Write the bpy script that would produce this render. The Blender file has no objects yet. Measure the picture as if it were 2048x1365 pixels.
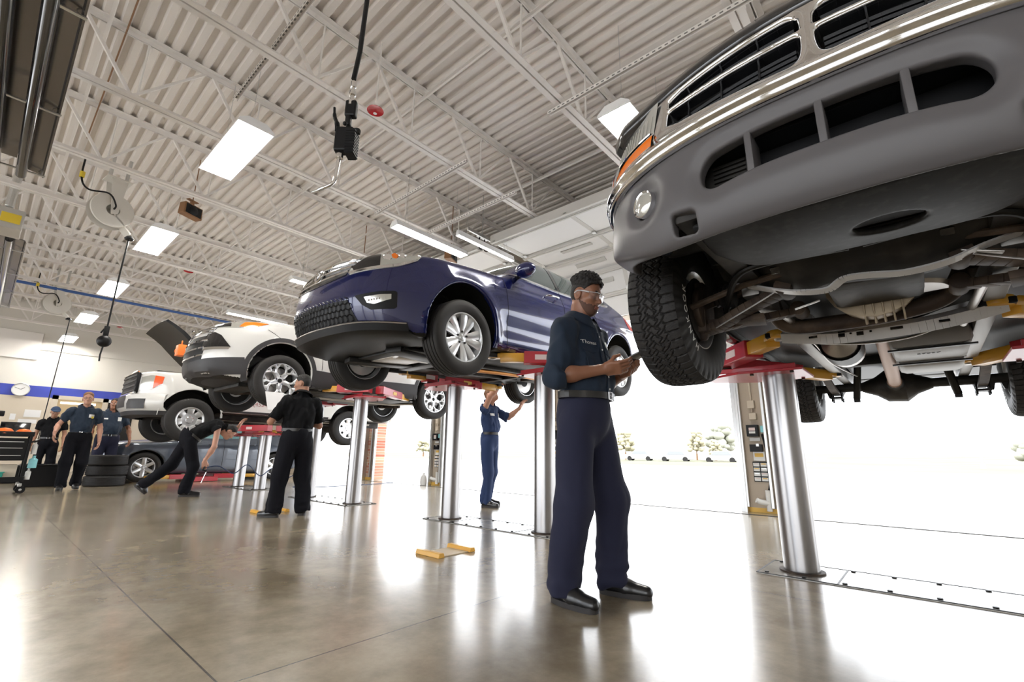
import bpy, bmesh, math, random
import numpy as np
from mathutils import Vector, Matrix, Euler
from mathutils.bvhtree import BVHTree

random.seed(7)
RNG = np.random.RandomState(11)
SC = bpy.context.scene
COL = SC.collection
PI = math.pi

# ---------------------------------------------------------------- camera
CAM_H = 0.74
cam_data = bpy.data.cameras.new('camera')
cam_data.sensor_width = 36.0
cam_data.lens = 16.2274
cam_data.clip_start = 0.05
cam_data.clip_end = 600
cam = bpy.data.objects.new('camera', cam_data)
COL.objects.link(cam)
def _cam_matrix(pitch, roll, yaw):
    f = Vector((-math.sin(yaw)*math.cos(pitch), math.cos(yaw)*math.cos(pitch), math.sin(pitch)))
    r = Vector((math.cos(yaw), math.sin(yaw), 0))
    d = -r.cross(f)
    r2 = math.cos(roll)*r + math.sin(roll)*d
    d2 = -math.sin(roll)*r + math.cos(roll)*d
    m = Matrix((r2, -d2, -f)).transposed().to_4x4()
    m.translation = Vector((0, 0, CAM_H))
    return m
cam.matrix_world = _cam_matrix(0.239299, -0.0136254, 0.723607)
SC.camera = cam

# ---------------------------------------------------------------- view + world
SC.view_settings.view_transform = 'Standard'
SC.view_settings.look = 'None'
SC.view_settings.gamma = 1.0
SC.view_settings.use_curve_mapping = False
SC.view_settings.exposure = 0.86
W = bpy.data.worlds.new('overcast_sky')
SC.world = W
W.use_nodes = True
_nt = W.node_tree
_bg = _nt.nodes['Background']
_tc = _nt.nodes.new('ShaderNodeTexCoord')
_nz = _nt.nodes.new('ShaderNodeTexNoise'); _nz.inputs['Scale'].default_value = 2.2; _nz.inputs['Detail'].default_value = 5
_cr = _nt.nodes.new('ShaderNodeValToRGB')
_cr.color_ramp.elements[0].position = 0.3; _cr.color_ramp.elements[0].color = (0.84, 0.91, 1, 1)
_cr.color_ramp.elements[1].position = 0.65; _cr.color_ramp.elements[1].color = (1, 1, 1, 1)
_nt.links.new(_tc.outputs['Generated'], _nz.inputs['Vector'])
_nt.links.new(_nz.outputs['Fac'], _cr.inputs['Fac'])
_nt.links.new(_cr.outputs['Color'], _bg.inputs['Color'])
SKY = 3.0
_bg.inputs['Strength'].default_value = SKY
LAMP_W = 1.5      # scales every fluorescent fixture in the shop
# ================================================================ helpers
def link(o, parent=None):
    COL.objects.link(o)
    if parent is not None:
        o.parent = parent
    return o

def tag(o, label=None, cat=None, group=None, kind=None):
    if label: o['label'] = label
    if cat: o['category'] = cat
    if group: o['group'] = group
    if kind: o['kind'] = kind
    return o

def thing(name, label, cat, loc=(0, 0, 0), rz=0.0, group=None):
    o = bpy.data.objects.new(name, None)
    o.empty_display_size = 0.1
    COL.objects.link(o)
    o.location = loc
    o.rotation_euler = (0, 0, rz)
    return tag(o, label, cat, group)

def copy_tree(o, parent=None):
    c = o.copy()
    COL.objects.link(c)
    if parent is not None:
        c.parent = parent
    for ch in list(o.children):
        copy_tree(ch, c)
    return c

# ---- materials
def mat(name, col, rough=0.5, metal=0.0, coat=0.0, spec=0.5, emit=None, estr=0.0, trans=0.0, ior=1.5, bump=None, var=None, coat_rough=0.03, sheen=0.0, alpha=1.0):
    m = bpy.data.materials.new(name)
    m.use_nodes = True
    nt = m.node_tree
    b = nt.nodes['Principled BSDF']
    b.inputs['Base Color'].default_value = (*col, 1)
    b.inputs['Roughness'].default_value = rough
    b.inputs['Metallic'].default_value = metal
    b.inputs['Coat Weight'].default_value = coat
    b.inputs['Coat Roughness'].default_value = coat_rough
    b.inputs['Specular IOR Level'].default_value = spec
    b.inputs['IOR'].default_value = ior
    b.inputs['Transmission Weight'].default_value = trans
    b.inputs['Sheen Weight'].default_value = sheen
    b.inputs['Alpha'].default_value = alpha
    if emit:
        b.inputs['Emission Color'].default_value = (*emit, 1)
        b.inputs['Emission Strength'].default_value = estr
    if bump or var:
        tc = nt.nodes.new('ShaderNodeTexCoord')
    if bump:      # (scale, strength, distance[, (sx,sy,sz)])
        n = nt.nodes.new('ShaderNodeTexNoise')
        n.inputs['Scale'].default_value = bump[0]; n.inputs['Detail'].default_value = 4
        if len(bump) > 3:
            mp = nt.nodes.new('ShaderNodeMapping'); mp.inputs['Scale'].default_value = bump[3]
            nt.links.new(tc.outputs['Object'], mp.inputs['Vector']); nt.links.new(mp.outputs['Vector'], n.inputs['Vector'])
        else:
            nt.links.new(tc.outputs['Object'], n.inputs['Vector'])
        bp = nt.nodes.new('ShaderNodeBump')
        bp.inputs['Strength'].default_value = bump[1]; bp.inputs['Distance'].default_value = bump[2]
        nt.links.new(n.outputs['Fac'], bp.inputs['Height']); nt.links.new(bp.outputs['Normal'], b.inputs['Normal'])
    if var:       # (scale, colour2, lo, hi)
        n = nt.nodes.new('ShaderNodeTexNoise')
        n.inputs['Scale'].default_value = var[0]; n.inputs['Detail'].default_value = 6
        nt.links.new(tc.outputs['Object'], n.inputs['Vector'])
        r = nt.nodes.new('ShaderNodeValToRGB')
        r.color_ramp.elements[0].position = var[2]; r.color_ramp.elements[0].color = (*col, 1)
        r.color_ramp.elements[1].position = var[3]; r.color_ramp.elements[1].color = (*var[1], 1)
        nt.links.new(n.outputs['Fac'], r.inputs['Fac']); nt.links.new(r.outputs['Color'], b.inputs['Base Color'])
    return m

# ---- mesh accumulator
class MB:
    def __init__(s):
        s.v = []; s.f = []; s.m = []; s.mi = 0
    def add(s, verts, faces):
        b = len(s.v)
        s.v.extend([tuple(map(float, p)) for p in verts])
        s.f.extend([tuple(b+i for i in f) for f in faces])
        s.m.extend([s.mi]*len(faces))
        return s
    def box(s, c, d, rot=None, taper=None):
        x, y, z = d[0]/2, d[1]/2, d[2]/2
        t = taper or (1, 1)
        pts = [(-x, -y, -z), (x, -y, -z), (x, y, -z), (-x, y, -z), (-x*t[0], -y*t[1], z), (x*t[0], -y*t[1], z), (x*t[0], y*t[1], z), (-x*t[0], y*t[1], z)]
        if rot is not None:
            R = Euler(rot).to_matrix() if not isinstance(rot, Matrix) else rot
            pts = [R @ Vector(p) for p in pts]
        pts = [(p[0]+c[0], p[1]+c[1], p[2]+c[2]) for p in pts]
        return s.add(pts, [(0, 3, 2, 1), (4, 5, 6, 7), (0, 1, 5, 4), (1, 2, 6, 5), (2, 3, 7, 6), (3, 0, 4, 7)])
    def bar(s, a, b, w, h=None, up=(0, 0, 1)):
        """rectangular bar from a to b, w across, h along up"""
        h = h or w
        a = Vector(a); b = Vector(b); d = (b-a).normalized(); u = Vector(up)
        r = d.cross(u)
        if r.length < 1e-4: r = d.cross(Vector((0, 1, 0)))
        r.normalize(); u = r.cross(d)
        pts = []
        for p in (a, b):
            for sx, sy in ((-1, -1), (1, -1), (1, 1), (-1, 1)):
                pts.append(p + r*sx*w/2 + u*sy*h/2)
        return s.add(pts, [(0, 1, 2, 3)[::-1], (4, 5, 6, 7), (0, 1, 5, 4), (1, 2, 6, 5), (2, 3, 7, 6), (3, 0, 4, 7)])
    def tube(s, path, r, n=8, cap=True, close=False):
        P = [Vector(p) for p in path]
        rr = r if isinstance(r, (list, tuple)) else [r]*len(P)
        L = len(P)
        T = []
        for i in range(L):
            if close: t = P[(i+1) % L]-P[i-1]
            else: t = P[min(i+1, L-1)]-P[max(i-1, 0)]
            T.append(t.normalized() if t.length > 1e-9 else Vector((0, 0, 1)))
        u = T[0].cross(Vector((0, 0, 1)))
        if u.length < 1e-3: u = T[0].cross(Vector((1, 0, 0)))
        u.normalize()
        vs = []
        for i in range(L):
            u = (u - T[i]*u.dot(T[i]))
            if u.length < 1e-6: u = T[i].orthogonal()
            u.normalize(); w = T[i].cross(u)
            for k in range(n):
                a = 2*PI*k/n
                vs.append(P[i] + (u*math.cos(a)+w*math.sin(a))*rr[i])
        fs = []
        for i in range(L if close else L-1):
            j = (i+1) % L
            for k in range(n):
                fs.append((i*n+k, i*n+(k+1) % n, j*n+(k+1) % n, j*n+k))
        if cap and not close:
            fs.append(tuple(range(n))[::-1]); fs.append(tuple((L-1)*n+k for k in range(n)))
        return s.add(vs, fs)
    def cyl(s, a, b, r, r2=None, n=20, cap=True):
        return s.tube([a, b], [r, r if r2 is None else r2], n, cap)
    def lathe(s, prof, c=(0, 0, 0), axis='z', n=32, closed=False, a0=0.0, a1=2*PI):
        """prof: list of (radius, height)"""
        full = abs(a1-a0-2*PI) < 1e-6
        N = n if full else n+1
        vs = []
        for i in range(N):
            a = a0+(a1-a0)*i/n
            ca, sa = math.cos(a), math.sin(a)
            for r, h in prof:
                if axis == 'z': p = (r*ca, r*sa, h)
                elif axis == 'x': p = (h, r*ca, r*sa)
                else: p = (r*sa, h, r*ca)
                vs.append((p[0]+c[0], p[1]+c[1], p[2]+c[2]))
        M = len(prof); fs = []
        for i in range(n):
            j = (i+1) % N
            for k in range(M if closed else M-1):
                k2 = (k+1) % M
                fs.append((i*M+k, j*M+k, j*M+k2, i*M+k2))
        return s.add(vs, fs)
    def prism(s, poly, h0, h1, axis='z', fn=None):
        """poly 2D; axis z: (x,y)->z ; axis x: (y,z)->x ; axis y: (x,z)->y"""
        n = len(poly); vs = []
        for h in (h0, h1):
            for a, b in poly:
                vs.append({'z': (a, b, h), 'x': (h, a, b), 'y': (a, h, b)}[axis])
        if fn: vs = [fn(p) for p in vs]
        fs = [tuple(range(n))[::-1], tuple(range(n, 2*n))]
        for i in range(n):
            j = (i+1) % n
            fs.append((i, j, n+j, n+i))
        return s.add(vs, fs)
    def grid(s, P):
        """P: array (m,n,3)"""
        m, n = len(P), len(P[0])
        vs = [tuple(P[i][j]) for i in range(m) for j in range(n)]
        return s.add(vs, [(i*n+j, i*n+j+1, (i+1)*n+j+1, (i+1)*n+j) for i in range(m-1) for j in range(n-1)])
    def ball(s, c, r, n=12, m=8):
        rx, ry, rz = r if isinstance(r, (tuple, list)) else (r, r, r)
        vs = [(c[0], c[1], c[2]+rz)]
        for i in range(1, m):
            t = PI*i/m
            for k in range(n):
                a = 2*PI*k/n
                vs.append((c[0]+rx*math.sin(t)*math.cos(a), c[1]+ry*math.sin(t)*math.sin(a), c[2]+rz*math.cos(t)))
        vs.append((c[0], c[1], c[2]-rz))
        fs = [(0, 1+k, 1+(k+1) % n) for k in range(n)]
        for i in range(m-2):
            for k in range(n):
                a = 1+i*n+k; b = 1+i*n+(k+1) % n
                fs.append((a, a+n, b+n, b))
        e = len(vs)-1; q = 1+(m-2)*n
        fs += [(q+k, e, q+(k+1) % n) for k in range(n)]
        return s.add(vs, fs)
    def build(s, name, m, parent=None, smooth=35, bevel=0.0, seg=2, loc=None, fixn=True):
        me = bpy.data.meshes.new(name)
        me.from_pydata(s.v, [], s.f)
        for mm in (m if isinstance(m, (list, tuple)) else [m]):
            me.materials.append(mm)
        me.polygons.foreach_set('material_index', s.m)
        if fixn or bevel:
            bm = bmesh.new(); bm.from_mesh(me)
            if fixn: bmesh.ops.recalc_face_normals(bm, faces=bm.faces)
            if bevel:
                ed = [e for e in bm.edges if len(e.link_faces) == 2 and e.calc_face_angle(0) > 0.6]
                bmesh.ops.bevel(bm, geom=ed, offset=bevel, segments=seg, affect='EDGES', profile=0.5, clamp_overlap=True)
            bm.to_mesh(me); bm.free()
        if smooth:
            me.shade_smooth(); me.set_sharp_from_angle(angle=math.radians(smooth))
        o = bpy.data.objects.new(name, me)
        link(o, parent)
        if loc is not None: o.location = loc
        return o

def spline(pts, n=8):
    """Catmull-Rom through pts"""
    P = [Vector(p) for p in pts]; out = []
    for i in range(len(P)-1):
        p0 = P[max(i-1, 0)]; p1 = P[i]; p2 = P[i+1]; p3 = P[min(i+2, len(P)-1)]
        for k in range(n):
            t = k/n
            out.append(0.5*((2*p1)+(p2-p0)*t+(2*p0-5*p1+4*p2-p3)*t*t+(3*p1-p0-3*p2+p3)*t**3))
    out.append(P[-1])
    return out

def mesh_obj(name, v, f, mats, parent=None, mi=None, smooth=True):
    me = bpy.data.meshes.new(name)
    me.from_pydata([tuple(p) for p in v], [], [tuple(q) for q in f]) if not isinstance(f, np.ndarray) else _fast(me, v, f)
    for mm in (mats if isinstance(mats, (list, tuple)) else [mats]):
        me.materials.append(mm)
    if mi is not None: me.polygons.foreach_set('material_index', mi.astype(np.int32))
    if smooth: me.shade_smooth()
    me.update()
    o = bpy.data.objects.new(name, me)
    return link(o, parent)

def _fast(me, v, f):
    nf, k = f.shape
    me.vertices.add(len(v)); me.vertices.foreach_set('co', np.ascontiguousarray(v, dtype=np.float32).ravel())
    me.loops.add(nf*k); me.loops.foreach_set('vertex_index', np.ascontiguousarray(f, dtype=np.int32).ravel())
    me.polygons.add(nf)
    me.polygons.foreach_set('loop_start', (np.arange(nf)*k).astype(np.int32))
    me.update(calc_edges=True)

# ---- signed distance toolkit (arrays of points, shape (N,3))
def vlen(a): return np.sqrt((a*a).sum(-1))
def smin(a, b, k):
    h = np.clip(0.5+0.5*(b-a)/k, 0, 1)
    return b*(1-h)+a*h-k*h*(1-h)
def smax(a, b, k): return -smin(-a, -b, k)
def cone(P, a, b, ra, rb):
    a = np.asarray(a, float); b = np.asarray(b, float)
    ab = b-a; L2 = max((ab*ab).sum(), 1e-12)
    t = np.clip(((P-a)@ab)/L2, 0, 1)
    return vlen(P-a-t[:, None]*ab)-(ra+(rb-ra)*t)
def ell(P, c, r, R=None):
    q = P-np.asarray(c, float)
    if R is not None: q = q@np.asarray(R)
    r = np.asarray(r, float)
    k0 = vlen(q/r); k1 = vlen(q/(r*r))
    return k0*(k0-1)/np.maximum(k1, 1e-9)
def rbox(P, c, h, r, R=None):
    q = P-np.asarray(c, float)
    if R is not None: q = q@np.asarray(R)
    d = np.abs(q)-(np.asarray(h, float)-r)
    return vlen(np.maximum(d, 0))+np.minimum(d.max(-1), 0)-r
def noise3(P, s, seed=0):
    r = np.random.RandomState(seed); o = np.zeros(len(P))
    for i in range(7):
        d = r.normal(size=3); d *= s*(0.6+0.9*r.rand())/np.linalg.norm(d)
        o += np.sin(P@d*2*PI+r.rand()*6.28+1.2*np.sin(P@(d[[1, 2, 0]])*3+r.rand()*6))
    return o/7

def sdf_mesh(f, lo, hi, cell, slack=1.0, newton=2):
    """surface nets of f over a box, only near the surface; returns verts, quads"""
    B = 8
    lo = np.asarray(lo, float); hi = np.asarray(hi, float)
    nb = np.maximum(np.ceil((hi-lo)/cell/B).astype(int), 1)
    n = nb*B+1
    ax = [lo[i]+cell*B*(np.arange(nb[i])+0.5) for i in range(3)]
    C = np.stack(np.meshgrid(*ax, indexing='ij'), -1).reshape(-1, 3)
    dc = f(C)
    keep = np.abs(dc) < B*cell*0.9*slack+cell
    val = np.empty(n, np.float32)
    sg = np.where(dc.reshape(nb) > 0, 1, -1).astype(np.float32)
    big = np.repeat(np.repeat(np.repeat(sg, B, 0), B, 1), B, 2)
    val[:-1, :-1, :-1] = big
    val[-1] = 1; val[:, -1] = 1; val[:, :, -1] = 1
    idx = np.argwhere(keep.reshape(nb))
    g = np.stack(np.meshgrid(*[np.arange(B+1)]*3, indexing='ij'), -1).reshape(-1, 3)
    for s in range(0, len(idx), 300):
        I = idx[s:s+300, None, :]*B+g[None]
        I = I.reshape(-1, 3)
        val[I[:, 0], I[:, 1], I[:, 2]] = f(lo+I*cell)
    val[0] = np.maximum(val[0], 1e-3); val[:, 0] = np.maximum(val[:, 0], 1e-3); val[:, :, 0] = np.maximum(val[:, :, 0], 1e-3)
    val[-1] = np.maximum(val[-1], 1e-3); val[:, -1] = np.maximum(val[:, -1], 1e-3); val[:, :, -1] = np.maximum(val[:, :, -1], 1e-3)
    neg = val < 0
    cnt = np.zeros(n-1, np.int8)
    sl = [slice(0, -1), slice(1, None)]
    for a in (0, 1):
        for b in (0, 1):
            for c in (0, 1):
                cnt += neg[sl[a], sl[b], sl[c]]
    cells = np.argwhere((cnt > 0) & (cnt < 8))
    acc = np.zeros((len(cells), 3)); w = np.zeros(len(cells))
    corner = np.array([(a, b, c) for a in (0, 1) for b in (0, 1) for c in (0, 1)])
    vals = [val[tuple((cells+c).T)] for c in corner]
    for i in range(8):
        for j in range(i+1, 8):
            if np.abs(corner[i]-corner[j]).sum() != 1: continue
            va, vb = vals[i], vals[j]
            m = (va < 0) != (vb < 0)
            t = np.where(m, va/np.where(m, va-vb, 1), 0)
            p = corner[i]+(corner[j]-corner[i])*t[:, None]
            acc += p*m[:, None]; w += m
    V = lo+(cells+acc/w[:, None])*cell
    if newton:
        e = cell*0.2
        K = np.array([(1, -1, -1), (-1, -1, 1), (-1, 1, -1), (1, 1, 1)], float)
        V0 = V.copy()
        for _ in range(newton):
            gr = np.zeros_like(V)
            for k in K: gr += k*f(V+k*e)[:, None]
            gr /= 4*e
            st = -(f(V)/np.maximum((gr*gr).sum(1), 0.05))[:, None]*gr
            V = V+np.clip(st, -cell*0.6, cell*0.6)
        V = V0+np.clip(V-V0, -cell*0.8, cell*0.8)
    vid = -np.ones(n-1, np.int64); vid[tuple(cells.T)] = np.arange(len(cells))
    F = []
    for ax_ in range(3):
        a1, a2 = (ax_+1) % 3, (ax_+2) % 3
        s0 = [slice(None)]*3; s1 = [slice(None)]*3
        s0[ax_] = slice(0, -1); s1[ax_] = slice(1, None)
        ch = neg[tuple(s0)] != neg[tuple(s1)]
        E = np.argwhere(ch)
        E = E[(E[:, a1] > 0) & (E[:, a2] > 0) & (E[:, a1] < n[a1]-1) & (E[:, a2] < n[a2]-1)]
        d1 = np.zeros(3, int); d1[a1] = 1; d2 = np.zeros(3, int); d2[a2] = 1
        q = np.stack([vid[tuple((E-d1-d2).T)], vid[tuple((E-d2).T)], vid[tuple(E.T)], vid[tuple((E-d1).T)]], 1)
        fl = neg[tuple(E.T)]
        q[~fl] = q[~fl][:, ::-1]
        F.append(q)
    F = np.concatenate(F)
    F = F[(F >= 0).all(1)]
    return V, F

def sdf_obj(name, f, lo, hi, cell, mats, parent=None, slack=1.0, mfn=None, newton=2):
    V, F = sdf_mesh(f, lo, hi, cell, slack, newton)
    mi = None
    if mfn is not None:
        mi = mfn(V[F].mean(1))
    return mesh_obj(name, V, F, mats, parent, mi)

def bvh_of(o):
    me = o.data
    v = np.empty(len(me.vertices)*3, np.float32); me.vertices.foreach_get('co', v)
    return BVHTree.FromPolygons([tuple(p) for p in v.reshape(-1, 3)], [tuple(p.vertices) for p in me.polygons])

def resample(pts, n, smooth=False):
    if smooth: pts = spline(pts, 8)
    P = np.array([tuple(p) for p in pts], float)
    d = np.r_[0, np.cumsum(np.linalg.norm(np.diff(P, axis=0), axis=1))]
    t = np.linspace(0, d[-1], n)
    return np.stack([np.interp(t, d, P[:, i]) for i in range(P.shape[1])], 1)

def patch(mb, bvh, top, bot, proj, n=16, m=6, off=0.003, thick=0.012, smooth=False, far=6.0):
    """sheet that hugs a surface. top/bot: 2D outline curves; proj '+x','-x': (y,z) seen from that side; '-y': (x,z) seen from the front; '+z' (x,y)"""
    T = resample(top, n, smooth); Bt = resample(bot, n, smooth)
    O = np.zeros((m, n, 3)); I = np.zeros((m, n, 3))
    last = None
    for i in range(m):
        for j in range(n):
            a, b = T[j]+(Bt[j]-T[j])*i/(m-1)
            if proj == '+x': o, d = Vector((far, a, b)), Vector((-1, 0, 0))
            elif proj == '-x': o, d = Vector((-far, a, b)), Vector((1, 0, 0))
            elif proj == '-y': o, d = Vector((a, -far, b)), Vector((0, 1, 0))
            elif proj == '+y': o, d = Vector((a, far, b)), Vector((0, -1, 0))
            elif proj == '+z': o, d = Vector((a, b, far)), Vector((0, 0, -1))
            h, nn, _, _ = bvh.ray_cast(o, d)
            if h is None:
                if last is not None:
                    h = Vector(last); k = 0 if proj[1] == 'x' else (1 if proj[1] == 'y' else 2)
                    if k == 0: h.y, h.z = a, b
                    elif k == 1: h.x, h.z = a, b
                    else: h.x, h.y = a, b
                else: h = o+d*(far-1)
                nn = -d
            if nn.dot(d) > 0: nn = -nn
            last = h
            O[i, j] = h+nn*off; I[i, j] = h+nn*(off-thick)
    g = len(mb.v); N = m*n
    fs = []
    for i in range(m-1):
        for j in range(n-1):
            q = (i*n+j, i*n+j+1, (i+1)*n+j+1, (i+1)*n+j)
            fs.append(q); fs.append(tuple(N+k for k in q[::-1]))
    rim = [j for j in range(n)]+[i*n+n-1 for i in range(1, m)]+[(m-1)*n+j for j in range(n-2, -1, -1)]+[i*n for i in range(m-2, 0, -1)]
    for a, b in zip(rim, rim[1:]+rim[:1]):
        fs.append((a, N+a, N+b, b))
    mb.add(list(O.reshape(-1, 3))+list(I.reshape(-1, 3)), fs)
    return O

def ribbon(mb, bvh, line, width, proj, n=40, off=0.002, thick=0.004):
    """thin strip along a 2D line on the surface (seams, chrome trims)"""
    L = resample(line, n)
    t = np.gradient(L, axis=0); t /= np.maximum(np.linalg.norm(t, axis=1), 1e-9)[:, None]
    nn = np.stack([-t[:, 1], t[:, 0]], 1)*width/2
    patch(mb, bvh, L+nn, L-nn, proj, n, 2, off, thick)

def text_mesh(txt, size=1.0, extrude=0.0, align='CENTER'):
    cu = bpy.data.curves.new('lettering', 'FONT')
    cu.body = txt; cu.size = size; cu.align_x = align; cu.align_y = 'CENTER'; cu.extrude = extrude; cu.resolution_u = 3
    o = bpy.data.objects.new('lettering', cu); COL.objects.link(o)
    dg = bpy.context.evaluated_depsgraph_get()
    me = bpy.data.meshes.new_from_object(o.evaluated_get(dg))
    V = [tuple(v.co) for v in me.vertices]; F = [tuple(p.vertices) for p in me.polygons]
    bpy.data.objects.remove(o); bpy.data.curves.remove(cu); bpy.data.meshes.remove(me)
    return V, F

def put_text(mb, txt, size, M, extrude=0.0008, align='CENTER'):
    V, F = text_mesh(txt, size, extrude, align)
    mb.add([M @ Vector(p) for p in V], F)
# ================================================================ materials
M = {}
M['white_steel'] = mat('white_painted_steel', (0.86, 0.82, 0.785), 0.5)
M['deck'] = mat('painted_roof_deck', (0.84, 0.79, 0.745), 0.55, var=(0.7, (0.79, 0.735, 0.685), 0.42, 0.62))
M['wall'] = mat('cream_wall_paint', (0.74, 0.71, 0.655), 0.6, bump=(40, 0.1, 0.002))
M['blue'] = mat('blue_wall_stripe', (0.035, 0.055, 0.36), 0.5)
M['beige'] = mat('beige_wall_paint', (0.62, 0.545, 0.44), 0.6)
M['tan'] = mat('tan_pillar_paint', (0.5, 0.42, 0.33), 0.6, bump=(30, 0.2, 0.003))
M['white'] = mat('white_enamel', (0.85, 0.85, 0.84), 0.35)
M['doorpanel'] = mat('white_door_panel', (0.82, 0.81, 0.79), 0.45)
M['strut'] = mat('grey_door_strut', (0.62, 0.6, 0.56), 0.4)
M['galv'] = mat('galvanised_steel', (0.62, 0.62, 0.61), 0.35, 0.9)
M['chrome'] = mat('chrome', (0.86, 0.86, 0.87), 0.06, 1.0)
M['post'] = mat('polished_lift_piston', (0.36, 0.35, 0.35), 0.28, 1.0, bump=(60, 0.05, 0.002, (1, 1, 0.03)))
M['bare'] = mat('bare_steel', (0.48, 0.46, 0.44), 0.38, 1.0)
M['alu'] = mat('cast_aluminium', (0.62, 0.60, 0.58), 0.42, 0.85, bump=(90, 0.15, 0.002))
M['silver'] = mat('silver_alloy_wheel', (0.72, 0.73, 0.74), 0.28, 0.75, coat=0.4)
M['dark'] = mat('dark_metal', (0.014, 0.013, 0.012), 0.45, 0.3, spec=0.3)
M['black'] = mat('black_plastic', (0.008, 0.008, 0.009), 0.42, spec=0.25)
M['blackgl'] = mat('gloss_black', (0.012, 0.012, 0.014), 0.12, coat=0.6)
M['rubber'] = mat('tyre_rubber', (0.026, 0.024, 0.023), 0.62, spec=0.3, bump=(120, 0.15, 0.001))
M['rust'] = mat('rusty_steel', (0.045, 0.031, 0.024), 0.6, 0.2, spec=0.25, var=(9, (0.10, 0.070, 0.05), 0.45, 0.65))
M['grime'] = mat('oily_underbody', (0.022, 0.020, 0.018), 0.5, 0.2, spec=0.25, var=(6, (0.055, 0.05, 0.045), 0.45, 0.68), bump=(25, 0.3, 0.004))
M['red'] = mat('red_lift_paint', (0.46, 0.022, 0.035), 0.35, coat=0.2)
M['yellow'] = mat('yellow_lift_paint', (0.72, 0.37, 0.03), 0.38, coat=0.2)
M['orange'] = mat('amber_lens', (0.9, 0.2, 0.01), 0.15, coat=0.8, bump=(140, 0.25, 0.001))
M['orangepl'] = mat('orange_plastic', (0.85, 0.17, 0.02), 0.4)
M['redlens'] = mat('red_lens', (0.6, 0.02, 0.02), 0.15, coat=0.7)
M['redgloss'] = mat('red_enamel', (0.52, 0.012, 0.02), 0.25, coat=0.5)
M['lens'] = mat('clear_headlamp_lens', (0.62, 0.62, 0.58), 0.12, 0.55, coat=1.0, bump=(70, 0.35, 0.004, (1, 1, 0.12)))
M['lensclear'] = mat('clear_plastic_lens', (1, 1, 1), 0.02, trans=1.0, ior=1.3)
M['glass'] = mat('tinted_car_glass', (0.03, 0.045, 0.045), 0.03, coat=0.5, spec=0.7)
M['brown'] = mat('brown_painted_metal', (0.25, 0.12, 0.05), 0.5)
M['hose'] = mat('black_rubber_hose', (0.010, 0.010, 0.011), 0.45, spec=0.3)
M['navyhose'] = mat('dark_blue_hose', (0.03, 0.05, 0.12), 0.4)
M['bluepipe'] = mat('blue_painted_pipe', (0.06, 0.14, 0.40), 0.45)
M['teal'] = mat('teal_plastic', (0.02, 0.35, 0.25), 0.4)
M['cyan'] = mat('light_blue_plastic', (0.25, 0.62, 0.68), 0.4)
M['ybottle'] = mat('yellow_plastic', (0.75, 0.55, 0.04), 0.4)
M['whitepl'] = mat('white_plastic', (0.78, 0.78, 0.76), 0.4)
M['sticker'] = mat('pale_sticker', (0.75, 0.62, 0.60), 0.5)
M['ysticker'] = mat('yellow_sticker', (0.80, 0.50, 0.10), 0.5)
M['brick'] = None
M['tube'] = mat('lit_fluorescent_tube', (0.9, 0.9, 0.88), 0.4, emit=(1.0, 0.97, 0.91), estr=26.0*LAMP_W)
M['reflect'] = mat('white_lamp_reflector', (0.9, 0.9, 0.9), 0.3)
M['paper'] = mat('white_paper', (0.8, 0.8, 0.8), 0.7)
M['accord'] = mat('dark_blue_car_paint', (0.0055, 0.010, 0.082), 0.18, 0.15, coat=1.0)
M['whitecar'] = mat('white_car_paint', (0.70, 0.69, 0.665), 0.28, coat=0.9)
M['greycar'] = mat('slate_grey_car_paint', (0.085, 0.10, 0.13), 0.25, 0.4, coat=1.0)
M['truckhood'] = mat('black_truck_paint', (0.02, 0.02, 0.022), 0.18, 0.2, coat=1.0)
M['cladding'] = mat('charcoal_plastic_cladding', (0.045, 0.043, 0.045), 0.45, spec=0.3)
M['fascia'] = mat('grey_moulded_bumper', (0.110, 0.104, 0.107), 0.42, spec=0.4, bump=(400, 0.05, 0.001))
M['skid'] = mat('dusty_black_plastic_shield', (0.018, 0.018, 0.018), 0.5, spec=0.15, var=(30, (0.038, 0.038, 0.037), 0.5, 0.75))
M['tank'] = mat('grey_plastic_fuel_tank', (0.30, 0.29, 0.28), 0.45, bump=(20, 0.2, 0.003))
M['copper'] = mat('heat_tinted_exhaust', (0.50, 0.22, 0.07), 0.38, 0.85)

def brick_mat():
    m = mat('tan_and_red_brick', (0.5, 0.4, 0.3), 0.8)
    nt = m.node_tree; b = nt.nodes['Principled BSDF']
    tc = nt.nodes.new('ShaderNodeTexCoord'); mp = nt.nodes.new('ShaderNodeMapping'); mp.inputs['Rotation'].default_value = (PI/2, 0, 0)
    br = nt.nodes.new('ShaderNodeTexBrick')
    br.inputs['Scale'].default_value = 1.0; br.inputs['Brick Width'].default_value = 0.2; br.inputs['Row Height'].default_value = 0.075
    br.inputs['Mortar Size'].default_value = 0.006
    br.inputs['Color1'].default_value = (0.45, 0.13, 0.08, 1); br.inputs['Color2'].default_value = (0.58, 0.42, 0.28, 1); br.inputs['Mortar'].default_value = (0.6, 0.57, 0.5, 1)
    nt.links.new(tc.outputs['Object'], mp.inputs['Vector']); nt.links.new(mp.outputs['Vector'], br.inputs['Vector'])
    nt.links.new(br.outputs['Color'], b.inputs['Base Color'])
    return m
M['brick'] = brick_mat()

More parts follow.
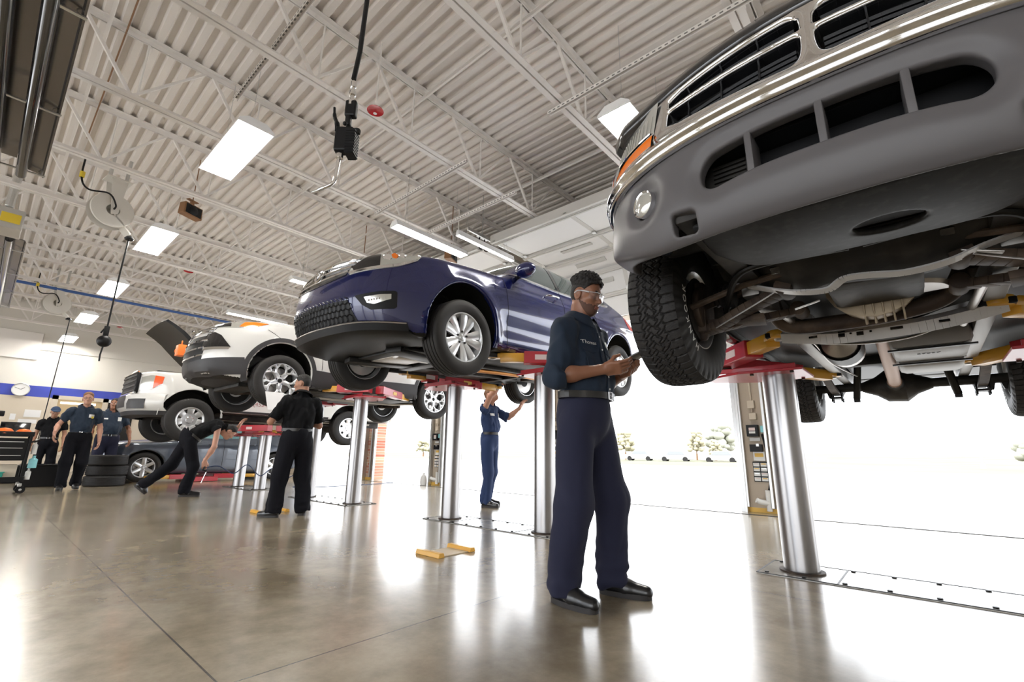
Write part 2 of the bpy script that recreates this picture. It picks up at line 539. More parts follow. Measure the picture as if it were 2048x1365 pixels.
def floor_mat():
    m = mat('polished_concrete', (0.36, 0.30, 0.215), 0.15)
    nt = m.node_tree; b = nt.nodes['Principled BSDF']
    N = nt.nodes.new; L = nt.links.new
    tc = N('ShaderNodeTexCoord')
    n1 = N('ShaderNodeTexNoise'); n1.inputs['Scale'].default_value = 0.9; n1.inputs['Detail'].default_value = 8; n1.inputs['Roughness'].default_value = 0.62; n1.inputs['Distortion'].default_value = 0.6
    n2 = N('ShaderNodeTexNoise'); n2.inputs['Scale'].default_value = 7; n2.inputs['Detail'].default_value = 8; n2.inputs['Roughness'].default_value = 0.7
    L(tc.outputs['Object'], n1.inputs['Vector']); L(tc.outputs['Object'], n2.inputs['Vector'])
    r1 = N('ShaderNodeValToRGB'); e = r1.color_ramp.elements
    e[0].position = 0.36; e[0].color = (0.235, 0.190, 0.125, 1); e[1].position = 0.66; e[1].color = (0.42, 0.36, 0.27, 1)
    L(n1.outputs['Fac'], r1.inputs['Fac'])
    r2 = N('ShaderNodeValToRGB'); e = r2.color_ramp.elements
    e[0].position = 0.35; e[0].color = (0.80, 0.79, 0.77, 1); e[1].position = 0.7; e[1].color = (1.1, 1.1, 1.08, 1)
    L(n2.outputs['Fac'], r2.inputs['Fac'])
    mx = N('ShaderNodeMix'); mx.data_type = 'RGBA'; mx.blend_type = 'MULTIPLY'; mx.inputs[0].default_value = 1
    L(r1.outputs['Color'], mx.inputs[6]); L(r2.outputs['Color'], mx.inputs[7])
    # saw-cut joints at fixed places of the slab
    sp = N('ShaderNodeSeparateXYZ'); L(tc.outputs['Object'], sp.inputs['Vector'])
    last = None
    def cut(axis, at, w):
        nonlocal last
        a = N('ShaderNodeMath'); a.operation = 'SUBTRACT'; a.inputs[1].default_value = at; L(sp.outputs[axis], a.inputs[0])
        c = N('ShaderNodeMath'); c.operation = 'ABSOLUTE'; L(a.outputs[0], c.inputs[0])
        d = N('ShaderNodeMath'); d.operation = 'LESS_THAN'; d.inputs[1].default_value = w; L(c.outputs[0], d.inputs[0])
        if last is None: last = d
        else:
            mm = N('ShaderNodeMath'); mm.operation = 'MAXIMUM'; L(last.outputs[0], mm.inputs[0]); L(d.outputs[0], mm.inputs[1]); last = mm
    for y in (0.67, 3.09, 5.6): cut('Y', y, 0.0035)
    for x in (-1.82, -5.32, -8.82, -12.3, -15.8): cut('X', x, 0.0035)
    mj = N('ShaderNodeMix'); mj.data_type = 'RGBA'; mj.blend_type = 'MIX'
    L(last.outputs[0], mj.inputs[0]); L(mx.outputs[2], mj.inputs[6]); mj.inputs[7].default_value = (0.07, 0.06, 0.05, 1)
    L(mj.outputs[2], b.inputs['Base Color'])
    rr = N('ShaderNodeMapRange'); rr.inputs[3].default_value = 0.15; rr.inputs[4].default_value = 0.30
    L(n2.outputs['Fac'], rr.inputs[0]); L(rr.outputs[0], b.inputs['Roughness'])
    bp = N('ShaderNodeBump'); bp.inputs['Strength'].default_value = 0.10; bp.inputs['Distance'].default_value = 0.004
    n3 = N('ShaderNodeTexNoise'); n3.inputs['Scale'].default_value = 3.2; n3.inputs['Detail'].default_value = 5
    L(tc.outputs['Object'], n3.inputs['Vector']); L(n3.outputs['Fac'], bp.inputs['Height']); L(bp.outputs['Normal'], b.inputs['Normal'])
    b.inputs['IOR'].default_value = 1.55
    b.inputs['Coat Weight'].default_value = 0.4; b.inputs['Coat Roughness'].default_value = 0.13; b.inputs['Coat IOR'].default_value = 1.5
    return m
M['floor'] = floor_mat()
M['apron'] = mat('pale_concrete_apron', (0.66, 0.65, 0.63), 0.7, var=(0.6, (0.60, 0.59, 0.57), 0.4, 0.6))
M['field'] = mat('dry_pale_grass_field', (0.17, 0.155, 0.11), 0.9, var=(0.06, (0.14, 0.145, 0.085), 0.45, 0.6))
M['leaf'] = mat('haze_paled_olive_leaves', (0.36, 0.365, 0.30), 0.8)  # outdoor haze and glare put into the leaf colour
M['leafy'] = mat('haze_paled_autumn_leaves', (0.40, 0.37, 0.26), 0.8)  # autumn tone paled the same way, haze in the colour
M['hill'] = mat('hazy_far_hill', (0.25, 0.26, 0.27), 0.9)
# ================================================================ the building
X_FAR, X_NEAR = -20.5, 5.2        # stripe wall / unseen end wall
Y_BACK, Y_DOOR = -6.5, 7.3        # wall behind the camera / garage-door wall
Z_DECK, Z_CHORD = 5.2, 4.4
BAY = [-0.08, -3.57, -7.06, -10.5, -13.9, -17.4, 3.4]

def struct(o): o['kind'] = 'structure'; return o

mb = MB(); mb.box(((X_FAR+X_NEAR)/2, (Y_BACK+Y_DOOR)/2, -0.1), (X_NEAR-X_FAR, Y_DOOR-Y_BACK, 0.2))
struct(mb.build('floor', M['floor'], smooth=0))
mb = MB(); mb.box((-12, Y_DOOR+14.5, -0.105), (150, 29, 0.2)); struct(mb.build('ground_apron', M['apron'], smooth=0))
# dry field beyond the yard with a few low rises
gx = np.linspace(-260, 160, 60); gy = np.linspace(Y_DOOR+29, 330, 30)
P = np.zeros((30, 60, 3))
for i, yy in enumerate(gy):
    for j, xx in enumerate(gx):
        P[i, j] = (xx, yy, -0.06+0.35*math.sin(xx*.05+yy*.03)*min(1, (yy-36)/40)+max(0, yy-120)*0.012)
mb = MB(); mb.grid(P); struct(mb.build('field', M['field']))

# ---- corrugated roof deck
mb = MB()
prof = []; p = 0.1524; y = Y_BACK
while y < Y_DOOR+0.1:
    prof += [(y, Z_DECK), (y+0.062, Z_DECK), (y+0.082, Z_DECK+0.045), (y+0.132, Z_DECK+0.045)]
    y += p
xs = [X_FAR-0.1, -14, -8, -2, X_NEAR]
mb.grid([[(x, a, b) for a, b in prof] for x in xs])
mb.grid([[(x, yy, Z_DECK+0.2) for yy in (Y_BACK, Y_DOOR+.2)] for x in (X_FAR-.1, X_NEAR)])
struct(mb.build('ceiling', M['deck'], smooth=0))

# ---- walls
mb = MB(); mb.box((X_FAR-0.1, (Y_BACK+Y_DOOR)/2, 2.62), (0.2, Y_DOOR-Y_BACK+0.4, 5.25)); wall_far = struct(mb.build('wall_far', M['wall'], smooth=0))
mb = MB()
mb.box((X_FAR+0.004, (Y_BACK+Y_DOOR)/2, 2.42), (0.008, Y_DOOR-Y_BACK, 0.335)); stripe = struct(mb.build('trim_1', M['blue'], wall_far, smooth=0))
mb = MB(); mb.box((X_FAR+0.003, (Y_BACK+Y_DOOR)/2, 1.125), (0.006, Y_DOOR-Y_BACK, 2.25)); struct(mb.build('wall_far_lower', M['beige'], wall_far, smooth=0))
mb = MB(); mb.box((X_FAR+0.02, (Y_BACK+Y_DOOR)/2, 3.72), (0.04, Y_DOOR-Y_BACK, 0.02)); struct(mb.build('trim_2', M['wall'], wall_far, smooth=0))
mb = MB()
mb.box(((X_FAR+X_NEAR)/2, Y_BACK-0.1, 4.2), (X_NEAR-X_FAR, 0.2, 2.1))
x = X_FAR
for b in sorted(BAY):
    mb.box(((x+b-1.55)/2, Y_BACK-0.1, 1.6), (b-1.55-x, 0.2, 3.2)); x = b+1.55  # unseen door openings, added to let fill light in from behind
mb.box(((x+X_NEAR)/2, Y_BACK-0.1, 1.6), (X_NEAR-x, 0.2, 3.2))
struct(mb.build('wall_back', M['wall'], smooth=0))
mb = MB(); mb.box((-8, Y_BACK-15.2, -0.105), (60, 30, 0.2)); struct(mb.build('ground_back', M['apron'], smooth=0))
mb = MB(); mb.box((X_NEAR+0.1, (Y_BACK+Y_DOOR)/2, 2.62), (0.2, Y_DOOR-Y_BACK+0.4, 5.25)); struct(mb.build('wall_near_unseen', M['wall'], smooth=0))  # unseen end wall, added to block white sky reflections on the cars
# garage-door wall: header and pillars
mb = MB(); mb.box(((X_FAR+X_NEAR)/2, Y_DOOR+0.15, 4.2), (X_NEAR-X_FAR, 0.3, 2.05)); struct(mb.build('wall_doors_header', M['tan'], smooth=0))
PIL = [(-1.82, 0.26), (-5.3, 0.26), (-8.76, 0.24), (-11.62, 0.24), (-15.6, 0.26), (1.7, 0.26)]
for k, (x, h) in enumerate(PIL):
    m = MB(); m.box((x, Y_DOOR+0.15, 1.6), (2*h, 0.3, 3.2))
    o = struct(m.build('wall_doors_pillar', M['brick'] if k == 3 else M['tan'], smooth=0, bevel=0.006))
    t = MB(); t.box((x-h+0.02, Y_DOOR-0.02, 1.6), (0.05, 0.06, 3.2)); t.box((x+h-0.02, Y_DOOR-0.02, 1.6), (0.05, 0.06, 3.2))
    t.box((x-h+0.075, Y_DOOR-0.05, 1.6), (0.03, 0.10, 3.2))
    struct(t.build('trim_3', M['galv'], o, smooth=0))
    t = MB(); t.box((x, Y_DOOR-0.006, 0.03), (2*h-0.08, 0.02, 0.06)); struct(t.build('trim_4', M['ysticker'], o, smooth=0))
    if k in (0, 1, 2):
        t = MB(); t.box((x+0.02, Y_DOOR-0.004, 2.42), (2*h-0.1, 0.012, 0.33)); struct(t.build('trim_5', M['blue'], o, smooth=0))
mb = MB(); mb.box((-17.9, Y_DOOR+0.15, 1.6), (4.2, 0.3, 3.2)); struct(mb.build('wall_doors_end', M['tan'], smooth=0))
# bay-door threshold drain
mb = MB(); mb.box((-7.6, 6.93, 0.002), (25.5, 0.035, 0.006)); struct(mb.build('trim_6', M['dark'], smooth=0))

# ---- roof joists
JX = [-2.42-1.74*k for k in range(-3, 11)]
def make_joist():
    t = thing('roof_joist', 'x', 'roof joist')
    y0, y1 = Y_BACK, Y_DOOR
    m = MB()
    for s in (-1, 1):
        m.box((s*0.038, (y0+y1)/2, Z_DECK-0.004), (0.058, y1-y0, 0.008)); m.box((s*0.012, (y0+y1)/2, Z_DECK-0.034), (0.007, y1-y0, 0.06))
    m.build('top_chord', M['white_steel'], t, smooth=0)
    m = MB(); e1 = y1-1.55
    for s in (-1, 1):
        m.box((s*0.038, (y0+e1)/2, Z_CHORD+0.004), (0.058, e1-y0, 0.008)); m.box((s*0.012, (y0+e1)/2, Z_CHORD+0.034), (0.007, e1-y0, 0.06))
    m.build('bottom_chord', M['white_steel'], t, smooth=0)
    y = 0.42-1.17*6
    while y < y1:
        a = (0, y, Z_CHORD+0.03)
        m = MB()
        if y > y0 and y < e1:
            m.tube([(0, y+0.05, Z_CHORD+0.02), (0, y+0.05, Z_DECK-0.02)], 0.011, 6)
            if y-0.5 > y0: m.bar(a, (0, y-0.5, Z_DECK-0.03), 0.032, 0.032)
            if y+0.62 < y1: m.bar(a, (0, y+0.62, Z_DECK-0.03), 0.026, 0.026)
            m.build('web', M['white_steel'], t, smooth=0)
        y += 1.17
    return t
JL = ['first', 'second', 'third', 'fourth', 'fifth', 'sixth', 'seventh', 'eighth', 'ninth', 'tenth', 'eleventh', 'twelfth', 'thirteenth', 'fourteenth']
jp = make_joist()
for k, x in enumerate(JX):
    j = jp if k == 0 else copy_tree(jp)
    j.location.x = x
    tag(j, 'white open-web steel roof joist, %s counting from the wall with the blue stripe' % JL[len(JX)-1-k], 'roof joist', 'steel roof joists')
# bridging angles and perforated channels across the joists
BR = [(-3.2, 'z'), (0.12, 'z'), (2.95, 'z'), (5.3, 'z')]
for k, (y, _) in enumerate(BR):
    m = MB()
    m.box(((X_FAR+X_NEAR)/2, y, Z_DECK-0.07), (X_NEAR-X_FAR, 0.035, 0.006)); m.box(((X_FAR+X_NEAR)/2, y+0.016, Z_DECK-0.086), (X_NEAR-X_FAR, 0.005, 0.035))
    o = m.build('bridging_angle', M['white_steel'], smooth=0)
    tag(o, 'thin white bridging angle tying the joists under the deck, %s from the garage doors' % JL[len(BR)-1-k], 'bracing', 'joist bridging')
for k, (x0, x1, y, z) in enumerate([(-2.6, 1.5, 3.5, 4.37), (-6.0, -3.9, 3.5, 4.37), (-6.0, -3.9, 4.45, 4.37), (-5.2, -3.2, 1.2, 4.5), (-9.6, -7.5, 4.4, 4.37)]):
    m = MB(); m.box(((x0+x1)/2, y, z+0.03), (x1-x0, 0.042, 0.003))
    m.box(((x0+x1)/2, y-0.02, z+0.01), (x1-x0, 0.003, 0.042)); m.box(((x0+x1)/2, y+0.02, z+0.01), (x1-x0, 0.003, 0.042))
    m.mi = 1
    xx = x0+0.03
    while xx < x1-0.03:
        m.box((xx, y, z+0.0275), (0.03, 0.016, 0.003)); m.box((xx, y-0.0222, z+0.008), (0.03, 0.002, 0.014)); xx += 0.06
    o = m.build('perforated_channel', [M['white_steel'], mat('slot_shadow_grey', (0.22, 0.21, 0.2), 0.6)], smooth=0)
    tag(o, ['white slotted channel above the grey pickup nose', 'white slotted channel crossing joists over the raised blue sedan, nearer the camera', 'white slotted channel crossing joists over the raised blue sedan, nearer the garage doors',
            'white slotted channel above the hanging dispensing gun', 'white slotted channel over the raised white crossover'][k], 'channel', 'slotted mounting channels')

# ---- overhead sectional doors (open)
def sectional_door(xc, label, w=3.1):
    t = thing('sectional_door', label, 'garage door', (xc, 0, 0), group='open sectional garage doors')
    path = [(5.25, 4.30), (6.05, 4.30), (6.62, 4.27), (7.0, 4.06), (7.16, 3.62), (7.2, 3.15)]
    for k in range(len(path)-1):
        (a, za), (b, zb) = path[k], path[k+1]
        d = Vector((0, b-a, zb-za)); L = d.length; ang = math.atan2(zb-za, b-a)
        R = Euler((ang, 0, 0)).to_matrix()
        c = Vector((0, (a+b)/2, (za+zb)/2))
        m = MB(); m.box(c, (w, L-0.012, 0.045), R); pan = m.build('door_section', M['doorpanel'], t, smooth=0, bevel=0.004)
        dn = R @ Vector((0, 0, -1)); al = R @ Vector((0, 1, 0))
        m = MB()
        m.box(c-al*(L/2-0.055)+dn*0.045, (w, 0.075, 0.045), R)
        m.box(c-al*(L/2-0.055)+dn*0.07, (w, 0.02, 0.02), R)
        m.build('strut', M['strut'], pan, smooth=0)
        m = MB()
        for xx in (-w/2+0.06, 0.0, w/2-0.06): m.box(Vector((xx, 0, 0))+c+dn*0.026, (0.07, L-0.02, 0.008), R)
        m.build('stile', M['strut'], pan, smooth=0)
        m = MB()
        for xx in (-w/2+0.09, 0.0, w/2-0.09): m.box(Vector((xx, 0, 0))+c-al*(L/2)+dn*0.05, (0.06, 0.11, 0.016), R)
        m.build('hinge', M['galv'], pan, smooth=0)
        if 0 < k < 4:
            m = MB(); m.box(c+dn*0.03+Vector((-0.55, 0, 0)), (0.62, 0.09, 0.012), R); m.box(c+dn*0.03+Vector((0.85, 0, 0)), (0.62, 0.09, 0.012), R)
            m.build('window_pane', mat('frosted_pane', (0.55, 0.54, 0.5), 0.35), pan, smooth=0, bevel=0.004)
    for s in (-1, 1):
        m = MB(); pts = [(s*(w/2+0.04), a, b+0.02) for a, b in [(4.7, 4.31)]+path+[(7.24, 2.6), (7.24, 0.05)]]
        pts = spline(pts, 5)
        for a, b in zip(pts, pts[1:]): m.bar(a, b, 0.03, 0.055)
        m.build('track', M['galv'], t, smooth=0)
    m = MB(); m.box((0, 5.22, 4.30), (w, 0.05, 0.15)); m.build('end_strut', M['strut'], t, smooth=0)
    return t
sectional_door(-3.57, 'open white garage door rolled up over the blue sedan')
sectional_door(-0.08, 'open white garage door rolled up over the grey-bumpered pickup')
sectional_door(-7.0, 'open white garage door rolled up over the white crossover')
sectional_door(-10.2, 'open white garage door rolled up over the white work pickup', 2.5)

# ---- fluorescent fixtures
def lamp_housing(L, tubes, w, label, group, axis, loc):
    t = thing('ceiling_light', label, 'ceiling light', loc, 0 if axis == 'x' else PI/2, group)
    m = MB()
    h = 0.09
    pr = [(-w/2, -0.0), (-w/2+0.008, 0.0), (-w/4, h-0.01), (w/4, h-0.01), (w/2-0.008, 0), (w/2, 0), (w/4+0.005, h), (-w/4-0.005, h)]
    m.prism(pr, -L/2, L/2, 'x')
    for s in (-1, 1):
        m.prism([(-w/2, -0.002), (w/2, -0.002), (w/2-0.01, 0.03), (w/4, h), (-w/4, h), (-w/2+0.01, 0.03)], s*L/2-0.006, s*L/2+0.006, 'x')
    m.build('housing', M['reflect'], t, smooth=0)
    for k in range(tubes):
        yy = (k-(tubes-1)/2)*(w*0.86/tubes)
        zz = 0.024+(0.03 if tubes > 2 and abs(k-(tubes-1)/2) < 1 else 0.0)
        m = MB(); m.cyl((-L/2+0.03, yy, zz), (L/2-0.03, yy, zz), 0.019, n=8)
        m.build('tube', M['tube'], t)
    for s in (-0.35, 0.35):
        m = MB()
        m.tube([(s*L, -0.05, h), (s*L, 0, Z_CHORD-loc[2]), (s*L, 0.05, h)], 0.003, 5)
        m.tube([(s*L, 0, Z_CHORD-loc[2]), (s*L, 0, Z_DECK-loc[2]-0.01)], 0.003, 5); m.build('hanger', M['galv'], t)
    return t
NB = ['nearest the camera', 'second from the camera, behind the hose reel', 'third from the camera, above the drop hose', 'fourth from the camera, left of the drop hose', 'farthest, seen against the cream wall']
for k in range(5):
    lamp_housing(1.28, 4, 0.36, 'lit four-tube high-bay light hanging crosswise, %s' % NB[k], 'high-bay lights in a row', 'x', (-5.40-3.53*k, 1.33, 4.0))
for k, (x, lab) in enumerate([(-1.82, 'lit strip light partly behind the grey pickup nose'), (-5.47, 'long lit strip light over the raised blue sedan hood'), (-8.93, 'lit strip light just left of the blue sedan grille'), (-12.45, 'lit strip light above the white crossover hood')]):
    lamp_housing(1.42 if k else 1.3, 2 if k else 4, 0.20 if k else 0.36, lab, 'strip lights between the bays', 'y', (x, 4.22 if k else 4.15, 4.0))
for k, (x, y) in enumerate([(-5.0, 5.0)]):
    lamp_housing(1.3, 1, 0.08, 'narrow lit strip light beside the open garage door edge', 'strip lights between the bays', 'y', (x, y, 4.02))
# ================================================================ vehicle kit
def curve(xs, ys):
    pts = spline([(a, b, 0) for a, b in zip(xs, ys)], 10)
    X = np.array([p[0] for p in pts]); Y = np.array([p[1] for p in pts])
    X = np.maximum.accumulate(X+np.arange(len(X))*1e-9)
    return lambda q: np.interp(q, X, Y)

CORNER_L = (Vector((0.7071, 0.7071, 0)), Vector((0, 0, 1)), Vector((-0.7071, 0.7071, 0)))   # looking at the left front corner
_patch0 = patch
def patch(mb, bvh, top, bot, proj, n=16, m=6, off=0.003, thick=0.012, smooth=False, far=6.0):
    if isinstance(proj, str):
        return _patch0(mb, bvh, top, bot, proj, n, m, off, thick, smooth, far)
    r, u, d = proj
    T = resample(top, n, smooth); Bt = resample(bot, n, smooth)
    O = np.zeros((m, n, 3)); I = np.zeros((m, n, 3)); lastd = far
    for i in range(m):
        for j in range(n):
            a, b = T[j]+(Bt[j]-T[j])*i/(m-1)
            o = r*a+u*b-d*far
            h, nn, _, _ = bvh.ray_cast(o, d)
            if h is None: h = o+d*lastd; nn = -d
            else: lastd = (h-o).length
            if nn.dot(d) > 0: nn = -nn
            O[i, j] = h+nn*off; I[i, j] = h+nn*(off-thick)
    N = m*n; fs = []
    for i in range(m-1):
        for j in range(n-1):
            q = (i*n+j, i*n+j+1, (i+1)*n+j+1, (i+1)*n+j)
            fs.append(q); fs.append(tuple(N+k for k in q[::-1]))
    rim = [j for j in range(n)]+[i*n+n-1 for i in range(1, m)]+[(m-1)*n+j for j in range(n-2, -1, -1)]+[i*n for i in range(m-2, 0, -1)]
    for a, b in zip(rim, rim[1:]+rim[:1]): fs.append((a, N+a, N+b, b))
    mb.add(list(O.reshape(-1, 3))+list(I.reshape(-1, 3)), fs)
    return O

def mirrored(mb):
    k = MB(); k.v = [(-a, b, c) for a, b, c in mb.v]; k.f = [f[::-1] for f in mb.f]; k.m = list(mb.m)
    return k

def both(mb):
    k = mirrored(mb); n = len(mb.v)
    mb.v += k.v; mb.f += [tuple(i+n for i in f) for f in k.f]; mb.m += k.m
    return mb

def tyre_mesh(R, w, rimR, tread='road', letters=None):
    """lathe about x with outer face +x; tread carved as geometry"""
    hw = w/2
    half = [(rimR-0.004, hw*0.80), (rimR+0.012, hw*0.90), (rimR+(R-rimR)*0.35, hw*1.0), (rimR+(R-rimR)*0.62, hw*1.0), (R-0.022, hw*0.93), (R-0.008, hw*0.86)]
    if tread == 'road':
        tp = []
        for g in (0.55, 0.2, -0.2, -0.55):
            tp += [(R-0.001, hw*(g+0.05)), (R-0.009, hw*(g+0.045)), (R-0.009, hw*(g-0.045)), (R-0.001, hw*(g-0.05))]
        prof = [(r, h) for r, h in half]+[(R-0.001, hw*0.74)]+tp+[(R-0.001, -hw*0.74)]+[(r, -h) for r, h in half[::-1]]
        prof = prof+[(rimR-0.012, -hw*0.6), (rimR-0.012, hw*0.6)]
        m = MB(); m.lathe(prof, axis='x', n=56, closed=True)
        return m
    m = MB()
    na, nw = 660, 54
    th = np.arange(na)/na*2*PI; u = np.linspace(-1, 1, nw)
    TH, U = np.meshgrid(th, u, indexing='ij')
    s = TH*R                                # arc length
    pitch = 2*PI*R/27
    ph = (s/pitch) % 1.0
    def groove(d, wd): return np.clip(1-np.abs(d)/wd, 0, 1)
    tri = lambda q: np.abs((q % 1.0)*2-1)*2-1
    g = np.zeros_like(U)
    x = U*hw
    for c, amp, o in ((-0.058, 0.008, 0.0), (-0.021, 0.012, 0.35), (0.021, 0.012, 0.85), (0.058, 0.008, 0.5)):
        g = np.maximum(g, groove(x-(c+amp*tri(ph*2+o)), 0.0042)*1.4)
    for lo_, hi_, o, sl in ((-0.2, -0.05, 0.0, 0.1), (-0.055, -0.015, 0.4, 0.7), (-0.02, 0.02, 0.0, -0.9), (0.015, 0.055, 0.25, 0.7), (0.05, 0.2, 0.55, -0.1)):
        q = ((ph*2+o+sl*x/0.04) % 1.0)-0.5
        g = np.maximum(g, groove(q*pitch/2, 0.0034)*1.4*((x > lo_) & (x < hi_)))
    sip = groove((((ph*8+x/0.012*0.5) % 1.0)-0.5)*pitch/8, 0.0013)*0.35
    g = np.clip(np.maximum(g, sip), 0, 1)
    rad = R-0.004*U**4*4-0.0105*g
    V = np.stack([x*0.9, rad*np.cos(TH), rad*np.sin(TH)], -1)
    vs = V.reshape(-1, 3)
    fs = []
    for i in range(na):
        j = (i+1) % na
        for k in range(nw-1): fs.append((i*nw+k, j*nw+k, j*nw+k+1, i*nw+k+1))
    m.add(vs, fs)
    # shoulders with lugs + sidewalls
    for sg in (-1, 1):
        k = MB(); n2 = 272
        pf = [(R-0.016, hw*0.9), (R-0.03, hw*0.965), (R-0.05, hw*0.99), (rimR+(R-rimR)*0.5, hw*1.0), (rimR+0.03, hw*0.97), (rimR+0.012, hw*0.9), (rimR-0.004, hw*0.8)]
        vs = []; fs = []
        for i in range(n2):
            a = 2*PI*i/n2; lug = 1.0 if (i % 8) in (0, 1, 2, 3, 4) else 0.0
            for q, (r, h) in enumerate(pf):
                if q == 1: h = h-0.008*(1-lug)
                if q == 2: h = h-0.004*(1-lug)
                if q == 0: r = r+0.0
                vs.append((sg*h, r*math.cos(a), r*math.sin(a)))
        M_ = len(pf)
        for i in range(n2):
            j = (i+1) % n2
            for q in range(M_-1): fs.append((i*M_+q, j*M_+q, j*M_+q+1, i*M_+q+1))
        m.add(vs, fs)
    return m

def rim_mesh(style, R, w):
    m = MB(); hw = w/2*0.82; t = 0.007
    out = hw
    prof = [(R, out), (R+0.004, out-0.004), (R+0.001, out-0.014), (R-0.018, out-0.03), (R-0.024, 0), (R-0.018, -out+0.03), (R, -out+0.012), (R+0.004, -out),
            (R-0.006, -out), (R-0.03, -out+0.04), (R-0.036, 0), (R-0.03, out-0.034), (R-0.012, out-0.010), (R-0.012, out)]
    m.lathe(prof, axis='x', n=56, closed=True)
    def spoke(a, r0, r1, w0, w1, x0, x1, th=0.028, a2=None):
        a2 = a if a2 is None else a2
        ca, sa = math.cos(a), math.sin(a); cb, sb = math.cos(a2), math.sin(a2)
        pts = []
        for r, ww, xx, c, s in ((r0, w0, x0, ca, sa), ((r0+r1)/2, (w0+w1)/2, (x0+x1)/2+0.006, (ca+cb)/2, (sa+sb)/2), (r1, w1, x1, cb, sb)):
            L = math.hypot(c, s); c, s = c/L, s/L
            for e, dx in ((-0.5, -th), (-0.5, -0.006), (-0.28, 0.0), (0.28, 0.0), (0.5, -0.006), (0.5, -th)):
                pts.append((xx+dx, r*c-e*ww*s, r*s+e*ww*c))
        fs = []
        for q in range(2):
            for k in range(6):
                fs.append((q*6+k, q*6+(k+1) % 6, q*6+6+(k+1) % 6, q*6+6+k))
        fs += [tuple(range(6))[::-1], tuple(range(12, 18))]
        m.add(pts, fs)
    hx = out-0.035
    def hub(r, x):
        m.lathe([(0.0, x), (r*0.5, x), (r, x-0.006), (r, x-0.04), (0, x-0.04)], axis='x', n=28)
    if style == 'ten':
        hub(0.075, hx)
        for k in range(10):
            a = 2*PI*k/10+PI/10+(0.10 if k % 2 else -0.10)*0.6
            spoke(a, 0.05, R-0.012, 0.050, 0.088, hx, out-0.012, 0.032)
    elif style == 'loop':
        hub(0.07, hx)
        for k in range(5):
            a = 2*PI*k/5+PI/2+PI/5
            spoke(a, 0.04, R*0.56, 0.07, 0.055, hx, out-0.026)
            for s in (-1, 1):
                spoke(a+s*0.04, R*0.5, R*0.78, 0.034, 0.03, out-0.027, out-0.018, a2=a+s*0.26)
                spoke(a+s*0.26, R*0.72, R-0.01, 0.032, 0.045, out-0.019, out-0.01, a2=a+s*0.17)
                spoke(a+s*0.26, R*0.72, R-0.01, 0.030, 0.045, out-0.019, out-0.01, a2=a+s*0.50)
                spoke(a+s*0.10, R*0.80, R*0.80, 0.01, 0.01, out-0.02, out-0.02)
    elif style == 'seven':
        m.lathe([(0.0, hx+0.012), (R*0.22, hx+0.012), (R*0.28, hx-0.008), (R*0.5, hx-0.004), (R*0.58, hx), (R*0.58, hx-0.03), (0, hx-0.03)], axis='x', n=40)
        m.lathe([(R*0.86, out-0.018), (R-0.01, out-0.008), (R-0.01, out-0.03), (R*0.86, out-0.04)], axis='x', n=40, closed=True)
        for k in range(7):
            spoke(2*PI*k/7+PI/2, R*0.5, R*0.9, 0.095, 0.118, hx, out-0.018)
    elif style == 'six':
        hub(0.08, hx)
        for k in range(6):
            spoke(2*PI*k/6+PI/2, 0.04, R-0.012, 0.085, 0.07, hx, out-0.012)
    elif style == 'eight':
        hub(0.085, hx)
        for k in range(8): spoke(2*PI*k/8, 0.05, R-0.012, 0.05, 0.08, hx, out-0.02)
    return m

def make_wheel(parent, R, w, rimR, style, tread='road', nuts=5, letters=None, rim_mat=None, back=None):
    """part 'wheel' (rim) > tyre, brake_disc, lug_nut, centre_cap; outer face +x, origin at the axle end"""
    o = rim_mesh(style, rimR, w).build('wheel', rim_mat or M['silver'], parent, smooth=40)
    tyre_mesh(R, w, rimR, tread).build('tyre', M['rubber'], o, smooth=50, fixn=True)
    m = MB(); hw = w/2*0.82
    m.lathe([(0, hw-0.085), (rimR*0.42, hw-0.085), (rimR*0.44, hw-0.115), (rimR*0.78, hw-0.115), (rimR*0.78, hw-0.135), (0, hw-0.135)], axis='x', n=36)
    m.build('brake_disc', M['bare'], o)
    m = MB(); m.lathe([(rimR-0.03, -hw+0.05), (0.08, -hw+0.06), (0.08, -hw+0.04), (0.0, -hw+0.04)], axis='x', n=36)
    m.box((hw-0.12, rimR*0.55, 0.03), (0.07, 0.08, 0.17)); m.build('brake_backing', M['dark'], o)
    m = MB(); m.lathe([(0, hw-0.024), (0.022, hw-0.026), (0.03, hw-0.034), (0.03, hw-0.05)], axis='x', n=20); m.build('centre_cap', M['silver'] if style in ('ten', 'six') else M['dark'], o)
    for k in range(nuts):
        a = 2*PI*k/nuts+PI/2
        m = MB(); r = 0.054
        m.cyl((hw-0.045, r*math.cos(a), r*math.sin(a)), (hw-0.026, r*math.cos(a), r*math.sin(a)), 0.010, n=6); m.build('lug_nut', M['dark'] if style == 'ten' else M['chrome'], o, smooth=0)
    return o

def place_wheels(car, proto, half, wb, zc, yf=0.0, flip_in=0.0, dz=0.0, front_steer=0.0):
    """proto moved to the left front; the other three are copies"""
    spots = [(half, yf, 0+front_steer), (-half, yf, PI+front_steer), (half, yf+wb, 0), (-half, yf+wb, PI)]
    for i, (x, y, r) in enumerate(spots):
        o = proto if i == 0 else copy_tree(proto, car)
        o.location = (x, y, zc+dz); o.rotation_euler = (0, 0, r)

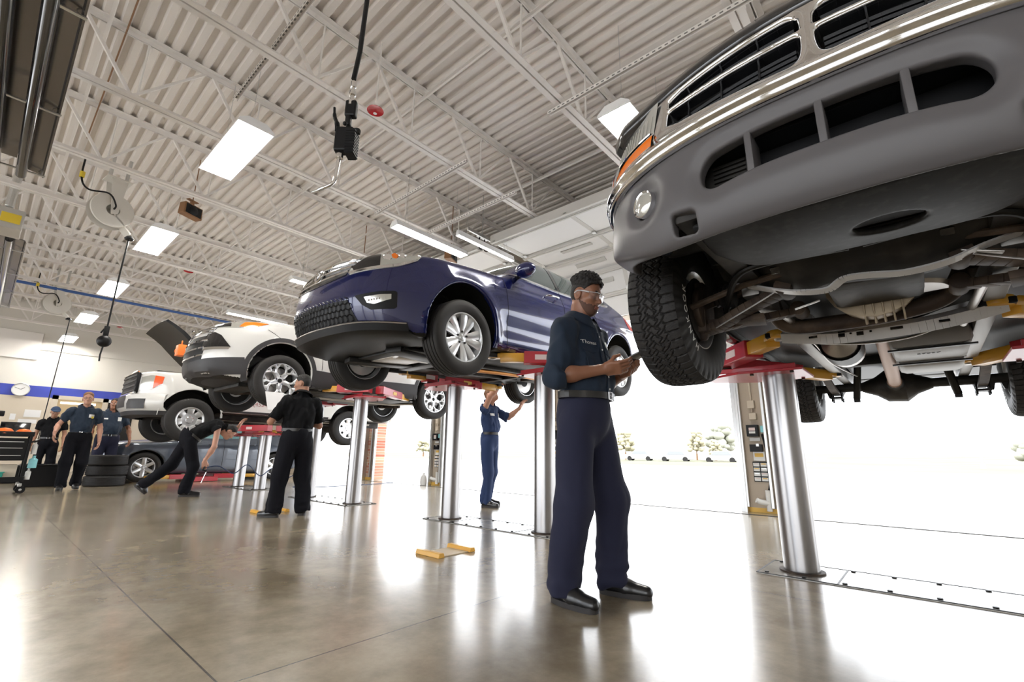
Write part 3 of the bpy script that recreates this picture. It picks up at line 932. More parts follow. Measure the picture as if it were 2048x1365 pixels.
class Car:
    """tables in local space: front axle y=0, nose towards -y, ground z=0"""
    def __init__(s, **k): s.__dict__.update(k)
    def f(s, P):
        x = np.abs(P[:, 0]); y = P[:, 1]; z = P[:, 2]
        d1 = (s.nose(z)+s.bulge(x)-y)*0.9
        d2 = x-s.width(z)*s.taper(y)
        d3 = z-(s.top(y)-s.crown*(x/0.9)**2)
        d4 = s.bot(y)-z
        d5 = (y-s.tail(z)+s.rbulge(x))*0.9
        d = smax(smax(smax(smax(d1, d2, 0.05), d3, s.k), d4, 0.05), d5, 0.05)
        if s.cab:
            c = smax(x-s.cabw(z), s.wind(z)+s.windb*x*x-y, 0.07)
            c = smax(c, z-(s.roof(y)-s.roofc*x*x), 0.07)
            c = smax(c, y-s.rear(z)+0.1*x*x, 0.07)
            c = np.maximum(c, s.cabz-z)
            d = smin(d, c*0.9, s.kc)
        for e in s.extra: d = e(s, d, x, y, z, P)
        for ya, zc, R, xi in s.arches:
            q = np.sqrt((y-ya)**2+(z-zc)**2)-R
            d = smax(d, -np.maximum(q, xi-x), 0.012)
        return d
    def mfn(s, C):
        mi = np.zeros(len(C), int)
        x = np.abs(C[:, 0])
        for ya, zc, R, xi in s.arches:
            q = np.sqrt((C[:, 1]-ya)**2+(C[:, 2]-zc)**2)
            mi[(q < R+0.006) & (x < s.width(C[:, 2])-0.018)] = 1
        mi[C[:, 2] < s.bot(C[:, 1])+0.012] = 1
        return mi
    def build(s, root, paint, lo, hi, cell):
        o = sdf_obj('body', s.f, lo, hi, cell, [paint, M['dark']], root, slack=1.25, mfn=s.mfn)
        s.bvh = bvh_of(o)
        return o

def hexgrid(mb, bvh, top, bot, proj, cell=0.035, off=0.006, r=0.004):
    """honeycomb mesh stretched over a surface region given by top/bottom curves of x"""
    T = np.array(top); Bt = np.array(bot)
    x0, x1 = max(T[0][0], Bt[0][0]), min(T[-1][0], Bt[-1][0])
    row = 0; z0 = Bt[:, 1].min(); z1 = T[:, 1].max()
    z = z0
    seen = set()
    while z < z1:
        x = x0+(cell*0.866 if row % 2 else 0)
        while x < x1:
            zt = np.interp(x, T[:, 0], T[:, 1]); zb = np.interp(x, Bt[:, 0], Bt[:, 1])
            if zb < z < zt:
                c = [(x+cell*math.sin(PI/3*k), z+cell*math.cos(PI/3*k)) for k in range(6)]
                for k in range(3):
                    a, b = c[k], c[k+1]
                    q = []
                    for p in (a, b):
                        h, nn, _, _ = bvh.ray_cast(Vector((p[0], -6, p[1])), Vector((0, 1, 0)))
                        if h is not None: q.append(h+nn*off*(1 if nn.y < 0 else -1))
                    if len(q) == 2: mb.tube(q, r, 4)
            x += cell*1.732
        z += cell*1.5; row += 1
# ================================================================ raised dark blue sedan
def build_accord(loc):
    car = thing('sedan', 'shiny dark blue sedan raised on a lift behind the man with the phone', 'car', loc)
    wb = 2.78
    c = Car(k=0.06, kc=0.05, crown=0.075, cab=True, windb=0.30, roofc=0.16, cabz=0.85, extra=[])
    c.nose = curve([0.12, 0.2, 0.28, 0.38, 0.5, 0.60, 0.70, 0.80, 0.88, 0.94, 1.1], [-0.76, -0.83, -0.885, -0.925, -0.945, -0.94, -0.92, -0.885, -0.835, -0.76, -0.55])
    c.bulge = lambda x: 0.085*(x/0.6)**2+0.46*(np.maximum(0, x-0.36)/0.56)**3.0
    c.width = curve([0.1, 0.2, 0.28, 0.4, 0.52, 0.60, 0.68, 0.76, 0.86, 0.95, 1.1, 1.5], [0.82, 0.865, 0.89, 0.905, 0.912, 0.922, 0.926, 0.925, 0.90, 0.865, 0.80, 0.6])
    c.taper = curve([-1.2, -0.4, 0.2, 1.2, 2.4, 3.0, 3.6], [0.99, 0.995, 1.0, 1.0, 1.0, 0.975, 0.9])
    c.top = curve([-1.2, -0.9, -0.7, -0.4, 0.0, 0.4, 0.8, 1.6, 2.4, 3.0, 3.4, 3.7], [0.84, 0.885, 0.925, 0.965, 1.0, 1.025, 1.01, 1.01, 1.05, 1.09, 1.10, 1.08])
    c.bot = curve([-1.2, -0.7, -0.4, 0, 2.5, 3.2, 3.7], [0.24, 0.22, 0.21, 0.20, 0.20, 0.26, 0.36])
    c.tail = curve([0.1, 0.4, 0.7, 1.0, 1.15], [3.5, 3.65, 3.67, 3.59, 3.53])
    c.rbulge = lambda x: 0.07*(x/0.6)**2+0.3*(np.maximum(0, x-0.4)/0.52)**3
    c.cabw = curve([0.8, 1.0, 1.15, 1.3, 1.42, 1.55], [0.885, 0.855, 0.79, 0.71, 0.63, 0.5])
    c.wind = curve([0.8, 1.0, 1.1, 1.2, 1.3, 1.4, 1.5], [0.03, 0.41, 0.58, 0.76, 0.96, 1.20, 1.58])
    c.rear = curve([0.8, 1.05, 1.2, 1.3, 1.4, 1.5], [3.5, 3.15, 2.85, 2.62, 2.3, 2.0])
    c.roof = curve([-1, 0.6, 1.0, 1.4, 1.8, 2.2, 2.6, 3.5], [1.3, 1.37, 1.43, 1.458, 1.455, 1.43, 1.36, 1.1])
    c.arches = [(0.0, 0.335, 0.392, 0.52), (wb, 0.335, 0.385, 0.52)]
    def creases(s, d, x, y, z, P):
        # body-side feature lines and flared arches
        side = np.exp(-((z-(0.80+0.02*y))/0.03)**2)*0.007*(y > 0.35)
        low = -np.exp(-((z-0.42)/0.09)**2)*0.016*np.clip((y-0.35)/0.2, 0, 1)*np.clip((2.2-y)/0.2, 0, 1)
        fl = 0
        for ya in (0.0, 2.78):
            q = np.sqrt((y-ya)**2+(z-0.335)**2)
            fl = fl+np.exp(-((q-0.42)/0.055)**2)*0.014*(x > 0.7)
        return d-side-low-fl
    c.extra = [creases]
    body = c.build(car, M['accord'], (-0.98, -1.02, 0.12), (0.98, 3.78, 1.5), 0.0125)
    bv = c.bvh
    # --- glass
    def add(name, mbx, m, parent=car, **k):
        return mbx.build(name, m, parent, **k)
    for s, pr in ((1, '+x'), (-1, '-x')):
        m = MB(); patch(m, bv, [(0.74, 1.045), (1.03, 1.21), (1.34, 1.36), (1.46, 1.39)], [(0.74, 1.035), (1.03, 1.03), (1.3, 1.03), (1.46, 1.03)], pr, 18, 8, 0.004, 0.012); add('side_window', m, M['glass'])
        m = MB(); patch(m, bv, [(1.54, 1.40), (1.85, 1.40), (2.1, 1.37)], [(1.54, 1.03), (1.85, 1.04), (2.14, 1.06)], pr, 14, 8, 0.004, 0.012); add('side_window', m, M['glass'])
        m = MB(); patch(m, bv, [(2.16, 1.36), (2.35, 1.31), (2.62, 1.17)], [(2.2, 1.07), (2.4, 1.09), (2.64, 1.12)], pr, 12, 6, 0.004, 0.012); add('side_window', m, M['glass'])
        m = MB(); patch(m, bv, [(1.47, 1.41), (1.53, 1.41)], [(1.47, 1.03), (1.53, 1.03)], pr, 3, 8, 0.006, 0.012); add('pillar_cover', m, M['blackgl'])
        m = MB(); ribbon(m, bv, [(0.5, 1.022), (0.95, 1.022), (1.5, 1.022), (2.1, 1.045), (2.68, 1.115)], 0.017, pr, 40, 0.009, 0.012); add('chrome_window_trim', m, M['chrome'])
        m = MB()
        for ln in ([(0.56, 0.24), (0.545, 0.6), (0.50, 0.93), (0.47, 0.99)], [(1.50, 0.24), (1.50, 1.02)], [(2.12, 1.04), (2.22, 0.72), (2.10, 0.5), (2.02, 0.26)], [(0.56, 0.262), (2.02, 0.262)]):
            ribbon(m, bv, ln, 0.006, pr, 40, 0.0015, 0.003)
        add('door_seam', m, M['dark'])
        for yy in (1.18, 2.0):
            m = MB(); x = s*0.915
            m.tube(spline([(x*0.992, yy, 0.90), (x+s*0.028, yy+0.03, 0.903), (x+s*0.028, yy+0.18, 0.91), (x*0.985, yy+0.21, 0.912)], 4), 0.011, 8); add('door_handle', m, M['chrome'])
        # mirror
        def mir(P):
            X = P*[s, 1, 1]
            return smax(ell(X, (1.00, 0.72, 1.045), (0.118, 0.080, 0.078)), X[:, 1]-0.765, 0.02)
        V, F = sdf_mesh(mir, (-1.16 if s < 0 else 0.85, 0.60, 0.94), (-0.85 if s < 0 else 1.16, 0.84, 1.16), 0.008)
        mo = mesh_obj('door_mirror', V, F, M['accord'], car)
        m = MB(); m.tube([(s*0.80, 0.77, 1.0), (s*0.93, 0.74, 1.01)], 0.022, 8); m.build('mirror_arm', M['black'], mo)
        m = MB(); m.ball((s*1.0, 0.768, 1.045), (0.095, 0.004, 0.06)); m.build('mirror_glass', M['chrome'], mo)
        # fog-lamp bezel on the corner
        prj = CORNER_L if s > 0 else (Vector((-0.7071, 0.7071, 0)), Vector((0, 0, 1)), Vector((0.7071, 0.7071, 0)))
        def a_(x, y): return 0.7071*(x+y)
        m = MB(); patch(m, bv, [(-0.235, 0.50), (-0.03, 0.535), (0.085, 0.545), (0.10, 0.53)], [(-0.17, 0.425), (-0.10, 0.385), (0.085, 0.40), (0.10, 0.415)], prj, 22, 6, 0.006, 0.02); bz = add('fog_lamp_bezel', m, M['black'])
        m = MB(); patch(m, bv, [(-0.155, 0.485), (-0.03, 0.508), (0.055, 0.515)], [(-0.13, 0.44), (-0.075, 0.428), (0.055, 0.475)], prj, 16, 4, 0.011, 0.008); m.build('fog_lamp_lens', M['lens'], bz)
        m = MB()
        for k in range(5): m.ball(tuple(0.7071*np.array([prj[0].x*2**.5*0, 0, 0])+np.array(bv.ray_cast(prj[0]*(-0.115+0.02*k)+prj[1]*(0.458+0.004*k)-prj[2]*6, prj[2])[0]-prj[2]*0.013)), 0.008, 8, 6)
        m.build('fog_lamp_led', M['chrome'], bz)
        # headlamp
        m = MB(); patch(m, bv, [(-0.33, 0.765), (-0.15, 0.885), (0.08, 0.945), (0.30, 0.955)], [(-0.30, 0.695), (-0.10, 0.725), (0.10, 0.765), (0.24, 0.835)], prj, 26, 7, 0.004, 0.02, True); hl = add('headlamp', m, M['lens'])
        m = MB(); patch(m, bv, [(-0.29, 0.77), (-0.15, 0.862), (-0.06, 0.893)], [(-0.26, 0.725), (-0.12, 0.752), (-0.05, 0.768)], prj, 14, 5, 0.008, 0.006, True); m.build('headlamp_housing', M['blackgl'], hl)
        m = MB(); patch(m, bv, [(-0.31, 0.72), (-0.10, 0.752), (0.10, 0.79), (0.24, 0.85)], [(-0.305, 0.70), (-0.10, 0.728), (0.10, 0.766), (0.24, 0.832)], prj, 24, 2, 0.010, 0.006, True); m.build('daytime_strip', M['chrome'], hl)
        def rc(a, b, o): h = bv.ray_cast(prj[0]*a+prj[1]*b-prj[2]*6, prj[2])[0]; return h-prj[2]*o
        m = MB()
        for aa, bb, r in ((-0.0, 0.845, 0.040), (0.115, 0.87, 0.030)):
            p = rc(aa, bb, 0.004); m.cyl(p, p-prj[2]*0.008, r, r*0.8, 18)
        m.build('projector', M['chrome'], hl)
        m = MB(); p = rc(0.055, 0.86, 0.006); m.cyl(p+prj[2]*0.01, p-prj[2]*0.008, 0.032, 0.026, 18); m.build('turn_signal', M['orange'], hl)
        # tail lamp
        m = MB(); patch(m, bv, [(3.05, 1.02), (3.36, 0.98)], [(3.12, 0.86), (3.40, 0.84)], pr, 8, 5, 0.004, 0.02); add('tail_lamp', m, M['redlens'])
    m = MB(); patch(m, bv, [(-0.60, 1.33), (-0.4, 1.385), (0, 1.405), (0.4, 1.385), (0.60, 1.33)], [(-0.74, 1.04), (-0.5, 1.045), (0, 1.05), (0.5, 1.045), (0.74, 1.04)], '-y', 26, 10, 0.003, 0.01, True); add('windscreen', m, M['glass'])
    m = MB(); patch(m, bv, [(-0.52, 1.33), (0, 1.37), (0.52, 1.33)], [(-0.66, 1.13), (0, 1.14), (0.66, 1.13)], '+y', 20, 8, 0.003, 0.01, True); add('rear_window', m, M['glass'])
    # --- grille
    gt = [(-0.50, 0.845), (-0.25, 0.882), (0, 0.892), (0.25, 0.882), (0.50, 0.845)]; gb = [(-0.40, 0.70), (-0.2, 0.678), (0, 0.672), (0.2, 0.678), (0.40, 0.70)]
    m = MB(); patch(m, bv, gt, gb, '-y', 30, 6, 0.005, 0.02, True); gr = add('grille', m, M['blackgl'])
    for k, t in enumerate((0.02, 0.30, 0.55, 0.80)):
        G = resample(gt, 30, True); H = resample(gb, 30, True); L = G+(H-G)*t
        m = MB(); ribbon(m, bv, L, 0.030 if k == 0 else 0.017, '-y', 30, 0.016, 0.016); m.build('grille_bar', M['chrome'], gr)
    m = MB()
    def hp(x, z): h = bv.ray_cast(Vector((x, -6, z)), Vector((0, 1, 0)))[0]; return h+Vector((0, -0.022, 0))
    for s in (-1, 1): m.tube([hp(s*0.036, 0.835), hp(s*0.026, 0.785), hp(s*0.032, 0.735)], 0.0085, 6)
    m.tube([hp(-0.027, 0.785), hp(0.027, 0.785)], 0.008, 6)
    fr = [hp(0.066*math.sin(a)*(1+0.12*math.cos(a)), 0.785+0.058*math.cos(a)) for a in np.linspace(0, 2*PI, 24, endpoint=False)]
    m.tube(fr, 0.0065, 6, close=True); m.build('emblem', M['chrome'], gr)
    # lower intake with honeycomb
    lt = [(-0.47, 0.475), (0, 0.485), (0.47, 0.475)]; lb = [(-0.53, 0.30), (0, 0.285), (0.53, 0.30)]
    m = MB(); patch(m, bv, lt, lb, '-y', 30, 6, 0.004, 0.012); lo_ = add('lower_intake', m, M['black'])
    m = MB(); hexgrid(m, bv, lt, lb, '-y', 0.031, 0.010, 0.0036); m.build('honeycomb_mesh', M['black'], lo_)
    # air dam and undertray hanging below the nose
    P = []
    for t in np.linspace(-1, 1, 34):
        x = t*0.80; yy = -0.905+0.085*(abs(x)/0.6)**2+0.46*(max(0, abs(x)-0.36)/0.56)**3
        P.append([(x, yy-0.02, 0.285), (x, yy+0.005, 0.225), (x*0.99, yy+0.07, 0.205), (x*0.97, yy+0.28, 0.185), (x*0.94, max(yy+0.50, -0.30), 0.17)])
    m = MB(); m.grid(P); m2 = MB(); m2.grid([[(a, b+0.004, cc+0.012) for a, b, cc in r] for r in P]); m.add(m2.v, m2.f)
    add('undertray', m, M['black'])
    m = MB(); lip = [r[0] for r in P]; m.tube(lip, 0.006, 6); add('air_dam_edge', m, M['bare'])
    # --- underside
    m = MB()
    m.box((0, -0.18, 0.165), (0.95, 0.30, 0.03)); m.box((0.3, -0.05, 0.15), (0.18, 0.7, 0.05), (0, 0, 0.25)); m.box((-0.3, -0.05, 0.15), (0.18, 0.7, 0.05), (0, 0, -0.25))
    m.box((0, 0.30, 0.15), (0.8, 0.16, 0.06)); add('subframe', m, M['dark'], bevel=0.01)
    m = MB()
    for s in (-1, 1):
        m.tube([(s*0.30, 0.12, 0.17), (s*0.56, 0.03, 0.17), (s*0.74, 0.0, 0.20)], [0.035, 0.03, 0.025], 8); m.tube([(s*0.34, -0.18, 0.19), (s*0.74, -0.10, 0.24)], 0.013, 8)
        m.tube([(s*0.2, 0.05, 0.30), (s*0.74, 0.0, 0.335)], 0.02, 8); m.box((s*0.72, 0.0, 0.30), (0.06, 0.12, 0.24))
    add('suspension_arm', m, M['alu'])
    m = MB(); m.box((-0.12, -0.02, 0.22), (0.5, 0.38, 0.16)); m.cyl((0.15, -0.2, 0.24), (0.15, 0.2, 0.24), 0.12, n=16); add('engine_sump', m, M['alu'], bevel=0.02)
    m = MB(); m.tube(spline([(0.02, 0.12, 0.2), (0.03, 0.45, 0.155), (0.0, 0.9, 0.16), (0.05, 1.5, 0.165), (0.0, 2.1, 0.17)], 5), 0.03, 10); add('exhaust_pipe', m, M['copper'])
    m = MB(); m.cyl((0.02, 0.55, 0.155), (0.01, 0.82, 0.16), 0.055, n=16); m.box((0, 3.0, 0.26), (0.9, 0.24, 0.15)); add('muffler', m, M['bare'], bevel=0.02)
    m = MB()
    for s in (-1, 1):
        m.box((s*0.52, 1.3, 0.185), (0.48, 1.4, 0.02)); m.box((s*0.76, 1.3, 0.18), (0.05, 1.9, 0.06)); m.box((s*0.25, 1.2, 0.165), (0.06, 1.6, 0.05))
    m.box((0, 1.75, 0.16), (1.3, 0.08, 0.05)); m.box((0.2, 2.35, 0.19), (1.0, 0.4, 0.07))
    add('floor_pan', m, M['grime'], bevel=0.006)
    w = make_wheel(car, 0.338, 0.215, 0.222, 'ten')
    place_wheels(car, w, 0.80, wb, 0.335, dz=-0.085)
    return car
ACC = build_accord((-3.79, 2.667, 1.475))
ACC.rotation_euler = (math.radians(2.0), 0, 0)
# ================================================================ raised pickup with the grey bumper
def se_pt(t, A=0.875, B=0.635, yc=-0.35, n=2.4, off=0.0):
    """point on the nose plan curve, t in [-1,1] from right to left end; pushed out by off"""
    a = t*PI/2
    def P(a):
        s, c = abs(math.sin(a)), abs(math.cos(a))
        return Vector((math.copysign(A*s**(2/n), a), yc-B*c**(2/n), 0))
    e = 0.004
    d = P(min(a+e, PI/2))-P(max(a-e, -PI/2))
    nn = Vector((d.y, -d.x, 0)).normalized()
    return P(a)+nn*off

def nose_loft(prof, t0, t1, n, **k):
    """prof: list of (off, z) or function(t)"""
    rows = []
    for i in range(n+1):
        t = t0+(t1-t0)*i/n
        pr = prof(t) if callable(prof) else prof
        rows.append([(lambda q: (q.x, q.y, z))(se_pt(t, off=o, **k)) for o, z in pr])
    return rows

def build_truck(loc):
    car = thing('pickup_truck', 'big dark pickup with grey plastic bumper and chrome grille raised high at the right', 'pickup truck', loc)
    wb = 3.33
    A, B, YC, NN = 0.875, 0.635, -0.35, 2.4
    def plan(x, y):
        r = ((x/A)**NN+(np.maximum(0, (YC-y))/B)**NN)**(1/NN)
        return (r-1)*0.72
    inset = curve([0.33, 0.365, 0.40, 0.46, 0.52, 0.60, 0.68, 0.72, 0.76], [0.10, 0.07, 0.035, 0.012, 0.0, 0.0, 0.006, 0.02, 0.04])
    def rb2(x, z, cx, cz, hx, hz, r):
        a = np.abs(x-cx)-(hx-r); b = np.abs(z-cz)-(hz-r)
        return np.sqrt(np.maximum(a, 0)**2+np.maximum(b, 0)**2)+np.minimum(np.maximum(a, b), 0)-r
    def bumper(P):
        x = np.abs(P[:, 0]); y = P[:, 1]; z = P[:, 2]
        p = plan(x, y)
        d = p+inset(z)
        # broad soft scoops around slot and fog lamp
        slot = rb2(x, z+0.03*(x/0.36)**3, 0, 0.588, 0.335, 0.060, 0.056)
        d = d+0.022*np.exp(-(np.maximum(slot, 0)/0.035)**2)
        fog = np.sqrt((x-0.565)**2+(z-0.585)**2)
        d = d+0.022*np.exp(-(np.maximum(fog-0.05, 0)/0.03)**2)+0.010*np.exp(-(((x-0.60)/0.11)**2+((z-0.64)/0.05)**2))
        d = smax(d, z-0.715, 0.012)
        d = smax(d, (0.362+0.135*(x/0.8)**4)-z, 0.018)
        d = np.maximum(d, y+0.33)
        d = smax(d, -(p+0.075), 0.02)
        for q in (slot, rb2(x, z-0.15*(x-0.4), 0.405, 0.436, 0.042, 0.036, 0.016), fog-0.046):
            d = smax(d, -q, 0.012)
        w = np.sqrt((y)**2+(z-0.40)**2)-0.455
        d = smax(d, -w, 0.015)
        return d
    V, F = sdf_mesh(bumper, (-0.90, -1.06, 0.33), (0.90, -0.30, 0.75), 0.0062, 1.3)
    bp = mesh_obj('bumper', V, F, M['fascia'], car)
    m = MB()
    for x in (-0.185, 0.0, 0.185):
        q = MB(); y0 = -0.985+0.28*x*x
        q.prism([(y0+0.025, 0.505), (y0+0.02, 0.655), (y0+0.13, 0.66), (y0+0.13, 0.50)], x-0.010, x+0.010, 'x'); q.build('slot_rib', M['fascia'], bp, bevel=0.004)
    # things seen through the slot
    m.box((0, -0.80, 0.585), (0.85, 0.03, 0.20)); m.box((0, -0.84, 0.66), (0.70, 0.12, 0.02)); m.build('intake_backing', M['black'], bp)
    m = MB(); m.box((-0.27, -0.83, 0.585), (0.16, 0.02, 0.12)); 
    for k in range(7): m.box((-0.27, -0.845, 0.535+0.016*k), (0.10, 0.01, 0.005))
    m.build('oil_cooler', M['grime'], bp)
    for s in (-1, 1):
        c = Vector((s*0.565, -0.872, 0.585)); n_ = Vector((s*0.42, -0.9, 0)).normalized()
        m = MB(); R = n_.to_track_quat('Z', 'Y').to_matrix()
        def tf(mb): return [tuple(R @ Vector(v)+c) for v in mb.v]
        q = MB(); q.lathe([(0, 0.012), (0.03, 0.010), (0.044, 0.0), (0.046, -0.03), (0, -0.03)], n=28); m.add(tf(q), q.f); fo = m.build('fog_lamp', M['lens'], bp)
        m = MB(); q = MB(); q.lathe([(0.044, 0.002), (0.050, 0.004), (0.052, -0.04), (0.044, -0.04)], n=28, closed=True); m.add(tf(q), q.f); m.build('fog_lamp_ring', M['chrome'], fo)
    # chrome face bar above the fascia
    cp = [(-0.01, 0.702), (0.006, 0.700), (0.016, 0.706), (0.018, 0.716), (0.008, 0.722), (0.010, 0.728), (0.022, 0.734), (0.026, 0.748), (0.020, 0.758), (-0.002, 0.768), (-0.012, 0.772), (-0.034, 0.790), (-0.075, 0.796), (-0.075, 0.70)]
    rows = nose_loft(lambda t: [(o-0.010*abs(t)**6, z) for o, z in cp], -0.93, 0.93, 110)
    m = MB(); m.grid(rows); m.build('chrome_face_bar', M['chrome'], car, smooth=50)
    # grille
    def yg(x, z): return -0.94+0.29*x*x+0.30*(z-0.8)
    def grille(P):
        x = np.abs(P[:, 0]); z = P[:, 2]; n = P[:, 1]-yg(x, z)
        zt = 1.080-0.20*x*x; zb = 0.745+0.09*x
        cz = (zt+zb)/2; hz = (zt-zb)/2
        fr = rb2(x, z-cz+0.93, 0, 0.93, 0.515, hz, 0.050)
        gw = 0.022*np.clip((x-0.40)/0.08, 0, 1)
        frame = np.abs(fr+0.026+gw*0.5)-0.028-gw*0.5
        bar = x-(0.022+0.02*np.abs((z-0.93)/0.14)**3)
        hb = np.abs(z-(0.937-0.03*x*x))-0.0125
        hb2 = smax(hb, fr, 0.01)
        d2 = smin(smin(frame, smax(bar, fr, 0.01), 0.035), hb2, 0.016)
        pro = 0.030-0.012*np.clip((hb2 < d2+0.004), 0, 1)
        return smax(d2+0.10*np.clip(n+0.01, -0.06, 0.12)*-1.0*0.35, np.abs(n-0.02)-0.05, 0.026)*0.9
    V, F = sdf_mesh(grille, (-0.60, -1.10, 0.74), (0.60, -0.70, 1.12), 0.0052, 1.3)
    gr = mesh_obj('grille', V, F, M['chrome'], car)
    for s in (-1, 1):
        for zz, nn in ((0.785, 5), (0.940, 5)):
            for k in range(nn):
                z = zz+0.022+0.0245*k
                m = MB(); x1 = 0.48-max(0, z-0.98)*0.6
                pts = [(s*(0.035+(x1-0.035)*i/10), 0, 0) for i in range(11)]
                pts = [(x, yg(abs(x), z)+0.035, z-0.1*x*x) for x, _, _ in pts]
                for a, b in zip(pts, pts[1:]): m.bar(a, b, 0.035, 0.010, (0, -0.35, 1))
                m.build('grille_slat', M['black'], gr, smooth=0)
    m = MB()
    m.grid([[(x, yg(abs(x), z)+0.075, z) for x in np.linspace(-0.50, 0.50, 14)] for z in (0.76, 0.93, 1.07)]); m.build('grille_backing', M['dark'], gr)
    for s in (-1, 1):
        for xx in (0.14, 0.26, 0.38):
            m = MB(); m.bar((s*xx, yg(xx, 0.81)+0.02, 0.81), (s*xx, yg(xx, 1.03)+0.02, 1.03), 0.005, 0.012, (0, 1, 0)); m.build('grille_strut', M['black'], gr)
    # headlamps
    for s in (-1, 1):
        lo_, hi_ = (0.352, 0.905)
        def pr(t, z0, z1, zi, k=6):
            u = (abs(t)-lo_)/(hi_-lo_)
            return [(-0.012-0.22*max(0, z-0.79)*1.0, z) for z in np.linspace(z0+0.0*u, z1+(zi-z1)*(1-u), k)]
        m = MB(); m.grid(nose_loft(lambda t: pr(t, 0.845, 0.985, 1.0), s*lo_, s*hi_, 26)); hl = m.build('headlamp', M['lens'], car)
        m = MB()
        for i in range(23):
            t = s*(lo_+0.02+(hi_-lo_-0.04)*i/22)
            a, b = se_pt(t, off=-0.010-0.22*0.06), se_pt(t, off=-0.010-0.22*0.15)
            m.tube([(a.x, a.y, 0.85), (b.x, b.y, 0.945)], 0.0022, 4)
        m.build('lens_flute', M['lens'], hl)
        m = MB(); m.grid(nose_loft(lambda t: [(-0.004-0.22*max(0, z-0.79), z) for z in np.linspace(0.788, 0.838, 5)], s*lo_, s*(hi_+0.01), 26)); m.build('turn_signal', M['orange'], hl)
        m = MB(); m.grid(nose_loft(lambda t: [(0.0, 0.786), (0.002, 0.781), (-0.03, 0.779)], s*lo_, s*(hi_+0.01), 20)); m.grid(nose_loft(lambda t: [(-0.005, 0.838), (-0.003, 0.842), (-0.02, 0.847)], s*lo_, s*hi_, 20)); m.build('lamp_bezel', M['chrome'], hl)
    rw = []
    for x in np.linspace(-0.74, 0.74, 60):
        h = 1.088-0.20*x*x if abs(x) < 0.56 else 1.025-0.08*(abs(x)-0.56)
        sy = -0.35-0.635*(1-(abs(x)/0.875)**2.4)**(1/2.4)+0.07
        yb = yg(abs(x), h); yb = yb+max(0, sy-yb)*min(1, max(0, abs(x)-0.5)/0.12)
        rw.append([(x, yb+o, h+dz) for o, dz in ((0.0, -0.052), (-0.042, -0.048), (-0.050, -0.025), (-0.035, 0.012), (0.04, 0.045), (0.30, 0.085))])
    m = MB(); m.grid(rw); m.build('hood_edge', M['truckhood'], car, smooth=70)
    # painted body: hood, cab and bed
    c = Car(k=0.05, kc=0.04, crown=0.07, cab=True, windb=0.12, roofc=0.10, cabz=0.85, extra=[])
    c.nose = curve([0.3, 0.5, 0.78, 0.9, 1.0, 1.08, 1.14, 1.3], [-0.55, -0.60, -0.76, -0.77, -0.78, -0.78, -0.74, -0.5])
    c.bulge = lambda x: 0.10*(x/0.6)**2+0.50*(np.maximum(0, x-0.45)/0.44)**3.2
    c.width = curve([0.3, 0.45, 0.6, 0.75, 0.9, 1.0, 1.15, 1.5], [0.82, 0.87, 0.90, 0.905, 0.90, 0.885, 0.84, 0.7])
    c.taper = curve([-1, 0, 1, 3, 4.6], [0.985, 1, 1, 1, 1])
    c.top = curve([-1.1, -0.9, -0.6, 0.0, 0.5, 0.9, 2.4, 2.6, 4.6], [1.06, 1.09, 1.13, 1.17, 1.20, 1.19, 1.17, 1.15, 1.15])
    c.bot = curve([-1.1, -0.6, 0, 4.6], [0.74, 0.60, 0.52, 0.55])
    c.tail = curve([0.3, 0.7, 1.2], [4.42, 4.45, 4.45]); c.rbulge = lambda x: 0*x
    c.cabw = curve([0.85, 1.1, 1.3, 1.5, 1.7, 1.8], [0.87, 0.845, 0.80, 0.74, 0.66, 0.6]); c.wind = curve([0.85, 1.15, 1.35, 1.55, 1.7, 1.8], [0.2, 0.62, 0.85, 1.05, 1.25, 1.5])
    c.rear = curve([0.85, 1.2, 1.5, 1.7, 1.8], [2.62, 2.6, 2.5, 2.38, 2.3]); c.roof = curve([0, 1.1, 1.6, 2.2, 2.7, 4], [1.6, 1.70, 1.73, 1.72, 1.66, 1.5])
    c.arches = [(0.0, 0.42, 0.455, 0.45), (wb, 0.42, 0.45, 0.45)]
    c.build(car, M['truckhood'], (-0.95, -1.0, 0.45), (0.95, 4.55, 1.8), 0.016)
    bv = c.bvh
    for pr in ('+x', '-x'):
        m = MB(); patch(m, bv, [(0.95, 1.32), (1.3, 1.62), (1.62, 1.64)], [(0.85, 1.19), (1.3, 1.18), (1.62, 1.18)], pr, 12, 6); m.build('side_window', M['glass'], car)
        m = MB(); patch(m, bv, [(1.72, 1.64), (2.36, 1.6)], [(1.72, 1.18), (2.4, 1.18)], pr, 8, 6); m.build('side_window', M['glass'], car)
    m = MB(); patch(m, bv, [(-0.62, 1.62), (0, 1.66), (0.62, 1.62)], [(-0.72, 1.22), (0, 1.24), (0.72, 1.22)], '-y', 16, 8); m.build('windscreen', M['glass'], car)
    # --- underside
    def part(name, fn, mt, bevel=0.0, parent=car, smooth=35):
        m = MB(); fn(m); return m.build(name, mt, parent, bevel=bevel, smooth=smooth)
    # belly shield behind the bumper
    def shield(P):
        x = np.abs(P[:, 0]-0.03); y = P[:, 1]; z = P[:, 2]
        d = smax(x-(0.43-0.35*np.maximum(0, y+0.66)), -0.89-y, 0.03); d = smax(d, y+0.42, 0.10)
        zs = 0.425-0.03*np.cos((y+0.68)*5)+0.02*(x/0.4)**4
        d = smax(d, np.abs(z-zs)-0.012, 0.02)
        hole = np.sqrt(((P[:, 0]-0.10)/1.25)**2+(y+0.62)**2)-0.070
        return smax(d, -hole, 0.01)
    V, F = sdf_mesh(shield, (-0.6, -1.0, 0.33), (0.65, -0.35, 0.52), 0.009, 1.3); mesh_obj('belly_shield', V, F, M['skid'], car)
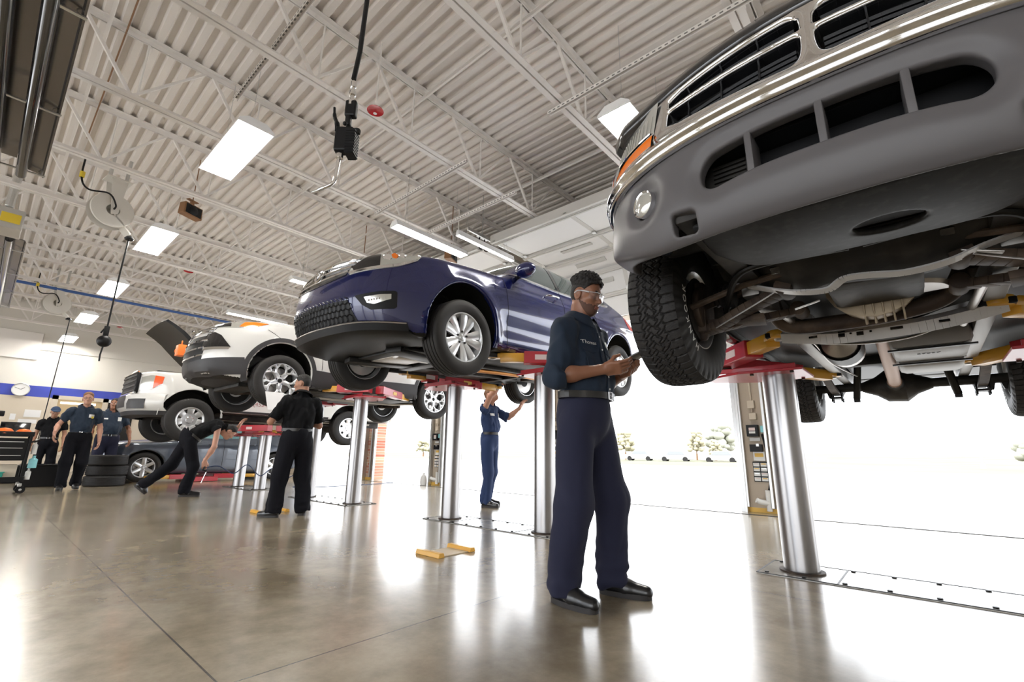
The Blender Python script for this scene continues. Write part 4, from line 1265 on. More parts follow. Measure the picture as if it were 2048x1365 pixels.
    part('belly_shield_inside', lambda m: m.box((0.03, -0.64, 0.48), (0.7, 0.4, 0.02)), M['dark'])
    # front cross-member, deep channel with a pinched lower flange painted as if lit
    def xm(m):
        pts = [(-0.52, 0.50), (-0.40, 0.46), (-0.27, 0.40), (-0.20, 0.375), (-0.10, 0.385), (0.10, 0.375), (0.30, 0.40), (0.42, 0.46), (0.54, 0.50)]
        P = spline([(a, 0, b) for a, b in pts], 6)
        lo2 = [(p.x, -0.13-0.02*math.cos(p.x*9), p.z) for p in P]; hi2 = [(p.x, -0.30, 0.52) for p in P]; bk = [(p.x, 0.05, p.z+0.03) for p in P]; b2 = [(p.x, 0.05, 0.55) for p in P]
        m.grid([hi2, [(a, b-0.10, c+0.045) for a, b, c in lo2], lo2, bk, b2])
    part('front_crossmember', xm, M['grime'])
    def flange(m):
        pts = [(-0.42, -0.10, 0.46), (-0.30, -0.12, 0.405), (-0.21, -0.14, 0.372), (-0.12, -0.13, 0.366), (-0.06, -0.15, 0.392), (0.02, -0.15, 0.388), (0.12, -0.14, 0.375), (0.24, -0.14, 0.385), (0.34, -0.12, 0.425), (0.44, -0.08, 0.46)]
        P = spline(pts, 6)
        P = [(a, b-0.035, c-0.014) for a, b, c in P]
        for a, b in zip(P, P[1:]): m.bar(a, b, 0.035, 0.007, (0, 0.3, 1))
    part('crossmember_flange', flange, mat('flange_edge_lit_tone', (0.66, 0.65, 0.65), 0.3, 0.2))  # highlight from the front light is painted into the flange colour
    for k, (x, y, z, w, d) in enumerate([(-0.08, -0.235, 0.455, 0.085, 0.03), (-0.28, -0.22, 0.46, 0.05, 0.035), (0.14, -0.235, 0.45, 0.03, 0.02), (0.25, -0.235, 0.46, 0.04, 0.03)]):
        part('crossmember_hole', lambda m: m.box((x, y-0.005, z), (w, 0.01, d), (0.9, 0, 0)), M['blackgl'], 0.004)
    for s in (-1, 1):
        # lower wishbone, upright, tie rod, half shaft with bellows, shock
        def arm(m):
            a = [(s*0.28, -0.10, 0.405), (s*0.44, -0.05, 0.37), (s*0.60, -0.01, 0.315), (s*0.68, 0.0, 0.30)]; b = [(s*0.29, 0.27, 0.40), (s*0.46, 0.15, 0.36), (s*0.62, 0.04, 0.315), (s*0.68, 0.02, 0.30)]
            a = spline(a, 5); b = spline(b, 5)
            for p, q in zip(a, a[1:]): m.bar(p, q, 0.085, 0.035)
            for p, q in zip(b, b[1:]): m.bar(p, q, 0.075, 0.035)
            m.prism([(s*0.40, 0.02), (s*0.66, -0.02), (s*0.67, 0.04), (s*0.42, 0.16)], 0.325, 0.355)
            m.cyl((s*0.28, -0.16, 0.41), (s*0.28, -0.03, 0.41), 0.035, n=14); m.cyl((s*0.29, 0.21, 0.405), (s*0.29, 0.33, 0.405), 0.035, n=14)
        part('lower_control_arm', arm, M['rust'], 0.008)
        part('arm_edge', lambda m: [m.bar(p, q, 0.006, 0.004) for p, q in zip(*(lambda P: (P, P[1:]))(spline([(s*0.30, -0.145, 0.395), (s*0.44, -0.093, 0.352), (s*0.60, -0.05, 0.298)], 5)))], M['bare'])
        part('steering_knuckle', lambda m: (m.box((s*0.68, 0, 0.42), (0.07, 0.10, 0.26)), m.cyl((s*0.68, 0, 0.30), (s*0.68, 0, 0.255), 0.035, 0.02, 12), m.lathe([(0, 0.0), (0.10, 0.0), (0.12, 0.03), (0.12, 0.05), (0, 0.05)], (s*0.70, 0, 0.42), 'x', 20)), M['rust'], 0.01)
        part('brake_shield', lambda m: m.lathe([(0.05, 0), (0.155, 0.0), (0.165, 0.015), (0.05, 0.015)], (s*0.70, 0, 0.42), 'x', 30, closed=True), M['grime'])
        part('tie_rod', lambda m: m.tube([(s*0.18, -0.20, 0.46), (s*0.42, -0.18, 0.44), (s*0.68, -0.13, 0.40)], [0.018, 0.014, 0.016], 10), M['rust'])
        def bell(m):
            m.lathe([(0.02, 0)]+[(0.030+0.004*k+(0.012 if k % 2 else 0), 0.012*k) for k in range(9)]+[(0.02, 0.11)], (s*0.50 if s > 0 else -0.60, -0.03, 0.45), 'x', 18)
        part('axle_boot', bell, M['rubber'])
        part('half_shaft', lambda m: m.tube([(s*0.10, 0.02, 0.50), (s*0.45, -0.02, 0.46), (s*0.70, 0, 0.42)], 0.017, 10), M['rust'])
        part('shock_absorber', lambda m: (m.cyl((s*0.50, 0.03, 0.37), (s*0.44, 0.05, 0.62), 0.028, n=14), m.cyl((s*0.44, 0.05, 0.62), (s*0.42, 0.06, 0.76), 0.036, n=14)), M['grime'])
        part('torsion_bar', lambda m: m.cyl((s*0.36, 0.20, 0.385), (s*0.33, 1.05, 0.40), 0.017, n=12), M['bare'])
        part('stabilizer_bar', lambda m: m.tube(spline([(s*0.02, -0.36, 0.44), (s*0.30, -0.36, 0.45), (s*0.42, -0.30, 0.44), (s*0.52, -0.10, 0.40), (s*0.56, 0.0, 0.38)], 6), 0.014, 10), M['dark'])
        part('inner_fender', lambda m: m.grid([[(s*xx, 0.47*math.cos(a), 0.42+0.47*math.sin(a)) for xx in (0.47, 0.66, 0.86)] for a in np.linspace(0.1, PI*0.70, 14)]), M['black'])
        part('frame_rail', lambda m: (m.box((s*0.42, 1.7, 0.475), (0.075, 3.6, 0.13)), m.box((s*0.42, 3.6, 0.56), (0.075, 1.6, 0.13))), mat('dull_frame_steel', (0.30, 0.29, 0.28), 0.45, 0.7), 0.008)
        part('frame_rail_front', lambda m: m.box((s*0.40, -0.45, 0.52), (0.09, 0.9, 0.14)), M['grime'], 0.01)
        part('sill', lambda m: m.box((s*0.82, 1.7, 0.50), (0.08, 2.3, 0.08)), M['truckhood'], 0.02)
        part('leaf_spring', lambda m: [m.bar(a, b, 0.06, 0.028) for a, b in zip(*(lambda P: (P, P[1:]))(spline([(s*0.52, wb-0.72, 0.42), (s*0.52, wb-0.2, 0.33), (s*0.52, wb+0.2, 0.33), (s*0.52, wb+0.70, 0.46)], 5)))], M['rust'])
        part('spring_clamp', lambda m: (m.box((s*0.52, wb, 0.275), (0.10, 0.13, 0.02)), [m.cyl((s*0.52+dx, wb+dy, 0.34), (s*0.52+dx, wb+dy, 0.235), 0.008, n=6) for dx in (-0.04, 0.04) for dy in (-0.05, 0.05)]), M['dark'])
        part('rear_shock', lambda m: (m.cyl((s*0.36, wb-0.05, 0.26), (s*0.28, wb-0.35, 0.62), 0.03, n=14), m.box((s*0.36, wb-0.05, 0.25), (0.05, 0.05, 0.06))), M['dark'])
    part('engine_oil_pan', lambda m: (m.box((0.02, 0.12, 0.46), (0.34, 0.42, 0.14), taper=(0.8, 0.8)), m.box((0.02, 0.10, 0.56), (0.42, 0.5, 0.12))), M['grime'], 0.03)
    part('flange_clip', lambda m: m.box((0.33, -0.14, 0.395), (0.11, 0.035, 0.008), (0, 0.3, 0.1)), M['bare'], 0.003)
    part('flange_clip', lambda m: m.box((-0.22, 0.0, 0.35), (0.10, 0.03, 0.008), (0.2, -0.25, 0.1)), M['bare'], 0.003)
    def trans(m):
        m.cyl((0.0, 0.33, 0.52), (0.0, 0.62, 0.50), 0.19, 0.14, 20); m.box((0.0, 0.85, 0.47), (0.26, 0.42, 0.10)); m.cyl((0, 0.6, 0.52), (0, 1.15, 0.50), 0.13, 0.08, 18)
        for k in range(5): m.box((0.03+0.035*k-0.07, 0.40, 0.42), (0.008, 0.20, 0.20), (0.25, 0, 0))
    part('transmission', trans, mat('weathered_cast_aluminium', (0.36, 0.29, 0.20), 0.5, 0.5, bump=(40, 0.3, 0.004)), 0.012)
    part('exhaust_crossover_pipe', lambda m: m.tube(spline([(-0.42, 0.30, 0.50), (-0.38, 0.42, 0.375), (-0.15, 0.48, 0.365), (0.10, 0.47, 0.375), (0.26, 0.42, 0.41), (0.33, 0.30, 0.50)], 7), 0.040, 14), M['rust'])
    part('dust_cover', lambda m: m.lathe([(0.0, -0.02), (0.16, -0.015), (0.175, 0.0), (0.165, 0.004), (0, 0)], (0.10, 0.28, 0.415), 'z', 30, a0=PI, a1=2*PI), M['bare'])
    # transmission cross-member: pressed channel with holes
    def tcm(m):
        P = spline([(-0.46, 0.72, 0.385), (-0.34, 0.70, 0.36), (-0.18, 0.68, 0.335), (0.02, 0.68, 0.335), (0.20, 0.68, 0.345), (0.34, 0.70, 0.37), (0.46, 0.72, 0.40)], 6)
        for a, b in zip(P, P[1:]): m.bar(a, b, 0.05, 0.062, (0, -0.75, 1))
    t_ = part('transmission_crossmember', tcm, mat('lit_tone_pressed_steel', (0.62, 0.61, 0.61), 0.35, 0.15))  # pale tone carries the front-lit look of this steel
    for x, w, h in ((-0.17, 0.03, 0.04), (-0.09, 0.03, 0.04), (-0.13, 0.009, 0.009), (-0.13, 0.009, 0.009), (0.06, 0.05, 0.016), (-0.30, 0.04, 0.012), (0.24, 0.04, 0.012), (-0.045, 0.01, 0.01)):
        part('mount_hole', lambda m: m.box((x, 0.642, 0.333+abs(x)*0.03), (w, 0.006, h), (-0.64, 0, 0)), M['blackgl'], 0.0, t_)
    def shieldb(m):
        P = spline([(-0.44, 0, 0.41), (-0.28, 0, 0.375), (-0.10, 0, 0.35), (0.10, 0, 0.355), (0.26, 0, 0.40), (0.42, 0, 0.43)], 6)
        m.grid([[(p.x, 0.76, p.z+0.03) for p in P], [(p.x, 1.02, p.z) for p in P], [(p.x, 1.06, p.z+0.04) for p in P]])
    part('heat_shield', shieldb, M['dark'])
    part('heat_shield_edge', lambda m: m.tube(spline([(-0.44, 1.02, 0.41), (-0.28, 1.02, 0.373), (-0.10, 1.02, 0.348), (0.10, 1.02, 0.353), (0.26, 1.02, 0.398), (0.42, 1.02, 0.43)], 6), 0.006, 6), M['bare'])
    part('catalytic_converter', lambda m: (m.tube(spline([(-0.30, 0.5, 0.42), (-0.28, 0.95, 0.43), (-0.26, 1.25, 0.44)], 6), 0.03, 12), m.lathe([(0.03, 0), (0.10, 0.06), (0.115, 0.12), (0.115, 0.40), (0.10, 0.46), (0.03, 0.52)], (-0.25, 1.25, 0.43), 'y', 24)), M['bare'])
    part('muffler_band', lambda m: m.lathe([(0.117, 0.0), (0.12, 0.0), (0.12, 0.22), (0.117, 0.22)], (-0.25, 1.33, 0.43), 'y', 24, closed=True), M['dark'])
    part('drive_shaft', lambda m: (m.cyl((-0.02, 1.2, 0.47), (-0.05, wb-0.24, 0.37), 0.048, 0.048, 20), m.cyl((-0.05, wb-0.26, 0.37), (-0.05, wb-0.14, 0.37), 0.055, 0.04, 16)), mat('primer_brown_shaft', (0.40, 0.26, 0.19), 0.5, 0.4), 0.0)
    tk = part('fuel_tank', lambda m: (m.box((0.19, 1.55, 0.415), (0.38, 0.55, 0.16)), m.box((0.19, 2.02, 0.40), (0.36, 0.42, 0.18))), M['tank'], 0.045)
    part('tank_strap', lambda m: m.box((0.19, 1.80, 0.322), (0.40, 0.03, 0.01)), M['dark'], 0, tk)
    part('tank_strap', lambda m: m.box((0.19, 1.30, 0.333), (0.40, 0.03, 0.01)), M['dark'], 0, tk)
    m = MB(); put_text(m, '27097', 0.045, Matrix.Translation((0.18, 1.50, 0.3335)) @ Matrix.Rotation(PI, 4, 'X')); m.build('moulded_number', M['grime'], tk)
    def axle(m):
        m.cyl((-0.70, wb, 0.37), (0.70, wb, 0.37), 0.042, n=18)
        m.lathe([(0.045, -0.26), (0.09, -0.15), (0.15, -0.07), (0.155, 0.07), (0.09, 0.15), (0.045, 0.26)], (-0.05, wb, 0.365), 'x', 24)
        m.lathe([(0.05, -0.22), (0.07, -0.14), (0.12, -0.06)], (-0.05, wb, 0.37), 'y', 20)
    part('rear_axle', axle, M['grime'])
    for x in (-0.66, -0.58, -0.02+0.6, 0.66): part('axle_bracket', lambda m: m.prism([(x-0.03, 0.36), (x+0.03, 0.36), (x+0.008, 0.275), (x-0.008, 0.275)], wb-0.02, wb+0.02, 'y'), M['grime'])
    part('rear_crossmember', lambda m: m.box((0, wb-0.75, 0.50), (0.84, 0.10, 0.08)), M['grime'], 0.01)
    part('rear_crossmember', lambda m: m.box((0, wb+0.8, 0.58), (0.84, 0.10, 0.08)), M['grime'], 0.01)
    part('brake_line', lambda m: m.tube(spline([(-0.38, 0.6, 0.43), (-0.36, 1.2, 0.40), (-0.38, 2.0, 0.41), (-0.3, 2.9, 0.42)], 6), 0.005, 6), M['bare'])
    part('floor_panel', lambda m: (m.box((0, 1.6, 0.60), (1.6, 2.4, 0.03)), m.box((0, 3.4, 0.66), (1.5, 1.9, 0.03))), M['grime'])
    w = make_wheel(car, 0.38, 0.25, 0.205, 'eight', 'at', 5)
    # raised white lettering on both sidewalls
    ty = [ch for ch in w.children if ch.name.startswith('tyre')][0]
    for sg in (1, -1):
        m = MB()
        for txt, a0, size in (('HANKOOK', -0.42 if sg < 0 else PI+0.42, 0.050),):
            for i, chx in enumerate(txt):
                a = a0-sg*0.185*(i-3)
                V, F = text_mesh(chx, size, 0.0006)
                r = 0.268
                u = Vector((0, math.cos(a), math.sin(a)))                # outward
                tv = Vector((0, -math.sin(a), math.cos(a)))*-sg           # along the reading direction
                M3 = Matrix((tv, u, Vector((sg, 0, 0)))).transposed().to_4x4(); M3.translation = u*r+Vector((sg*0.1262, 0, 0))
                m.add([M3 @ Vector(p) for p in V], F)
        m.build('raised_lettering', M['whitepl'], w, smooth=0, fixn=False)
    place_wheels(car, w, 0.787, wb, 0.42)
    for o in list(car.children):
        pass
    return car
TRK = build_truck((-0.09, 2.33, 1.05))
# ================================================================ in-ground two-post lifts
POSTX, POSTY, POSTR = 0.685, 3.78, 0.105
def build_lift(xc, ztop, padz, label, pads, xl=-POSTX, xr=POSTX, rise=0.13):
    """pads: for each post [front pad (x,y), rear pad (x,y)] in lift space (origin = bay centre on the floor)"""
    t = thing('vehicle_lift', label, 'vehicle lift', (xc, 0, 0), group='in-ground two-post lifts')
    m = MB(); x0, x1, y0, y1 = xl-0.22, xr+0.22, POSTY-0.22, POSTY+0.26
    m.box(((x0+x1)/2, (y0+y1)/2, 0.003), (x1-x0, y1-y0, 0.006)); pl = m.build('floor_plate', mat('worn_floor_plate', (0.33, 0.31, 0.27), 0.22, 0.3, var=(5, (0.42, 0.40, 0.36), 0.4, 0.6)), t, smooth=0)
    m = MB()
    for a, b in (((x0, y0), (x1, y0)), ((x0, y1), (x1, y1)), ((x0, y0), (x0, y1)), ((x1, y0), (x1, y1)), ((xl+0.22, y0), (xl+0.22, y1)), ((xr-0.22, y0), (xr-0.22, y1))):
        m.bar((*a, 0.006), (*b, 0.006), 0.010, 0.004)
    m.build('plate_seam', M['dark'], pl, smooth=0)
    m = MB(); n = 9
    for k in range(n):
        for yy in (y0+0.035, y1-0.035): m.cyl((x0+0.05+(x1-x0-0.1)*k/(n-1), yy, 0.006), (x0+0.05+(x1-x0-0.1)*k/(n-1), yy, 0.013), 0.013, n=8)
    m.build('plate_bolts', M['dark'], pl, smooth=0)
    for x, pd in ((xl, pads[0]), (xr, pads[1])):
        m = MB(); m.lathe([(POSTR, 0.0), (POSTR, ztop+0.01), (0, ztop+0.01)], (x, POSTY, 0), n=48); ps = m.build('post', M['post'], t, smooth=60)
        m = MB(); m.lathe([(POSTR+0.001, 0.006), (POSTR+0.028, 0.006), (POSTR+0.028, 0.016), (POSTR+0.001, 0.016)], (x, POSTY, 0), n=40, closed=True); m.build('post_collar', M['rust'], ps)
        s = 1 if x > 0 else -1
        m = MB()
        poly = [(x-s*0.19, POSTY-0.22), (x+s*0.20, POSTY-0.25), (x+s*0.48, POSTY-0.10), (x+s*0.48, POSTY+0.10), (x+s*0.20, POSTY+0.25), (x-s*0.19, POSTY+0.22)]
        m.prism(poly, ztop, ztop+0.018)
        for sx in (-1, 1): m.box((x+s*0.10, POSTY+sx*0.2, ztop+0.035), (0.5, 0.016, 0.035))
        m.box((x+s*0.02, POSTY, ztop+0.04), (0.25, 0.22, 0.045)); m.prism([(a+s*0.0, b) for a, b in poly], ztop+0.205, ztop+0.217) if False else None
        bo = m.build('bolster', M['red'], t, smooth=0, bevel=0.004)
        m = MB()
        for sy in (-1, 1):
            for sx in (-0.125, 0.125): m.cyl((x+sx, POSTY+sy*0.2, ztop-0.012), (x+sx, POSTY+sy*0.2, ztop+0.002), 0.013, n=6)
        m.build('bolster_bolts', M['rust'], bo, smooth=0)
        for (px_, py_), sy in zip(pd, (-1, 1)):
            z = ztop+0.075+0.055
            piv = Vector((x+s*0.33, POSTY+sy*0.12, z)); pad = Vector((px_, py_, z))
            d = pad-piv; L = d.length; u = d/L
            e1 = piv+u*min(0.62*L, L-0.30)
            m = MB(); m.bar(piv-u*0.06, e1, 0.125, 0.115); arm = m.build('arm', M['red'], t, smooth=0, bevel=0.006)
            m = MB(); m.cyl(piv+Vector((0, 0, -0.075)), piv+Vector((0, 0, 0.075)), 0.05, n=18); m.build('pivot_pin', M['rust'], arm)
            rgt = u.cross(Vector((0, 0, 1)))
            for sd in (-1, 1):
                m = MB(); c = piv+u*(e1-piv).length*0.55+rgt*sd*0.0645
                m.bar(c-u*0.07, c+u*0.07, 0.002, 0.05); m.build('warning_sticker', M['ysticker'] if sy > 0 else M['sticker'], arm, smooth=0)
            e0 = e1-u*0.05; e2 = pad-u*0.07
            m = MB(); m.bar(e0, e2, 0.088, 0.085); m.bar(e2-u*0.02+Vector((0, 0, 0.015)), pad+Vector((0, 0, 0.015)), 0.09, 0.045)
            m.lathe([(0, -0.01), (0.062, -0.008), (0.066, 0.0), (0.066, 0.035), (0.060, 0.04), (0, 0.04)], pad, n=28)
            ext = m.build('arm_extension', M['yellow'], arm, smooth=35, bevel=0.004)
            m = MB(); m.lathe([(0, -0.022), (0.024, -0.02), (0.03, -0.009), (0.0, -0.009)], pad, n=20); m.cyl(pad+Vector((0, 0, 0.03)), (pad.x, pad.y, padz-0.035), 0.022, n=14); m.build('screw', M['bare'], arm)
            m = MB(); m.box((pad.x, pad.y, padz-0.016), (0.13, 0.11, 0.032)); m.build('rubber_pad', M['black'], arm, smooth=0, bevel=0.006)
    return t
build_lift(BAY[0], 1.315, 1.47, 'in-ground lift with polished posts holding up the dark pickup at the right', [[(-0.50, 3.10), (-0.46, 4.92)], [(0.42, 3.05), (0.40, 4.75)]], xl=-0.665)
build_lift(BAY[1], 1.52, 1.705, 'in-ground lift with two polished posts holding up the blue sedan', [[(-1.02, 3.25), (-0.98, 4.85)], [(0.50, 3.2), (0.50, 4.85)]])
build_lift(BAY[2], 1.505, 1.675, 'in-ground lift with polished posts holding up the white crossover', [[(-1.05, 3.25), (-1.05, 4.85)], [(0.38, 3.25), (0.38, 4.85)]], xl=-0.71, xr=0.67)
build_lift(BAY[3], 1.02, 1.22, 'shorter in-ground lift with two posts holding up the white work pickup', [[(-0.87, 3.2), (-0.87, 4.8)], [(0.03, 3.2), (0.03, 4.8)]], xl=-0.37, xr=0.72)
def floor_arms(xc):
    t = thing('lowered_lift', 'lowered red and yellow lift arms lying on the floor beside the grey sedan', 'vehicle lift', (xc, 0, 0))
    for x, s in ((-0.55, -1), (0.55, 1)):
        m = MB(); m.box((x, POSTY, 0.06), (0.35, 0.5, 0.10)); m.build('bolster', M['red'], t, smooth=0, bevel=0.006)
        for sy in (-1, 1):
            m = MB(); m.bar((x, POSTY+sy*0.2, 0.12), (x+s*0.05, POSTY+sy*0.72, 0.12), 0.12, 0.10); a = m.build('arm', M['red'], t, smooth=0, bevel=0.005)
            m = MB(); m.bar((x+s*0.05, POSTY+sy*0.68, 0.12), (x+s*0.1, POSTY+sy*1.1, 0.12), 0.085, 0.075); m.cyl((x+s*0.1, POSTY+sy*1.12, 0.09), (x+s*0.1, POSTY+sy*1.12, 0.15), 0.06, n=18); m.build('arm_extension', M['yellow'], a, bevel=0.004)
    return t
floor_arms(BAY[4]+0.25)
for k, (x, y, lab) in enumerate([(-2.88, 2.53, 'yellow-edged wheel-spotting plate on the floor in the middle of the shop'), (-6.22, 2.57, 'yellow-edged wheel-spotting plate on the floor beside the man in the black polo')]):
    t = thing('wheel_plate', lab, 'floor plate', (x, y, 0), 0, 'wheel plates on the floor')
    m = MB(); m.box((0, 0, 0.004), (0.23, 0.32, 0.006)); m.build('plate', mat('pale_tan_plate', (0.62, 0.50, 0.33), 0.4), t, smooth=0)
    for s in (-1, 1):
        m = MB(); m.prism([(s*0.155-0.03, 0.001), (s*0.155+0.03, 0.001), (s*0.155+0.02, 0.032), (s*0.155-0.02, 0.032)], -0.135, 0.135, 'x'); m.build('stop_bar', M['yellow'], t, smooth=0, bevel=0.003)
# ================================================================ white crossover, white work pickup, grey sedan
def build_crossover(loc):
    car = thing('crossover', 'white compact crossover with charcoal lower trim raised behind the blue sedan', 'car', loc)
    wb = 2.68
    c = Car(k=0.06, kc=0.05, crown=0.06, cab=True, windb=0.25, roofc=0.12, cabz=0.95, extra=[])
    c.nose = curve([0.12, 0.24, 0.34, 0.45, 0.6, 0.75, 0.88, 0.98, 1.05, 1.2], [-0.66, -0.78, -0.85, -0.875, -0.885, -0.87, -0.83, -0.76, -0.66, -0.4])
    c.bulge = lambda x: 0.08*(x/0.6)**2+0.46*(np.maximum(0, x-0.36)/0.56)**2.8
    c.width = curve([0.1, 0.25, 0.4, 0.55, 0.7, 0.85, 1.0, 1.1, 1.5], [0.84, 0.89, 0.905, 0.915, 0.92, 0.915, 0.89, 0.86, 0.7])
    c.taper = curve([-1, 0, 1, 2.6, 3.6], [0.99, 1, 1, 1, 0.95])
    c.top = curve([-1, -0.85, -0.6, -0.2, 0.3, 0.6, 1.2, 2.4, 3.6], [0.97, 1.0, 1.05, 1.10, 1.14, 1.14, 1.12, 1.14, 1.15])
    c.bot = curve([-1.2, -0.7, -0.35, 0, 2.5, 3.2, 3.7], [0.36, 0.28, 0.23, 0.22, 0.23, 0.34, 0.45])
    c.tail = curve([0.1, 0.5, 0.9, 1.2], [3.4, 3.58, 3.58, 3.5]); c.rbulge = lambda x: 0.08*(x/0.6)**2+0.25*(np.maximum(0, x-0.45)/0.47)**3
    c.cabw = curve([0.95, 1.15, 1.35, 1.55, 1.7], [0.88, 0.85, 0.77, 0.68, 0.6]); c.wind = curve([0.9, 1.14, 1.3, 1.5, 1.62, 1.7], [-0.05, 0.38, 0.62, 0.95, 1.2, 1.4])
    c.rear = curve([0.9, 1.2, 1.45, 1.6, 1.7], [3.5, 3.42, 3.2, 3.05, 2.9]); c.roof = curve([0, 0.8, 1.2, 1.7, 2.4, 3.0, 3.5], [1.5, 1.6, 1.655, 1.68, 1.66, 1.61, 1.5])
    c.arches = [(0, 0.37, 0.405, 0.5), (wb, 0.37, 0.40, 0.5)]
    c.build(car, M['whitecar'], (-0.98, -1.0, 0.14), (0.98, 3.7, 1.72), 0.016)
    bv = c.bvh
    for s, pr in ((1, '+x'), (-1, '-x')):
        prj = CORNER_L if s > 0 else (Vector((-0.7071, 0.7071, 0)), Vector((0, 0, 1)), Vector((0.7071, 0.7071, 0)))
        for tp, bt in (([(0.72, 1.20), (1.1, 1.48), (1.4, 1.56)], [(0.68, 1.15), (1.1, 1.14), (1.4, 1.14)]), ([(1.5, 1.57), (2.1, 1.55)], [(1.5, 1.14), (2.2, 1.17)]), ([(2.2, 1.54), (2.9, 1.45)], [(2.28, 1.18), (2.9, 1.26)])):
            m = MB(); patch(m, bv, tp, bt, pr, 12, 6); m.build('side_window', M['glass'], car)
        # lower cladding: arch lips, sill, bumper corner
        for ya in (0, wb):
            m = MB(); an = np.linspace(-0.35, PI+0.35, 40)
            patch(m, bv, [(ya+0.475*math.cos(a), 0.37+0.475*math.sin(a)) for a in an], [(ya+0.421*math.cos(a), 0.37+0.421*math.sin(a)) for a in an], pr, 44, 3, 0.014, 0.02); m.build('arch_cladding', M['cladding'], car)
        m = MB(); patch(m, bv, [(0.42, 0.47), (1.4, 0.44), (2.27, 0.47)], [(0.42, 0.235), (1.4, 0.235), (2.27, 0.235)], pr, 20, 5, 0.014, 0.02); m.build('sill_cladding', M['cladding'], car)
        m = MB(); patch(m, bv, [(-0.62, 0.47), (-0.2, 0.49), (0.25, 0.52)], [(-0.6, 0.30), (-0.2, 0.28), (0.30, 0.30)], prj, 22, 5, 0.012, 0.02); m.build('bumper_cladding', M['cladding'], car)
        m = MB(); patch(m, bv, [(-0.28, 0.84), (-0.16, 0.845), (-0.06, 0.80), (0.07, 0.655)], [(-0.33, 0.64), (-0.2, 0.625), (-0.06, 0.63), (0.08, 0.64)], prj, 20, 6, 0.006, 0.015); fg = m.build('fog_lamp_bezel', M['blackgl'], car)
        m = MB(); patch(m, bv, [(-0.31, 0.635), (0.07, 0.645)], [(-0.30, 0.595), (0.06, 0.615)], prj, 12, 3, 0.010, 0.01); m.build('fog_lamp', M['chrome'], fg)
        m = MB(); patch(m, bv, [(-0.30, 0.955), (-0.05, 1.005), (0.25, 1.02), (0.42, 1.01)], [(-0.22, 0.905), (0.0, 0.915), (0.2, 0.92), (0.3, 0.94)], prj, 22, 5, 0.005, 0.02); hl = m.build('headlamp', M['lens'], car)
        m = MB(); patch(m, bv, [(0.16, 1.012), (0.28, 1.02), (0.43, 1.012)], [(0.12, 0.935), (0.25, 0.94), (0.33, 0.96)], prj, 10, 4, 0.009, 0.01); m.build('turn_signal', M['orange'], hl)
        m = MB(); patch(m, bv, [(-0.22, 0.955), (0.0, 0.985)], [(-0.18, 0.92), (0.02, 0.93)], prj, 8, 4, 0.009, 0.01); m.build('headlamp_housing', M['blackgl'], hl)
        m = MB(); patch(m, bv, [(2.95, 1.2), (3.3, 1.15)], [(3.0, 0.95), (3.4, 0.9)], pr, 6, 5); m.build('tail_lamp', M['redlens'], car)
        m = MB()
        for ln in ([(0.55, 0.48), (0.52, 1.1)], [(1.45, 0.46), (1.45, 1.12)], [(2.25, 0.8), (2.22, 1.16)], [(-0.02, 0.80), (-0.25, 0.93)]): ribbon(m, bv, ln, 0.006, pr, 20, 0.0015, 0.003)
        m.build('door_seam', M['dark'], car)
        m = MB(); m.ball((s*1.02, 0.72, 1.19), (0.11, 0.08, 0.085)); mo = m.build('door_mirror', M['whitecar'], car)
        m = MB(); m.tube([(s*0.82, 0.78, 1.15), (s*0.95, 0.74, 1.16)], 0.025, 8); m.build('mirror_arm', M['black'], mo)
    m = MB(); patch(m, bv, [(-0.6, 1.5), (0, 1.57), (0.6, 1.5)], [(-0.74, 1.17), (0, 1.18), (0.74, 1.17)], '-y', 20, 8); m.build('windscreen', M['glass'], car)
    gt = [(-0.52, 0.93), (0, 0.955), (0.52, 0.93)]; gb = [(-0.48, 0.84), (0, 0.86), (0.48, 0.84)]
    m = MB(); patch(m, bv, gt, gb, '-y', 24, 4, 0.006, 0.02); g = m.build('upper_grille', M['blackgl'], car)
    for t in (0.15, 0.55, 0.95):
        G = resample(gt, 24); H = resample(gb, 24); m = MB(); ribbon(m, bv, G+(H-G)*t, 0.022, '-y', 24, 0.016, 0.015); m.build('grille_bar', M['chrome'], g)
    m = MB(); m.lathe([(0, 0), (0.06, 0), (0.055, 0.012), (0, 0.014)], (0, 0, 0), 'y', 24)
    m.v = [(a*1.5, -b-0.895, cc*0.62+0.905) for a, b, cc in m.v]; m.build('oval_badge', M['chrome'], g)
    lt = [(-0.50, 0.80), (0, 0.82), (0.50, 0.80)]; lb = [(-0.40, 0.48), (0, 0.46), (0.40, 0.48)]
    m = MB(); patch(m, bv, lt, lb, '-y', 24, 5, 0.005, 0.015); g = m.build('lower_grille', M['black'], car)
    for t in (0.2, 0.5, 0.8):
        G = resample(lt, 24); H = resample(lb, 24); m = MB(); ribbon(m, bv, G+(H-G)*t, 0.02, '-y', 24, 0.014, 0.012); m.build('grille_bar', M['chrome'], g)
    P = []
    for t in np.linspace(-1, 1, 26):
        x = t*0.76; yy = -0.84+0.08*(abs(x)/0.6)**2+0.46*(max(0, abs(x)-0.36)/0.56)**2.8
        P.append([(x, yy, 0.40), (x, yy+0.06, 0.31), (x*0.95, yy+0.24, 0.255), (x*0.9, max(yy+0.55, -0.35), 0.21)])
    m = MB(); m.grid(P); m.build('chin_panel', M['cladding'], car)
    m = MB(); m.box((0, -0.22, 0.2), (1.0, 0.34, 0.05)); m.box((0, 1.3, 0.21), (1.4, 2.0, 0.04)); m.box((0, 3.1, 0.32), (1.0, 0.4, 0.1)); m.build('underbody', M['grime'], car, bevel=0.01)
    m = MB()
